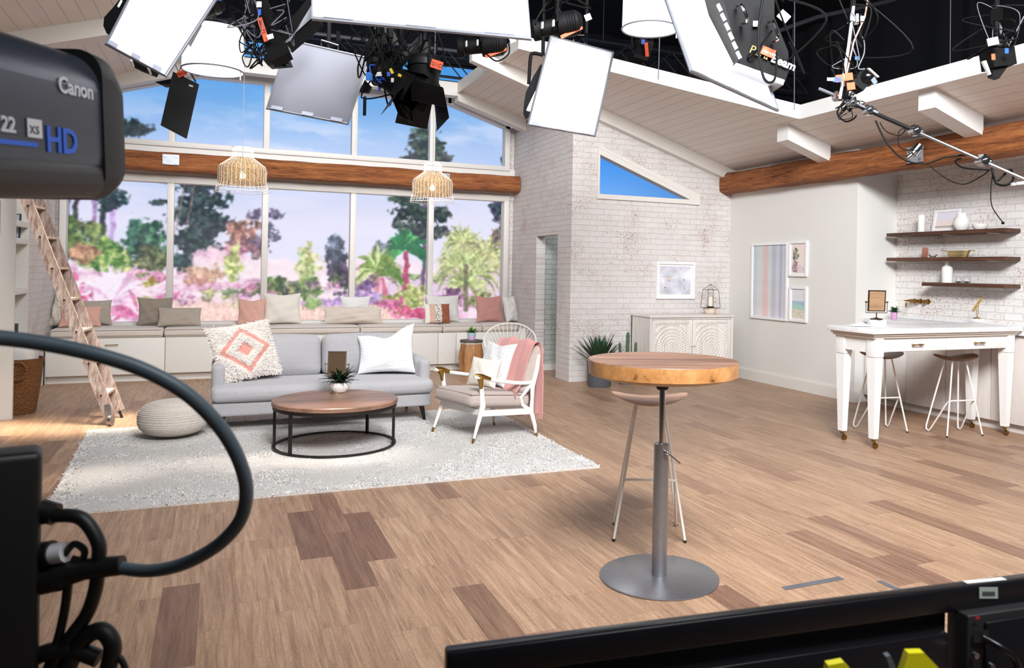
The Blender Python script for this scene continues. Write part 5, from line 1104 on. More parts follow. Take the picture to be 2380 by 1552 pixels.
def gold_basket():
    y = PX(2227, 600, 7.56)[1]; t = thing('wire_basket', 'gold woven wire tray basket on the middle shelf', 'basket', (7.56, y, ZM)); b = MB(); g = plain('gold_wire', '#c9a548', .3, .9, var=.1)
    for k in range(26):
        a = 2*PI*k/26; c_, s_ = math.cos(a), math.sin(a); b.tube([(7.56+.05*c_, y+.11*s_, ZM+.004), (7.56+.06*c_, y+.135*s_, ZM+.065)], .0035, 5)
    for z, f in ((.004, .8), (.02, .86), (.036, .92), (.052, .96), (.067, 1.03)): b.tube([(7.56+.062*f*math.cos(a), y+.138*f*math.sin(a), ZM+z) for a in np.linspace(0, 2*PI, 30, endpoint=False)], .0035, 5, True)
    b.build('wirework', g, t)
    b = MB().tube([(7.56-.05, y-.17, ZM+.07), (7.56, y-.175, ZM+.073), (7.61, y-.17, ZM+.07)], .004); b.build('rim_handle', g, t); b = MB().tube([(7.56-.05, y+.17, ZM+.07), (7.56, y+.175, ZM+.073), (7.61, y+.17, ZM+.07)], .004); b.build('rim_handle', g, t)
gold_basket()
vase('white bottle vase with narrow neck on the lowest shelf', 2202, ZL, [(0, 0), (.056, 0), (.058, .15), (.05, .178), (.024, .195), (.023, .235), (.018, .235), (.018, .2), (0, .19)], wcm, 'bottle_vase')
t0, y0_ = vase('left one of two little round clear glass bowls on the lowest shelf', 2229, ZL, [(.0, 0), (.02, .0), (.04, .02), (.044, .045), (.03, .068), (.027, .066), (.04, .045), (.035, .02), (0, .005)], clear, 'glass_bowl', 'bowl')
vase('right one of two little round clear glass bowls on the lowest shelf', 2248, ZL, [(.0, 0), (.02, .0), (.04, .02), (.044, .045), (.03, .068), (.027, .066), (.04, .045), (.035, .02), (0, .005)], clear, 'glass_bowl', 'bowl')
for o in bpy.data.objects:
    if o.name.startswith('glass_bowl'): o['group'] = 'clear glass bowls on the lowest shelf'
# brass wall tap
def tap():
    c = PX(2140, 700, 7.69); y, z = c[1], c[2]; t = thing('wall_tap', 'brushed brass wall mounted kitchen tap with two handles', 'tap', (7.66, y, z))
    for dy, nm in ((-.10, 'handle'), (0, 'spout_flange'), (.08, 'handle')): MB().lathe([(.03, 0), (.03, .01), (.018, .014), (.018, .05), (.024, .052), (.024, .07), (0, .072)], (7.688, y+dy, z), 18, ax=(-1, 0, 0)).build(nm, brass, t)
    MB().tube(catmull([(7.66, y+.0, z), (7.56, y+.02, z+.008), (7.50, y+.03, z), (7.49, y+.03, z-.07)], 8), .011, 10).build('spout', brass, t)
    MB().tube([(7.64, y+.08, z), (7.60, y+.15, z+.004)], .006, 8).build('lever', brass, t)
tap()
# island table with drawers on brass casters
def island():
    H = 1.05; x0, x1 = 5.20, 7.12; yf, yb = 4.60, 5.12; t = thing('island_table', 'white island table with marble top, two drawers and tapered legs on brass casters', 'table', (6.1, 4.86, 0)); wp = white_paint
    MB().rbox((x0, yf, H-.045), (x1, yb+.3 if False else yb, H), .004).build('marble_top', marble, t)
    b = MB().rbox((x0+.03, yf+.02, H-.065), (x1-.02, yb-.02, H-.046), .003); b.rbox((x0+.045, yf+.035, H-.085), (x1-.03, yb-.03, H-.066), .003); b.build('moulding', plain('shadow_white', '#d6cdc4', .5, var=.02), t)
    L = [(x0+.12, yf+.09), (x0+.12, yb-.09), (x1-.1, yf+.09), (x1-.1, yb-.09)]
    for lx, ly in L:
        b = MB(); b.rbox((lx-.05, ly-.05, .80), (lx+.05, ly+.05, H-.085), .003); b.bar((lx, ly, .795), (lx, ly, .09), .092, .092, up=(0, 1, 0), w1=.055, h1=.055); b.bar((lx, ly, .80), (lx, ly, .79), .085, .085, up=(0, 1, 0)); l = b.build('leg', wp, t)
        g = MB(); g.cyl((lx, ly, .09), (lx, ly, .06), .016); g.bar((lx, ly, .065), (lx+.028, ly, .035), .02, .014); g.build('caster_bracket', brass, l)
        g = MB().cyl((lx+.024, ly-.011, .024), (lx+.024, ly+.011, .024), .0235, n=18); g.build('caster_wheel', brass, l)
    z0, z1 = H-.21, H-.085
    b = MB().box((x0+.08, yf+.07, z0), (x0+.105, yb-.07, z1)); b.box((x1-.12, yf+.07, z0), (x1-.1, yb-.07, z1)); b.box((x0+.12, yb-.085, z0), (x1-.1, yb-.065, z1)); b.box((x0+.17, yf+.075, z0), (x1-.15, yf+.09, z1)); b.build('apron', wp, t)
    xm = (x0+.17+x1-.15)/2
    for a, c in ((x0+.172, xm-.002), (xm+.002, x1-.152)):
        d = MB().rbox((a, yf+.055, z0+.004), (c, yf+.075, z1-.003), .003).build('drawer', wp, t); m_ = (a+c)/2; h = MB()
        for s in (-1, 1): h.cyl((m_+s*.045, yf+.055, z0+.062), (m_+s*.045, yf+.03, z0+.062), .008); h.ball((m_+s*.062, yf+.03, z0+.062), .008)
        h.cyl((m_-.06, yf+.03, z0+.062), (m_+.06, yf+.03, z0+.062), .0055); h.build('pull', brass, d)
    # marble corner return of the worktop beyond the table
    return H
IH = island()
def stool(label, cx, cy, rz, H, sw=None, grp='wire leg stools with saddle seats'):
    t = thing('bar_stool', label, 'stool', (cx, cy, 0), rz, grp, local=True); wm = plain('stool_white_rod', '#e9e4de', .35, var=.01) if 'stool_white_rod' not in bpy.data.materials else bpy.data.materials['stool_white_rod']
    sw = sw or bpy.data.materials.get('stool_saddle_wood') or wood('stool_saddle_wood', '#4a2c1e', '#805a44', 1.2, 'x', .45, .1)
    # saddle seat: ellipse dished, thick in the middle
    n, k = 40, 10; P = np.zeros((k+1, n+1, 3)); Q = P.copy()
    for i in range(k+1):
        for j in range(n+1):
            a = 2*PI*j/n; r = i/k; x = .215*r*math.cos(a); y = .165*r*math.sin(a)*(1-.0*r); up = .030*(x/.215)**2-.012*(y/.165)**2*(1 if y < 0 else 1); P[i, j] = (x, y, H+up-.02); Q[i, j] = (x*.985, y*.985, H-.022+up*.9-.036*(1-r**2.5)**.8)
    b = MB().grid(P); b.grid(Q, flip=True); b.grid(np.stack([P[-1], Q[-1]], 0), flip=True); b.build('seat', sw, t, angle=50)
    rt = H-.05; r_ = .0075
    tops = {(-1, -1): (-.075, -.05), (1, -1): (.075, -.05), (1, 1): (.075, .05), (-1, 1): (-.075, .05)}; feet = {(-1, -1): (-.195, -.14), (1, -1): (.195, -.14), (1, 1): (.18, .17), (-1, 1): (-.18, .17)}
    fz = .30
    def mid(k, z): a, b_ = tops[k], feet[k]; s_ = 1-z/rt; return np.array([a[0]+(b_[0]-a[0])*s_, a[1]+(b_[1]-a[1])*s_, z])
    for k in ((-1, -1), (1, -1)):
        b = MB().tube([(*tops[k], rt), (*feet[k], 0.008)], r_, 8); b.build('front_leg', wm, t); MB().cyl((*feet[k], 0), (*feet[k], .014), .009).build('foot_cap', rubber, t)
    for k in ((-1, 1), (1, 1)):   # rear legs bend at the floor and return up to the footrest
        f = feet[k]; g = mid((k[0], -1), fz+.03); b = MB().tube([(*tops[k], rt), (f[0], f[1]-.005, .05)]+[(f[0]+(g[0]-f[0])*.0, f[1]-.01-.0, .018), (f[0]+(g[0]-f[0])*.06, f[1]-.035, .009), (f[0]+(g[0]-f[0])*.14, f[1]-.06, .03)]+[tuple(g+np.array([0, .03, -.015]))], r_, 8); b.build('rear_leg', wm, t); MB().cyl((f[0], f[1]-.02, 0), (f[0], f[1]-.02, .006), .010).build('foot_cap', rubber, t)
    a, c = mid((-1, -1), fz+.03), mid((1, -1), fz+.03); MB().tube([a+np.array([0, .03, -.015]), a+np.array([.0, .004, .0]), a+np.array([.02, -.008, .006]), c+np.array([-.02, -.008, .006]), c+np.array([0, .004, 0]), c+np.array([0, .03, -.015])], r_, 8).build('footrest', wm, t)
    MB().tube([(-.075, -.05, rt), (-.075, .05, rt), (.075, .05, rt), (.075, -.05, rt)], .006, 8, True).build('seat_mount', wm, t)
    return t
stool('left of the two bar stools tucked under the island table', 6.02, 5.23, R(-10), .76); stool('right of the two bar stools tucked under the island table', 6.61, 4.90, R(-10), .76)
stool('bar stool standing alone behind the high round pedestal table', 2.315, 3.58, R(-25), .80, wood('stool_pale_wood', '#7d5845', '#b58f78', 1.2, 'x', .4, .1))
# bar table
def bartable():
    cx, cy, H = 2.045, 3.05, 1.072; t = thing('pedestal_table', 'high round pedestal table with thick reclaimed wood top on a steel disc', 'table', (cx, cy, 0))
    topw = NT('reclaimed_top'); p = topw.obj(); sp = topw.n('ShaderNodeSeparateXYZ'); topw.l(p, sp.inputs[0]); mp = topw.n('ShaderNodeMapping'); mp.inputs['Rotation'].default_value = (0, 0, R(20)); topw.l(p, mp.inputs[0])
    n = topw.noise(mp.outputs[0], 14, 6, .65, .5, stretch=(.1, 1, 1)); n2 = topw.noise(mp.outputs[0], 5, 2, stretch=(.15, 1.6, 1)); nrm = topw.n('ShaderNodeNewGeometry').outputs['Normal']; sn = topw.n('ShaderNodeSeparateXYZ'); topw.l(nrm, sn.inputs[0])
    ct = topw.ramp(topw.math('ADD', topw.math('MULTIPLY', n, .6), topw.math('MULTIPLY', n2, .4)), [(.36, '#5a3d30'), (.62, '#9a735c')]); nn = topw.noise(p, 9, 4, .7); ce = topw.ramp(nn, [(.30, '#4a2713'), (.40, '#a97443'), (.7, '#cf9a62')])
    topw.l(topw.mix(topw.math('GREATER_THAN', sn.outputs[2], .6), ce, ct), topw.b.inputs['Base Color']); topw.bump(n, .2, .01); tw = topw.set(None, .4)
    MB().lathe([(0, H-.072), (.355, H-.072), (.360, H-.069), (.363, H-.004), (.360, H), (0, H)], (cx, cy, 0), 96).build('tabletop', tw, t)
    MB().lathe([(0, H-.090), (.30, H-.090), (.335, H-.0725), (0, H-.0725)], (cx, cy, 0), 64).build('underside_disc', wood('plywood_under', '#9a7a5a', '#c0a07a', 1, 'x'), t)
    MB().lathe([(.02, H-.15), (.028, H-.145), (.035, H-.115), (.055, H-.091), (0, H-.091)], (cx, cy, 0), 24).build('mount', dark_iron, t)
    MB().cyl((cx, cy, .60), (cx, cy, H-.14), .0155, n=24).build('inner_tube', chrome, t); br = plain('brushed_steel', '#98999e', .36, .85, var=.12, nscale=40)
    MB().lathe([(.0365, .008), (.0365, .655), (.030, .66), (.016, .66)], (cx, cy, 0), 32).build('column', br, t)
    MB().lathe([(0, 0), (.286, 0), (.289, .003), (.289, .006), (.283, .009), (0, .010)], (cx, cy, 0), 96).build('base_disc', br, t)
    d = _n(-_w+_r*.35); q = np.array([cx, cy, .625])+d*.036; h = MB(); h.cyl(q, q+d*.02, .009); h.ball(q+d*.024, .011); h.cyl(q+d*.022, q+d*.03+_r*.06+np.array([0, 0, -.05]), .004); h.build('locking_handle', chrome, t)
bartable()
# things standing on the island
def blk(label, px0, px1, py0, py1, yd):
    a = PZ(px0, py1, IH); return a
c = PZ(2043, 757, IH); t = thing('marble_block', 'small white marble block under the wooden backed mirror', 'block', (c[0], c[1], IH)); tb = (rotz(R(-16)), np.array([c[0]+.0, c[1]+.03, IH]))
b = MB(); b.T = tb; b.rbox((-.075, -.04, .001), (.075, .04, .055), .003); b.build('block', plain('block_white', '#e2e2e6', .4, var=.03, nscale=30), t)
pw = wood('pale_carved_wood', '#806149', '#a98866', .9, 'x', .5, .3); bz = plain('dark_bronze', '#4b3a26', .4, .8, var=.2)
mirror1 = stand_mirror('wooden backed bronze table mirror standing on a marble block on the island', (c[0], c[1]+.03, IH+.056), .165, .195, -16, 3, pw, bz, 0, legh=.062, basew=.055)
q = PZ(2000, 758, IH); t = thing('folded_cloth', 'small crumpled white cloth lying left of the mirror on the island', 'cloth', q)
n = 26; s_, r_ = np.meshgrid(np.linspace(-1, 1, n), np.linspace(-1, 1, n), indexing='ij'); hh = .004+.034*np.clip(1-s_**2, 0, 1)*np.clip(1-r_**2, 0, 1)*(.35+vnoise(s_*40+60, r_*40+60, 14, 3)); P = np.stack([q[0]+s_*.10+.01*np.sin(r_*6), q[1]+r_*.06+.01*np.sin(s_*5), IH+hh], -1); MB().grid(P).build('cloth', white_cl, t)
c2 = PX(2078, 728, 7.40); zc_ = 1.0; t = thing('potted_plant', 'little green succulent in a lilac pot behind the wooden mirror', 'plant', (c2[0], c2[1], zc_))
MB().lathe([(0, 0), (.032, 0), (.04, .085), (.035, .085), (0, .075)], (c2[0], c2[1], zc_+.001), 24).build('pot', plain('lilac_glaze', '#c995bb', .4, var=.03), t); blades((c2[0], c2[1], zc_+.08), 36, .085, .026, .01, leafg, t, seed=5, curl=.5, lo=15, hi=80)
q = PZ(2271, 748, IH); t = thing('marble_block', 'flat white marble block under the tilted gold mirror', 'block', q); b = MB(); b.T = (rotz(R(-10)), np.array([q[0], q[1], IH])); b.rbox((-.055, -.04, .001), (.055, .04, .032), .003); b.build('block', plain('block_white_b', '#e4e3e6', .4, var=.03), t)
gd = plain('polished_gold', '#d9bd7c', .25, .95, var=.05); stand_mirror('gold table mirror tilted steeply on a marble block at the right of the island', (q[0], q[1], IH+.033), .10, .17, 46, 30, gd, gd, 0, legh=.055, basew=.04)
# floor tape marks
tape = plain('grey_gaffer_tape', '#5b5a60', .8, var=.15)
p, q = PZ(1822, 1368), PZ(1956, 1343); b = MB().bar(p+[0, 0, .0012], q+[0, 0, .0012], .035, .0015); tag(b.build('floor_tape', tape), 'longer strip of grey gaffer tape on the floor right of the pedestal table', 'tape', 'grey tape marks on the floor')
p, q = PZ(2043, 1350), PZ(2100, 1376); b = MB().bar(p+[0, 0, .0012], q+[0, 0, .0012], .035, .0015); tag(b.build('floor_tape', tape), 'short strip of grey gaffer tape partly hidden by the black monitor frame', 'tape', 'grey tape marks on the floor')
# ------------------------------------------------------------------ lighting grid: truss, softboxes, frames, fixtures, cables
glow = emitter('lit_diffusion', '#ffffff', 1.5); glow2 = emitter('lit_drum_cloth', '#fffdfa', 1.15)
silver = plain('grey_frame_tube', '#8d9099', .4, .6, var=.1); orange_t = plain('orange_tape', '#ee5a35', .7, var=.05); blue_t = plain('blue_connector', '#1f57c8', .5, var=.1); white_t = plain('white_tag', '#dcdcdc', .7, var=.03); yellow_t = plain('yellow_tape', '#d9b92f', .6, var=.05)
wire_w = plain('grey_cable', '#6f6f78', .5, var=.1); blk = plain('fixture_black', '#040405', .7, .0, var=.3, nscale=30, Specular__IOR__Level=.2); blk2 = plain('flag_cloth', '#0e0e11', .9, var=.1); barn = plain('barn_door', '#0b0b0d', .5, .0, var=.2, Specular__IOR__Level=.3)
def text_mb(s, size, M, o, ext=.0008, bold=0.):
    cu = bpy.data.curves.new('t', 'FONT'); cu.body = s; cu.size = size; cu.extrude = ext; cu.offset = bold; cu.resolution_u = 3; ob = bpy.data.objects.new('t', cu); C.objects.link(ob)
    dg = bpy.context.evaluated_depsgraph_get(); me = ob.evaluated_get(dg).to_mesh(); V = np.array([v.co[:] for v in me.vertices]); F = [tuple(p.vertices) for p in me.polygons]
    ob.evaluated_get(dg).to_mesh_clear(); bpy.data.objects.remove(ob); bpy.data.curves.remove(cu)
    mb = MB(); mb.add(V@np.array(M).T+np.array(o), F); return mb
def cols3(a, b, c): return np.stack([a, b, c], 1)
def loops(p, n, r, L, mat, par, seed=0, rad=.0045, name='cable'):
    rg = np.random.default_rng(seed); b = MB()
    for i in range(n):
        a = p+rg.normal(0, r*.3, 3); c = p+rg.normal(0, r*.3, 3)+np.array([0, 0, L*rg.uniform(.2, .7)]); m1 = a+np.array([rg.uniform(-r, r), rg.uniform(-r, r), -L*rg.uniform(.1, .4)]); m2 = (a+c)/2+rg.normal(0, r, 3)
        b.tube(catmull([a, m1, m2, c], 7), rad*rg.uniform(.6, 1.1), 5)
    return b.build(name, mat, par)
def tagp(p, w, h, mat, par, name='label_tag', roll=0., text=None):
    # small flat label hung near point p, facing the room
    x = _r*math.cos(roll)+np.array([0, 0, 1.])*math.sin(roll); z = np.cross(x, _w)*-1; z = _n(np.cross(-_w, x))*1; z = z if z[2] > 0 else -z
    q = [p-x*w/2-z*h/2, p+x*w/2-z*h/2, p+x*w/2+z*h/2, p-x*w/2+z*h/2]; o = MB().prism(q, _w*.002).build(name, mat, par)
    if text: text_mb(text, h*.62, cols3(x, z, -_w), p-x*w*.42-z*h*.22-_w*.002).build('lettering', black_plastic, o)
    return o
# truss beyond the window wall and another above the kitchen
def truss(label, X0, X1, Yt, z0, z1, dy=.3):
    t = thing('lighting_truss', label, 'truss', ((X0+X1)/2, Yt, z0)); b = MB(); m = plain('dull_truss_tube', '#3b3c44', .5, .5, var=.2)
    for y in (Yt, Yt+dy):
        for z in (z0, z1): b.tube([(X0, y, z), (X1, y, z)], .024, 8)
    b.build('chords', m, t); w = MB(); n = int((X1-X0)/.42)
    for i in range(n):
        xa, xb = X0+(X1-X0)*i/n, X0+(X1-X0)*(i+1)/n
        for y in (Yt, Yt+dy): w.tube([(xa, y, z0 if i % 2 else z1), (xb, y, z1 if i % 2 else z0)], .011, 6)
        w.tube([(xa, Yt, z1), (xa, Yt+dy, z1)], .011, 6)
    w.build('web', m, t); [MB().tube([(x, Yt, z1), (x, Yt, 6.5)], .01, 6).build('hanger', m, t) for x in (X0+.4, X1-.4)]; return t
za, zb = PY(1050, 118, 11.5)[2], PY(1050, 180, 11.5)[2]
truss('dark lighting truss running above the garden windows behind the hanging lamps', -2.5, 6.4, 11.5, zb, za); 
t = thing('hanging_pipe', 'grey lighting pipe hung with fittings just above the window roof line', 'pipe', (1, 9.6, 4.7)); q1, q2 = PY(520, 52, 9.6), PY(1140, 128, 9.6); MB().tube([q1-(q2-q1)*.4, q2+(q2-q1)*.1], .022, 8).build('tube', plain('pipe_grey', '#5b5c66', .4, .6), t)
b = MB()
for i in range(9): c = q1+(q2-q1)*(i/8+.02); b.bar(c+[0, 0, -.05], c+[0, 0, .06], .05, .05); b.tube([c+[0, 0, .03], [c[0], c[1], 6.5]], .006, 6)
b.build('clamps', blk, t)
truss('dark lighting truss over the kitchen roof beside the hanging drum light', 5.6, 10.5, 10.9, PY(1500, 165, 10.9)[2], PY(1500, 112, 10.9)[2])
strip_m = plain('lavender_strip', '#a7aabb', .7)
def framed(label, pts, dep, mat, tube=.012, clips=True, cat='diffusion frame', thick=.004, name='diffusion_frame'):
    P = [PD(x, y, d) for (x, y), d in zip(pts, dep)]; c = sum(P)/4; t = thing(name, label, cat, c)
    nrm = _n(np.cross(P[1]-P[0], P[3]-P[0])); nrm = nrm if nrm@(-_w) > 0 else -nrm
    k = 8; s_, r_ = np.meshgrid(np.linspace(0, 1, k), np.linspace(0, 1, k), indexing='ij'); G = P[0]*((1-s_)*(1-r_))[..., None]+P[1]*(s_*(1-r_))[..., None]+P[2]*(s_*r_)[..., None]+P[3]*((1-s_)*r_)[..., None]
    MB().grid(G+nrm*thick).build('cloth', mat, t, smooth=False)
    MB().tube(P, tube, 8, True).build('frame_tube', silver, t)
    if clips:
        u = _n(P[2]-P[3]); L = np.linalg.norm(P[2]-P[3])
        for f in (.12, .5, .86): a = P[3]+(P[2]-P[3])*f; up = _n(P[0]-P[3]); MB().prism([a-u*L*.07+nrm*.016, a+u*L*.07+nrm*.016, a+u*L*.07+up*.03+nrm*.016, a-u*L*.07+up*.03+nrm*.016], nrm*.003).build('binding_strip', strip_m, t)
    return t, P, nrm
def hang(t, p, z1=6.5, r=.017, name='hanging_rod'):
    return MB().tube([p, np.array([p[0], p[1], z1])], r, 8).build(name, blk, t)
# left softbox with its black lamp housing
t, P, n_ = framed('big glowing white softbox panel hanging at the upper left', [(330, -60), (520, -30), (385, 177), (248, 103)], [4.6, 4.6, 4.3, 4.3], glow)
hang(t, PD(460, 20, 4.7))
b = MB(); q = [PD(246, 72, 4.45), PD(262, 88, 4.4), PD(400, -60, 4.7), PD(330, -60, 4.8)]; b.prism([x+_w*.1 for x in q], _w*.06); b.build('lamp_edge', glow, t)
b = MB(); prof = [(240, 60), (242, 40), (262, 18), (300, -30), (345, -60), (335, -30), (262, 80), (248, 78)]; b.prism([PD(x, y, 4.78) for x, y in prof], _w*.5); b.build('lamp_housing', blk, t)
b = MB(); [b.tube([PD(x0, y0, 4.4), PD(x1, y1, 4.45)], .007, 6) for x0, y0, x1, y1 in ((275, 15, 282, 2), (305, 140, 310, 155), (345, 158, 350, 172))]; b.build('frame_peg', white_t, t)
b = MB(); b.prism([PD(306, 138, 4.5), PD(352, 160, 4.5), PD(346, 170, 4.5), PD(310, 156, 4.5)], _w*.1); b.build('underside', blk, t)
# drums
def drum(label, cx, ytop, ybot, w, depth, lit):
    c = PD(cx, ybot, depth); r = w/2*depth/F_PX; z0 = c[2]; z1 = PD(cx, ytop, depth)[2]; t = thing('drum_light', label, 'lamp', c, group='white cloth space lights')
    tl = rotx(R(0)); MB().lathe([(r, z0), (r*.97, z1)], (c[0], c[1], 0), 48, cap=False).build('cloth_skirt', lit, t)
    MB().lathe([(r*.97, z1), (r*.5, z1+.04), (.05, z1+.05)], (c[0], c[1], 0), 48, cap=False).build('top_cloth', blk, t)
    MB().lathe([(0, z0+.012), (r*.97, z0+.012)], (c[0], c[1], 0), 48, cap=False).build('bottom_cloth', glow, t)
    MB().tube([(c[0]+r*1.005*math.cos(a), c[1]+r*1.005*math.sin(a), z0) for a in np.linspace(0, 2*PI, 48, endpoint=False)], .006, 6, True).build('bottom_hoop', silver, t)
    hang(t, np.array([c[0], c[1], z1])); b = MB(); e = c+_r*r*.95; b.tube([e, e+np.array([0, 0, -.06])], .005, 6); b.build('cloth_tie', white_t, t)
drum('white drum shaped cloth light hanging beside the upper left softbox', 495, 68, 165, 130, 5.2, glow2)
drum('white drum shaped cloth light hanging at the top right of centre', 1511, -60, 68, 128, 5.4, glow2)
# big overhead frame
t, P, n_ = framed('very large glowing diffusion frame hanging at the top centre', [(724, -120), (1215, -130), (1233, 90), (727, 43)], [4.3, 4.3, 4.0, 4.0], emitter('lit_diffusion_large', '#fbfbff', 1.05)); hang(t, PD(980, -60, 4.3)); 
# unlit grey frame
gcl = NT('grey_diffusion'); gcl.set(gcl.mix(gcl.noise(gcl.obj(), 1.2, 2), '#646671', '#7c7c82'), .9); 
t, P, n_ = framed('grey unlit diffusion frame hanging in front of the upper windows', [(670, 93), (858, 136), (808, 288), (621, 252)], [6.0, 6.0, 5.9, 5.9], gcl.m); hang(t, PD(764, 112, 6.02)); b = MB(); p = PD(764, 105, 6.0); b.tube([p+_r*-.06, p+_r*-.06+[0, 0, .04], p+_r*.08+[0, 0, .0], p+_r*.08+[0, 0, -.05]], .006, 6); b.build('clamp', chrome, t)
# bright frame in front of the brick corner, lit by a lamp behind it
tr = bpy.data.materials.new('translucent_cloth'); tr.use_nodes = True; nt = tr.node_tree; nt.nodes.remove(nt.nodes['Principled BSDF']); a = nt.nodes.new('ShaderNodeBsdfTranslucent'); a.inputs[0].default_value = (.8, .8, .83, 1); d_ = nt.nodes.new('ShaderNodeBsdfDiffuse'); d_.inputs[0].default_value = (.3, .3, .33, 1); mx = nt.nodes.new('ShaderNodeMixShader'); mx.inputs[0].default_value = .35; nt.links.new(a.outputs[0], mx.inputs[1]); nt.links.new(d_.outputs[0], mx.inputs[2]); nt.links.new(mx.outputs[0], nt.nodes['Material Output'].inputs[0])
t, P, n_ = framed('upright glowing diffusion frame hanging in front of the brick wall corner', [(1280, 84), (1425, 122), (1382, 316), (1227, 290)], [6.0, 6.0, 5.9, 5.9], tr); hang(t, PD(1363, 75, 6.05)); p = PD(1350, 95, 6.0); b = MB().tube([p+_r*-.06+[0, 0, .0], p+_r*-.06+[0, 0, .05], p+_r*.03+[0, 0, .05], p+_r*.03+[0, 0, -.02]], .006, 6); b.build('clamp', chrome, t)
cc = sum(P)/4; lp = cc+_w*.28+np.array([0, 0, -.12]); area('frame_lamp', lp, cc-_w*1.0+np.array([0, 0, -.15]), .38, 8, (1, 1, 1), .5)
tb = thing('softlight_fixture', 'black curved back soft lamp behind the upright glowing frame', 'lamp', PD(1240, 200, 6.2))
b = MB(); b.prism([PD(x, y, 6.15) for x, y in ((1256, 150), (1262, 152), (1250, 190), (1232, 245), (1224, 252), (1218, 238), (1222, 215), (1238, 180))], _w*.45); b.build('housing', blk, tb)
b = MB(); b.tube(catmull([PD(1229, 195, 6.2), PD(1233, 135, 6.2), PD(1240, 124, 6.2), PD(1262, 128, 6.2)], 6), .016, 8); b.build('yoke', blk, tb); b = MB(); b.prism([PD(x, y, 6.1) for x, y in ((1252, 195), (1258, 190), (1232, 256), (1224, 254))], _w*.05); b.build('lamp_tube', glow, tb); hang(tb, PD(1262, 128, 6.3))
# right hand long softbox with its lamp head
t, P, n_ = framed('very large glowing diffusion frame slanting down at the upper right', [(1520, -80), (1690, -80), (1806, 256), (1607, 166)], [4.4, 4.4, 3.9, 3.9], glow); hang(t, PD(1600, -60, 4.4))
tb = thing('fluorescent_fixture', 'black rectangular lamp head with lettering and silver handles beside the right frame', 'lamp', PD(1770, 100, 4.0))
A_, B_, D_, E_ = PD(1790, 120, 3.75), PD(1712, 150, 3.8), PD(1822, 192, 3.72), PD(1640, -90, 4.3)
b = MB(); b.prism([PD(x, y, 3.9) for x, y in ((1655, -100), (1800, -100), (1800, 40), (1832, 120), (1834, 165), (1824, 190), (1712, 148), (1718, 135))], _w*.28); b.build('housing', blk, tb)
b = MB(); b.prism([PD(x, y, 3.87) for x, y in ((1712, 146), (1824, 186), (1820, 198), (1710, 153))], _w*.3); b.build('end_strip', plain('alu_strip', '#9b9aa0', .35, .8), tb)
for k in range(6): b = MB(); x, y = 1668+k*9, 10+k*22; b.bar(PD(x, y, 3.86), PD(x+8, y+16, 3.86), .02, .012); b.build('side_fin', silver, tb)
for (x0, y0), (x1, y1) in (((1722, 12), (1735, 48)), ((1795, 50), (1806, 90))): b = MB().tube(catmull([PD(x0-10, y0+2, 3.88), PD(x0+2, y0, 3.78), PD(x1+2, y1, 3.78), PD(x1-10, y1+6, 3.88)], 5), .008, 8); b.build('handle', chrome, tb)
xv = _n(PD(1830, 168, 3.86)-PD(1738, 130, 3.86)); up_ = _n(np.cross(xv, _w)); up_ = up_ if up_[2] > 0 else -up_; M3 = cols3(xv, up_, np.cross(xv, up_))
o = text_mb('Para', .062, M3, PD(1740, 121, 3.885)).build('lettering', plain('dull_gold_ink', '#8c7430', .5), tb); text_mb('Beam', .062, M3, PD(1740, 121, 3.885)+xv*.125, .0008, .0016).build('lettering', white_t, tb); 
b = MB(); a = PD(1766, 124, 3.88); b.prism([a, a+xv*.075, a+xv*.075+up_*.045, a+up_*.045], -_w*.003); o = b.build('label_tape', orange_t, tb); text_mb('1006 KEY', .019, M3, a+up_*.012+xv*.004-_w*.004).build('lettering', white_t, o)
tagp(PD(1758, 55, 3.88), .035, .03, white_t, tb); hang(tb, PD(1770, 0, 4.0)); loops(PD(1800, 100, 3.85), 3, .12, .5, blk, tb, 4, .006); b = MB().tube(catmull([PD(1775, -20, 3.8), PD(1762, 90, 3.8), PD(1775, 180, 3.8), PD(1800, 185, 3.8), PD(1806, 120, 3.8)], 7), .007, 6); b.build('power_cable', blk, tb)
tagp(PD(1822, 38, 3.9), .06, .05, white_t, tb, roll=-.7)
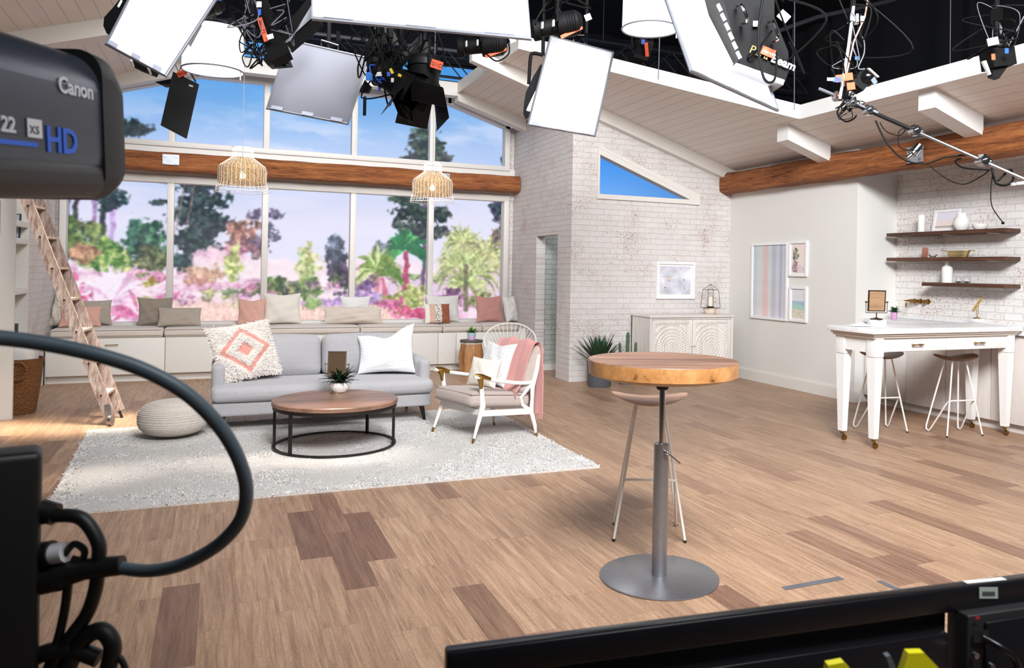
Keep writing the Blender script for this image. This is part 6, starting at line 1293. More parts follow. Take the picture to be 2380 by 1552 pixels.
# fixtures -----------------------------------------------------------
def fresnel(label, px, py, depth, r, L, ax, doors=True, tape=None, seed=0, text=None, lit=False, grp='small black stage lamps in the lighting grid', loops_n=5, up_z=6.5):
    c = PD(px, py, depth); ax = _n(ax); t = thing('stage_lamp', label, 'lamp', c, group=grp); X_, Y_, Z_ = frame(ax)
    MB().lathe([(r*.55, -L*.5), (r*.9, -L*.42), (r*.95, L*.3), (r*1.05, L*.34), (r*1.05, L*.5), (r*.8, L*.5)], c, 20, ax=ax).build('housing', blk, t)
    MB().lathe([(0, L*.44), (r*.6, L*.47), (r*.8, L*.44)], c, 20, ax=ax).build('lens', emitter('lens_glow', '#ffffff', 1.2) if lit else glass('lens_glass'), t)
    b = MB(); k = 4; b.lathe([(r*.97, -L*.3+L*.0), (r*1.02, -L*.28), (r*1.02, -L*.1), (r*.97, -L*.08)], c, 20, ax=ax, cap=False); b.build('vent_band', barn, t)
    if doors:
        f = c+ax*L*.5
        for a in range(4):
            d = X_*math.cos(a*PI/2)+Y_*math.sin(a*PI/2); s_ = np.cross(ax, d); w0, w1 = r*.95, r*(1.25 if a % 2 else 1.0); tipd = _n(ax*.85+d*(.55 if a != 1 else .2)); q = f+d*r*1.0
            MB().prism([q-s_*w0, q+s_*w0, q+s_*w1+tipd*r*1.9, q-s_*w1+tipd*r*1.9], d*.003).build('barn_door', barn, t)
    up = np.array([0, 0, 1.]); h = _n(np.cross(ax, up)) if abs(ax[2]) < .95 else X_
    b = MB().tube([c+h*r*1.15, c+h*r*1.2+up*r*1.5, c+up*r*1.9, c-h*r*1.2+up*r*1.5, c-h*r*1.15], .010, 6); b.build('yoke', blk, t)
    b = MB(); b.cyl(c+up*r*1.9, c+up*(r*1.9+.12), .018, n=10); b.bar(c+up*(r*1.9+.10), c+up*(r*1.9+.18), .06, .04); b.build('clamp', blk, t); hang(t, c+up*(r*1.9+.15), up_z)
    loops(c+up*r*1.5, loops_n, .12, .35, blk, t, seed, .006)
    if tape: tagp(c-_w*r*1.12+up*r*.1, *tape, orange_t, t, 'label_tape', text=text)
    return t, c
F = _w; Rv = _r; Uv = np.array([0, 0, 1.])
t, c = fresnel('stage lamp cluster with grey barn doors hanging just right of the left softbox', 482, 8, 4.8, .085, .2, -F*.2-Rv*.75-Uv*.45, seed=1); loops(c, 2, .12, .25, wire_w, t, 2, .004, 'grey_cable'); tagp(c+Rv*.12+Uv*.02-F*.1, .03, .07, blue_t, t, 'connector')
# tall slim lamp with long orange label
t = thing('strip_lamp', 'slim dark stage lamp with a long orange label near the top left of centre', 'lamp', PD(610, 80, 5.2)); b = MB(); b.bar(PD(590, -10, 5.3), PD(655, 140, 5.2), .14, .10, up=F); b.build('housing', blk, t)
a, c_ = PD(603, 42, 5.12), PD(620, 96, 5.12); x_ = _n(c_-a); s_ = _n(np.cross(x_, F)); b = MB().prism([a-s_*.018, a+s_*.018, c_+s_*.018, c_-s_*.018], -F*.003); o = b.build('label_tape', orange_t, t); text_mb('1201-F2', .032, cols3(x_, s_ if np.cross(x_, s_)@(-F) > 0 else -s_, -F), a+x_*.01-s_*(.010 if np.cross(x_, s_)@(-F) > 0 else -.010)-F*.004).build('lettering', black_plastic, o)
loops(PD(585, 40, 5.2), 4, .14, .35, wire_w, t, 5, .004, 'grey_cable'); loops(PD(600, 100, 5.2), 8, .12, .3, blk, t, 6, .006); tagp(PD(602, 10, 5.1), .035, .04, white_t, t); tagp(PD(603, 28, 5.1), .02, .04, blue_t, t, 'connector'); tagp(PD(628, 85, 5.1), .045, .035, white_t, t, roll=.3); hang(t, PD(595, 0, 5.25))
# louvred panel lamp seen edge on, white end cap
t = thing('panel_lamp', 'dark louvred panel lamp with a white curved end cap beside the grey frame', 'lamp', PD(680, 60, 5.3)); b = MB(); b.prism([PD(x, y, 5.3) for x, y in ((648, 78), (720, -10), (735, 40), (660, 104))], F*.2); b.build('housing', blk, t)
b = MB()
for k in range(7): b.tube([PD(656+k*3, 104-k*1.5, 5.27), PD(727-k*.5, 38-k*4, 5.27)], .0035, 5)
b.build('louvres', silver, t); P5 = [PD(x, y, 5.25) for x, y in ((648, 78), (655, 88), (661, 103), (640, 122), (624, 132), (619, 116), (626, 96))]; MB().prism(P5, F*.16).build('end_cap', plain('pale_green_cap', '#c9d6d4', .4), t); tagp(PD(637, 104, 5.24), .035, .05, plain('faded_red', '#e59a8f', .6), t, 'sticker', roll=.9); b = MB()
for k in range(6): b.tube(catmull([PD(632+k*4, 128, 5.3), PD(636+k*5, 142+k % 3*3, 5.3), PD(640+k*5, 155, 5.3)], 4), .006, 6)
b.build('hanging_cables', blk, t); loops(PD(660, 40, 5.3), 8, .14, .3, blk, t, 8, .006); loops(PD(655, 50, 5.2), 3, .12, .25, wire_w, t, 9, .004, 'grey_cable'); hang(t, PD(700, 0, 5.4)); b = MB().prism([PD(x, y, 5.35) for x, y in ((615, 125), (660, 118), (672, 148), (650, 150), (622, 152), (612, 140))], F*.1); b.build('barn_door', barn, t)
# black flag board
t = thing('black_flag', 'tall black rectangular flag board hanging in front of the upper left window', 'flag', PD(415, 240, 5.6)); b = MB().prism([PD(402, 166, 5.6), PD(459, 194, 5.6), PD(430, 321, 5.5), PD(373, 291, 5.5)], F*.03); b.build('board', blk2, t); MB().prism([PD(440, 196, 5.59), PD(449, 199, 5.59), PD(448, 203, 5.59), PD(439, 200, 5.59)], -F*.003).build('sticker', white_t, t); b = MB().tube([PD(425, 178, 5.6), PD(437, 160, 5.6), PD(455, 190, 5.6)], .006, 6); b.build('bail', blk, t); p = PD(425, 165, 5.6); tagp(PD(423, 170, 5.5), .075, .045, orange_t, t, 'label_tape', roll=.35, text='DCGE'); hang(t, PD(430, 168, 5.65)); loops(p+Uv*.1, 5, .08, .2, silver, t, 3, .004, 'safety_wire'); b = MB().prism([PD(x, y, 5.7) for x, y in ((360, 190), (405, 182), (404, 195), (372, 196))], F*.1); b.build('rail', blk, t)
# centre cluster
t, c = fresnel('large stage lamp with open barn doors and an orange label in the centre cluster', 985, 170, 5.4, .125, .26, -F*.15+Rv*.05-Uv*.9+Rv*-.1, seed=11, lit=True); tagp(PD(1015, 150, 5.25), .085, .06, orange_t, t, 'label_tape', roll=-.3, text='D1CE')
t = thing('black_flag', 'dark grey square flag in the centre cluster above the orange label', 'flag', PD(965, 110, 5.6)); MB().prism([PD(x, y, 5.6) for x, y in ((935, 125), (985, 70), (995, 100), (997, 130), (966, 142))], F*.02).build('board', plain('charcoal_board', '#26262a', .8), t); hang(t, PD(985, 80, 5.6))
t = thing('black_flag', 'wide brown black flag tucked under the large overhead frame', 'flag', PD(900, 80, 5.8)); MB().prism([PD(x, y, 5.8) for x, y in ((868, 62), (905, 60), (930, 92), (905, 102), (885, 92))], F*.02).build('board', plain('brown_board', '#2c2523', .8), t); hang(t, PD(890, 62, 5.8))
t, c = fresnel('tilted stage lamp with yellow tape left of the large barn door lamp', 905, 180, 5.4, .10, .24, Rv*.75-Uv*.45-F*.2, seed=12); tagp(PD(933, 177, 5.25), .055, .02, yellow_t, t, 'yellow_tape', roll=-.45); tagp(PD(910, 165, 5.25), .02, .04, yellow_t, t, 'yellow_tape', roll=.5); tagp(PD(912, 186, 5.24), .02, .03, white_t, t); tagp(PD(903, 172, 5.24), .022, .03, blue_t, t, 'connector'); loops(c+Uv*.05, 6, .16, .3, blk, t, 13, .007)
t, c = fresnel('small stage lamp with white plug hanging by the grey frame edge', 880, 160, 5.5, .08, .2, -Uv*.8+Rv*.3-F*.2, seed=14, doors=False, loops_n=12); tagp(PD(880, 172, 5.3), .05, .03, white_t, t, roll=.1); tagp(PD(858, 178, 5.35), .05, .06, plain('blue_cloth', '#2f74c9', .7), t, 'blue_cloth'); loops(PD(878, 178, 5.35), 6, .05, .12, blue_t, t, 15, .005, 'blue_cable'); loops(PD(870, 120, 5.5), 9, .14, .4, blk, t, 16, .007); b = MB().bar(PD(848, 225, 5.4), PD(847, 268, 5.4), .026, .02); b.build('strap', blk2, t); b = MB().prism([PD(x, y, 5.45) for x, y in ((835, 212), (848, 185), (862, 200), (855, 214))], F*.05); b.build('bracket', blk, t)
t, c = fresnel('stage lamp pointing down left with closed doors under the centre cluster', 930, 212, 5.5, .07, .18, -Uv*.6+Rv*.8, seed=17, loops_n=4); tagp(PD(882, 205, 5.4), .02, .05, blue_t, t, 'connector'); tagp(PD(893, 204, 5.4), .03, .02, yellow_t, t, 'yellow_tape', roll=.2)
def profile_lamp(label, x0, y0, x1, y1, d, r=.075):
    a, c_ = PD(x0, y0, d), PD(x1, y1, d); ax = _n(c_-a); L = np.linalg.norm(c_-a); t = thing('profile_spot', label, 'lamp', (a+c_)/2, group='long black profile spotlights'); MB().lathe([(r*.6, 0), (r*.95, .01), (r*.95, L*.14), (r*.7, L*.15), (r*.72, L*.48), (r*1.05, L*.5), (r*1.15, L*.66), (r*1.1, L*.9), (r*.7, L)], a, 20, ax=ax).build('barrel', blk, t)
    for k in range(4): MB().lathe([(r*1.13, L*(.68+.05*k)), (r*1.18, L*(.69+.05*k)), (r*1.13, L*(.70+.05*k))], a, 20, ax=ax, cap=False).build('cooling_rib', barn, t)
    m_ = (a+c_)/2; b = MB().tube([m_+F*r*1.2, m_+F*r*1.2+Uv*.2, m_-F*r*1.2+Uv*.2, m_-F*r*1.2], .009, 6); b.build('yoke', blk, t); hang(t, m_+Uv*.2); loops(m_+Uv*.15, 6, .12, .3, blk, t, int(x0), .006)
    p, q = m_+ax*L*.08-Uv*r*1.25-F*.04, m_+ax*L*.5-Uv*r*.7-F*.04; MB().bar(p, q, .004, .022, up=Uv).build('label_tape', orange_t, t); b = MB()
    for s_ in (.2, .42): k = a+ax*L*s_-F*r; b.bar(k-Uv*.02, k+Uv*.02, .02, .008)
    b.build('shutter_label', white_t, t); tagp(c_+ax*.04+Uv*.02, .04, .04, white_t, t, roll=.4); return t
prof1 = profile_lamp('long black profile spotlight with an orange strip in the middle below the large overhead frame', 1062, 112, 1178, 100, 5.2); profile_lamp('long black profile spotlight with an orange strip above the upright glowing frame', 1236, 72, 1352, 50, 4.6, .07)
b = MB().tube(catmull([PD(1182, 98, 5.1), PD(1182, 125, 5.1), PD(1155, 142, 5.1), PD(1130, 125, 5.1)], 7), .006, 6); b.build('power_cable', blk, prof1)
t, c = fresnel('small boxy stage lamp with an orange label hanging under the right drum light', 1492, 112, 6.4, .075, .18, -F*.4-Uv*.6, seed=21, doors=False); b = MB().box((-.0, 0, 0), (.01, .01, .01)); b = MB(); b.bar(PD(1480, 110, 6.3), PD(1512, 120, 6.3), .1, .14); b.build('ballast_box', blk, t); tagp(PD(1503, 115, 6.2), .03, .12, orange_t, t, 'label_tape', roll=.1); tagp(PD(1495, 97, 6.2), .03, .04, blue_t, t, 'connector'); b = MB(); b.tube([PD(1533, 85, 6.3), PD(1530, 185, 6.3)], .004, 5); b.build('safety_wire', wire_w, t)
# thin hanging wires before the black drape
for lab, x0, y0, x1, y1 in (('thin pale wire hanging before the black drape left of the boom', 1847, -60, 1846, 255), ('thin pale wire hanging before the black drape right of the boom', 2210, -60, 2208, 165)):
    tag(MB().tube([PD(x0, y0, 7.5), PD(x1, y1, 7.5)], .004, 5).build('hanging_wire', wire_w), lab, 'wire', 'thin wires before the black drape')
tag(MB().tube([PD(1760, 90, 9), PD(1900, 40, 9), PD(2060, 5, 9), PD(2200, -40, 9)], .03, 8).build('dark_pipe', plain('dark_pipe', '#2a2a30', .5, .3)), 'dark pipe crossing the black drape at the upper right', 'pipe')
# mast with small lamp, orange labels and boom
t = thing('lamp_mast', 'hanging black mast with bundled pale cables over the kitchen roof edge', 'mast', PD(1975, 100, 4.6)); MB().tube([PD(1990, -80, 4.65), PD(1965, 228, 4.6)], .017, 8).build('pole', blk, t)
b = MB(); b.tube([PD(1984, 15, 4.55), PD(1972, 110, 4.55), PD(1952, 230, 4.55)], .009, 6); b.build('pale_conduit', plain('pale_conduit', '#c6c6c4', .5), t); b = MB().tube([PD(2024, -40, 4.55), PD(2010, 40, 4.55), PD(1985, 95, 4.55), PD(1968, 170, 4.55), PD(1962, 200, 4.55)], .005, 6); b.build('tan_cable', plain('tan_cable', '#b98f7c', .6), t)
b = MB(); b.bar(PD(1972, 46, 4.56), PD(2004, 46, 4.56), .05, .03); b.cyl(PD(1990, 36, 4.56), PD(1990, 54, 4.56), .03); b.build('pipe_clamp', chrome, t); loops(PD(1985, 60, 4.6), 5, .13, .45, blk, t, 31, .006); loops(PD(1950, 150, 4.6), 4, .10, .3, blk, t, 32, .005); loops(PD(1975, 120, 4.55), 2, .08, .3, wire_w, t, 33, .004, 'grey_cable')
for x, y in ((1952, 182), (1973, 178), (1978, 200)): tagp(PD(x, y, 4.5), .05, .045, orange_t, t, 'label_tape', roll=.15)
tagp(PD(1946, 185, 4.5), .05, .03, blue_t, t, 'connector'); tagp(PD(1930, 184, 4.5), .04, .02, white_t, t); tagp(PD(1992, 135, 4.52), .025, .02, blue_t, t, 'connector')
t = thing('stage_lamp', 'little glossy black lamp head hanging beside the mast over the kitchen', 'lamp', PD(2015, 180, 4.6), group='small black stage lamps in the lighting grid'); MB().ball(PD(2013, 182, 4.6), (.06, .06, .055), 16).build('housing', plain('gloss_black', '#101113', .15, .3), t); b = MB(); b.bar(PD(1985, 205, 4.62), PD(2005, 180, 4.62), .1, .09); b.build('ballast_box', blk, t); b = MB().prism([PD(x, y, 4.53) for x, y in ((2016, 158), (2022, 158), (2044, 178), (2040, 180))], F*.02); b.build('lamp_visor', white_t, t); b = MB().prism([PD(x, y, 4.52) for x, y in ((2024, 186), (2032, 178), (2040, 190), (2032, 198))], F*.005); b.build('reflective_sticker', plain('grey_sticker', '#5a6672', .4), t); MB().tube(catmull([PD(2010, 160, 4.6), PD(1995, 158, 4.6), PD(2008, 125, 4.6), PD(2008, 95, 4.6), PD(1998, 80, 4.6)], 6), .004, 5).build('safety_wire', wire_w, t)
# boom
t = thing('boom_arm', 'long grey metal boom arm reaching right across the ceiling with black cables', 'boom', PD(2150, 320, 4.3)); A, B = PD(1904, 206, 4.75), PD(2400, 425, 3.9)
pt = lambda px: A+(B-A)*((px-1904)/496.0)
MB().tube([A, pt(2062)+Uv*.008], .010, 8).build('upper_tube', silver, t); MB().tube([pt(1990)+Uv*-.0, pt(2150)], .012, 8).build('dark_tube', barn, t); MB().tube([pt(2140), B], .0095, 8).build('lower_tube', steel, t)
for px in (1955, 1992, 2036, 2150, 2300):
    c = pt(px); b = MB(); b.cyl(c-F*.03, c+F*.03, .026, n=12); b.bar(c-Uv*.03, c+Uv*.035, .03, .026); b.ball(c+Rv*.03-Uv*.01-F*.02, .016); b.cyl(c-F*.05, c-F*.03, .008); b.build('clamp', chrome, t)
c = PD(2128, 350, 4.3); b = MB(); b.cyl(c-Rv*.02-Uv*.02, c+Rv*.02+Uv*.03, .026); b.cyl(c-Rv*.05-Uv*.045, c-Rv*.02-Uv*.02, .012); b.build('swivel', chrome, t); loops(PD(1975, 245, 4.65), 12, .06, .1, blk, t, 41, .0035)
def cab(pts, r=.0055, d=(4.4, 4.1)): b = MB().tube(catmull([PD(x, y, d[0]+(d[1]-d[0])*i/(len(pts)-1)) for i, (x, y) in enumerate(pts)], 9), r, 6); return b.build('cable', blk, t)
cab([(1962, 235), (1946, 262), (1965, 282), (1985, 275), (1990, 268)]); cab([(2035, 280), (2060, 330), (2100, 370), (2150, 380), (2200, 365), (2260, 362), (2300, 385)]); cab([(2045, 285), (2060, 305), (2090, 315), (2105, 300), (2090, 305), (2090, 340), (2120, 350), (2145, 345)], .003); cab([(2160, 385), (2200, 415), (2240, 428), (2280, 410), (2300, 395)], .003); cab([(2300, 395), (2240, 390), (2220, 375), (2235, 368)], .005); cab([(2305, 390), (2315, 425), (2340, 430), (2355, 415), (2350, 395), (2340, 400), (2320, 420)], .006, (4.1, 4.0)); cab([(2308, 400), (2303, 440), (2306, 480), (2330, 516)], .003, (4.1, 4.1)); MB().ball(PD(2331, 518, 4.1), .009, 8).build('plug', blk, t)
b = MB().bar(PD(2352, 428, 4.0), PD(2384, 424, 4.0), .02, .016); b.build('white_plug', white_t, t)
# far right lamp
t, c = fresnel('boxy black stage lamp with white tag hanging at the far upper right', 2315, 118, 5.0, .055, .16, -Uv*.85+F*.1-Rv*.1, seed=51, loops_n=5, doors=False); b = MB(); b.bar(PD(2316, 118, 5.0), PD(2322, 158, 5.0), .16, .13, up=F); b.build('ballast_box', blk, t); b = MB(); b.bar(PD(2318, 152, 5.0), PD(2309, 182, 5.0), .10, .08, up=F, w1=.05, h1=.05); b.build('snout', barn, t); MB().prism([PD(2284, 142, 4.9), PD(2292, 140, 4.9), PD(2304, 172, 4.9), PD(2300, 174, 4.9)], F*.02).build('lit_edge', white_t, t); tagp(PD(2308, 96, 4.85), .075, .05, white_t, t, roll=.25); tagp(PD(2309, 132, 4.86), .025, .04, orange_t, t, 'label_tape', roll=.1); tagp(PD(2340, 118, 4.86), .025, .035, blue_t, t, 'connector'); loops(c+Uv*.15, 3, .10, .3, wire_w, t, 52, .004, 'grey_cable'); MB().tube([PD(2380, 38, 4.9), PD(2345, 105, 4.9)], .004, 5).build('safety_wire', wire_w, t)
# ------------------------------------------------------------------ studio camera at the left edge, close to the viewer
def L3(lat, dep, z): return _r*lat+_w*dep+np.array([0, 0, z])     # metres: sideways, ahead, height
def box_lens():
    t = thing('box_lens', 'big grey box lens of a studio camera at the upper left edge', 'camera lens', L3(-.86, 1.2, 1.7))
    hood = plain('lens_hood_black', '#1c1c1f', .6, var=.1); side = plain('lens_grey_paint', '#454b57', .30, .45, var=.05); low = plain('lens_black_panel', '#101012', .45, var=.1)
    ax = _n(np.array([*(L3(0, 1, 0)[:2]), .10])); up = _n(np.array([0, 0, 1.])-ax*ax[2]); c0 = L3(-.73, 1.04, EYE+.093)   # lower edge at picture border
    def sec(s, w0, w1, h0, h1, r, n=8):   # rounded section at distance s ahead of c0; side plane at lateral 0, box to the left
        P = []
        for (cx, cy, a0) in ((-r, h1-r, 0), (-w1+r, h1-r, 90), (-w1+r, h0+r, 180), (-r, h0+r, 270)):
            for i in range(n): a = R(a0+90*i/(n-1)); P.append(c0+ax*s+_r*(cx+w0+r*math.cos(a))+up*(cy+r*math.sin(a)))
        return P
    S_ = [sec(s, 0, .26, 0, .25, .07) for s in (-.5, .262)]
    b = MB(); G = np.array([q+[q[0]] for q in S_]); b.grid(G, flip=True); b.add(S_[0], [tuple(range(len(S_[0])))]); b.add(S_[1], [tuple(range(len(S_[1])))[::-1]])
    b.build('lens_housing', side, t, angle=30)
    b = MB(); S2 = [sec(s, .0015, .263, -.004, .070, .032) for s in (-.5, .262)]; b.grid(np.array([q+[q[0]] for q in S2]), flip=True); b.add(S2[1], [tuple(range(len(S2[1])))[::-1]]); b.build('lower_panel', low, t, angle=30)
    b = MB(); S3 = [sec(.26, .004, .268, -.006, .256, .045), sec(.30, .006, .272, -.008, .254, .05), sec(.335, .0, .26, .0, .236, .055), sec(.335, -.02, .22, .02, .216, .05)]; b.grid(np.array([q+[q[0]] for q in S3]), flip=True); b.add(S3[0], [tuple(range(len(S3[0])))]); b.build('hood', hood, t, angle=50)
    b = MB(); b.add(S3[-1], [tuple(range(len(S3[-1])))[::-1]]); b.build('front_glass', plain('coated_glass', '#0c1020', .05), t)
    M3 = cols3(ax, up, _r); wt = plain('white_lettering', '#d3d5da', .6); bl = plain('blue_lettering', '#1c62d8', .5)
    def put(s, size, s0, h, mat, ext=.0006, nm='lettering'): return text_mb(s, size, M3, c0+ax*s0+up*h+_r*.0012, ext, size*.022).build(nm, mat, t)
    put('Canon', .036, .138, .166, wt, .0012); put('DIGISUPER 22', .031, -.155, .092, wt, .0012)
    b = MB(); a = c0+ax*.058+up*.088+_r*.001; b.prism([a, a+ax*.034, a+ax*.034+up*.028, a+up*.028], _r*.0012); o = b.build('badge', wt, t); text_mb('xs', .026, M3, a+ax*.004+up*.006+_r*.0014, .0005).build('lettering', side, o)
    put('HD', .056, .101, .070, bl, .001, 'blue_lettering'); b = MB(); a = c0+ax*-.12+up*.074+_r*.001; b.prism([a, a+ax*.20, a+ax*.20+up*.007, a+up*.007], _r*.001); b.build('blue_stripe', bl, t)
    b = MB(); b.cyl(L3(-.785, 1.08, EYE+.09), L3(-.785, 1.08, EYE+.04), .02); b.bar(L3(-.86, .95, EYE+.07), L3(-.86, .95, EYE-.35), .08, .06); b.build('support', low, t)
box_lens()
def cam_body():
    t = thing('studio_camera', 'black studio camera body with plugged cables at the lower left edge', 'camera', L3(-.9, 1.2, 1.0)); m_ = plain('camera_black', '#0c0c0e', .5, var=.2)
    d = _n(L3(-.64, 1, 0)); s_ = _n(np.array([-d[1], d[0], 0])); s_ = s_ if s_@_r < 0 else -s_; o = L3(-.7045, 1.10, 0)
    b = MB(); b.T = (np.stack([-s_, d, np.array([0, 0, 1.])], 1), o); b.rbox((-.5, 0, .55), (0, .07, 1.213), .012, 3); b.build('body', m_, t);
    pd = lambda x, y, dd=1.12: PD(x, y, dd)
    MB().tube([pd(98, 1290), pd(122, 1286)], .020, 16).build('socket', barn, t); MB().tube([pd(108, 1290), pd(152, 1282)], .0155, 16).build('white_connector', plain('white_boot', '#d9dade', .5), t)
    b = MB().tube(catmull([pd(150, 1288), pd(172, 1264), pd(196, 1278), pd(190, 1300), pd(168, 1298)], 6), .0055, 8); b.build('strain_relief', m_, t)
    b = MB().tube(catmull([pd(90, 1205), pd(130, 1198), pd(190, 1205), pd(228, 1260), pd(228, 1310), pd(222, 1370), pd(200, 1430), pd(150, 1500), pd(110, 1580)], 8), .0105, 12); b.build('black_cable', m_, t); b = MB().tube([pd(95, 1185), pd(130, 1195)], .017, 14); b.build('cable_gland', m_, t)
    b = MB().tube(catmull([pd(160, 1340), pd(150, 1420), pd(130, 1500), pd(90, 1600)], 8), .007, 10); b.build('black_cable', m_, t)
    b = MB().tube(catmull([pd(150, 1570), pd(190, 1490), pd(235, 1465), pd(262, 1500), pd(250, 1560), pd(240, 1620)], 8), .013, 12); b.build('coiled_cable', m_, t); b = MB().tube(catmull([pd(250, 1530), pd(280, 1530), pd(300, 1580)], 8), .005, 8); b.build('thin_cable', m_, t)
    b = MB().tube(catmull([pd(60, 1540), pd(110, 1515), pd(170, 1510), pd(230, 1530)], 8), .013, 12); b.build('lower_cable', m_, t)
    b = MB().tube([pd(90, 1350), pd(140, 1340)], .021, 16); b.tube([pd(135, 1338), pd(200, 1322), pd(284, 1313)], [.020, .016, .0145], 16); b.build('large_plug', m_, t)
    t = thing('grey_cable_loop', 'thick blue grey camera cable curving in a wide loop across the left foreground', 'cable', pd(500, 1000, 1.0)); P = [(-160, 790), (-60, 782), (30, 788), (130, 803), (240, 828), (340, 862), (430, 912), (500, 978), (548, 1052), (572, 1130), (562, 1200), (520, 1255), (460, 1295), (400, 1318), (340, 1326), (282, 1320)]
    D = np.linspace(.86, 1.12, len(P)); b = MB().tube(catmull([PD(x, y, d_) for (x, y), d_ in zip(P, D)], 8), .0097, 14); b.build('cable', plain('blue_grey_rubber', '#56656f', .45, var=.12, nscale=30), t)
cam_body()
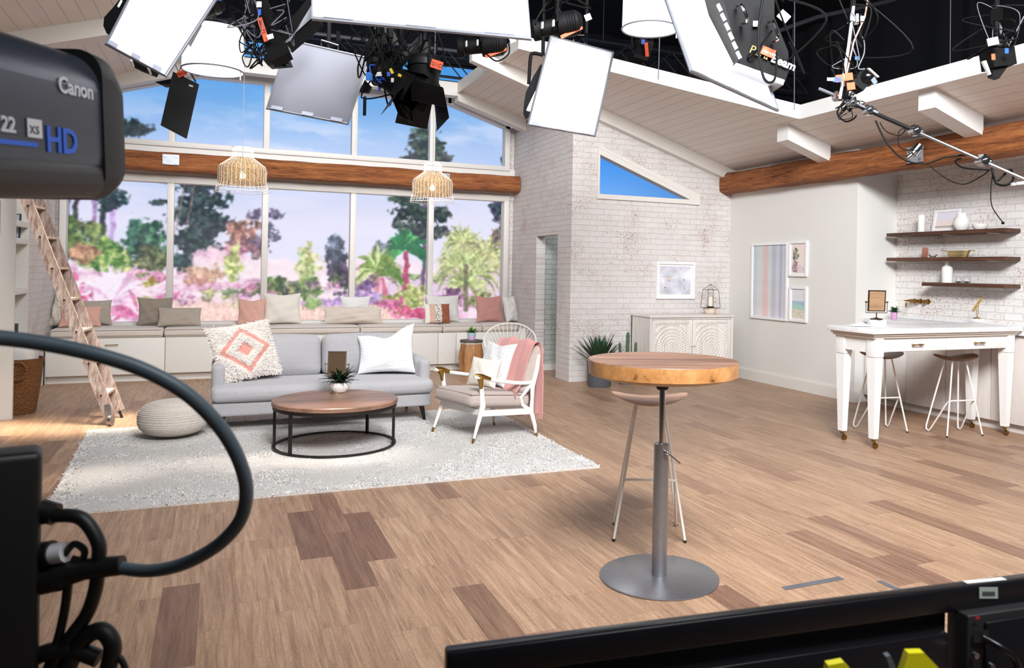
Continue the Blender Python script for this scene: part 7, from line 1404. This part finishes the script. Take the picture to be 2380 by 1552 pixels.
# ------------------------------------------------------------------ black monitor frame at the lower right, yellow handles
def monitor():
    Zt = .88; t = thing('monitor_frame', 'black flat monitor housing seen from behind along the lower right edge', 'monitor', PZ(1700, 1430, Zt)); m_ = plain('satin_black', '#18171b', .28, .3, var=.15, nscale=12)
    A, B = PZ(1032, 1497, Zt), PZ(2480, 1317, Zt); x = _n(B-A); y = _n(np.cross(np.array([0, 0, 1.]), x)); L = np.linalg.norm(B-A); M = np.stack([x, y, np.array([0, 0, 1.])], 1)
    def bx(a, c, r=.003, mm=m_, nm='part', par=t): b = MB(); b.T = (M, A); b.rbox(a, c, r, 2); return b.build(nm, mm, par)
    bx((0, -.028, -.05), (L, 0, 0), .006, m_, 'top_rail'); bx((0, -.028, -.5), (.03, 0, -.05), .005, m_, 'side_rail'); flat = plain('flat_black', '#101012', .6, var=.1)
    k = np.linalg.norm(PZ(2192, 1352, Zt)-A); bx((.028, -.006, -.45), (k, .0-.002, -.045), .002, flat, 'back_panel'); bx((.05, -.034, -.30), (k-.02, -.006, -.085), .004, m_, 'raised_panel')
    k2 = np.linalg.norm(PZ(2202, 1352, Zt)-A); bx((k2, -.05, -.45), (L, -.0, -.047), .004, flat, 'power_box'); bx((k2+.04, -.056, -.4), (L, -.05, -.062), .003, m_, 'power_cover')
    def sticker(px0, py0, px1, py1, yy, mat, nm):
        # on the rear face
        n = y; P = []
        for px, py in ((px0, py1), (px1, py1), (px1, py0), (px0, py0)):
            d = ray(px, py); q0 = A+y*yy; tt = ((q0-EYEP)@y)/(d@y); P.append(EYEP+d*tt)
        return MB().prism([p-y*.0006 for p in P], -y*.0008).build(nm, mat, t), P
    o, P = sticker(2275, 1364, 2318, 1390, -.0285, plain('asset_label', '#9aa39c', .5), 'asset_sticker'); o['label'] = 'small pale green barcode sticker'
    b = MB(); u, v = P[1]-P[0], P[3]-P[0]
    for k_ in range(14): a = P[0]+u*(.15+.05*k_)+v*.25-y*.002; b.prism([a, a+u*.022, a+u*.022+v*.4, a+v*.4], -y*.0003)
    b.build('barcode', plain('ink', '#22252a', .6), o)
    a = PZ(2242, 1353, Zt+.001); c = PZ(2334, 1344, Zt+.001); e = _n(c-a); b = MB().bar(a, c, .012, .0012); o = b.build('white_label', white_t, t)
    q, _q = sticker(2266, 1432, 2276, 1438, -.0565, plain('red_light', '#a01c2a', .4), 'red_switch'); q, _q = sticker(2262, 1463, 2296, 1492, -.0565, flat, 'power_inlet')
    s_ = sum(_q)/4; b = MB().tube(catmull([s_-y*.005, s_-y*.03+x*.03-Uv*.012, s_-y*.035+x*.07-Uv*.04, s_-y*.035+x*.09-Uv*.12], 8), [.010]*8+[.005]*17, 10) if False else MB().tube(catmull([s_-y*.005, s_-y*.03+x*.02-Uv*.012, s_-y*.035+x*.05-Uv*.04, s_-y*.035+x*.07-Uv*.12], 8), .0065, 10); b.build('power_lead', m_, t)
    for px, py in ((2263, 1520), (2300, 1545)):
        d = ray(px, py); q0 = A+y*-.057; tt = ((q0-EYEP)@y)/(d@y); p = EYEP+d*tt; MB().cyl(p, p-y*.008, .006, n=14).build('screw', steel, t)
    yel = plain('yellow_plastic', '#fff31c', .4, var=.03); d0 = 1.02
    for lab, poly in (('smaller left yellow plastic handle tip at the bottom right edge', ((1915, 1600), (1925, 1546), (1962, 1539), (1978, 1556), (1995, 1600))), ('larger right yellow plastic handle tip at the bottom right edge', ((2085, 1600), (2112, 1518), (2148, 1517), (2180, 1550), (2200, 1600)))):
        P = [PD(px, py, d0) for px, py in poly]; b = MB().prism(P, _w*.012); o = b.build('grip_end', yel); th = thing('yellow_handle', lab, 'handle', P[1], group='yellow handles in the foreground'); o.parent = th; o.matrix_parent_inverse = th.matrix_basis.inverted()
        q = P[1]*.5+P[2]*.5; b = MB().tube([q+np.array([0, 0, -.03])+_w*.017, q+np.array([0, 0, -.25])+_w*.017], .012, 10); b.build('handle_bar', m_, th)
    P = [PD(px, py, 1.04) for px, py in ((2060, 1526), (2070, 1523), (2105, 1600), (2085, 1600))]; tag(MB().prism(P, _w*.01).build('metal_lever', plain('grey_lever', '#77808a', .4, .5)), 'thin grey metal lever between the two yellow handles', 'lever')
    # stand under the monitor so that it rests on the floor
    b = MB(); b.T = (M, A); b.box((.62, -.02, -.845), (.68, .02, -.3)); b.build('stand_post', m_, t); b = MB(); b.T = (M, A); b.rbox((.40, -.22, -.879), (.90, .22, -.845), .008, 2); b.build('stand_foot', m_, t)
monitor()

# ------------------------------------------------------------------ bring the image-fitted plan to its true proportions
# everything above was laid out on a plan read from image pixels; here every mesh moves to true metres. Turned and round things keep
# their own round shape (they only move), straight architecture and long things stretch with the plan.
ROUND = ('pedestal_table', 'coffee_table', 'pouf', 'drum_light', 'pendant_lamp', 'potted_', 'bowl', 'vase', 'cup', 'glass_bowl', 'bottle_vase', 'side_table', 'wicker_basket', 'wire_basket', 'candle_lantern', 'bar_stool', 'throw_pillow', 'rope_chair', 'table_mirror', 'folded_cloth', 'marble_block', 'stage_lamp', 'profile_spot', 'camera_', 'grey_cable')
G_ = 1.018
def walk(o):
    yield o
    for c in o.children: yield from walk(c)
roots = [o for o in C.objects if o.parent is None and o.type in ('EMPTY', 'MESH')]
bpy.context.view_layer.update()
for r in roots:
    rigid = r.type == 'EMPTY' and r.name.startswith(ROUND) and not r.name.startswith(('camera_', 'grey_cable', 'stage_lamp', 'profile_spot'))
    M0 = {o.name: np.array(o.matrix_world) for o in walk(r)}
    c0 = np.array(r.location); c1 = c0*SV
    if r.type == 'EMPTY': r.matrix_basis = Matrix.Translation(Vector(c1)) @ Matrix.Rotation(r.rotation_euler[2], 4, 'Z')
    for o in walk(r):
        if o is not r and o.parent is r: o.matrix_parent_inverse = Matrix.Identity(4) if r.get('_local') else r.matrix_basis.inverted()
    base = np.array(r.matrix_basis) if r.get('_local') else np.eye(4)
    inv = np.linalg.inv(base)
    for o in walk(r):
        if o.type != 'MESH': continue
        me = o.data; n = len(me.vertices); V = np.empty(n*3, np.float64); me.vertices.foreach_get('co', V); V = V.reshape(-1, 3)
        W = V@M0[o.name][:3, :3].T+M0[o.name][:3, 3]
        W = c1+(W-c0)*np.array([G_, G_, 1.]) if rigid else W*SV
        V = W@inv[:3, :3].T+inv[:3, 3]; me.vertices.foreach_set('co', V.ravel()); me.update()
    if '_local' in r: del r['_local']
bpy.context.view_layer.update()
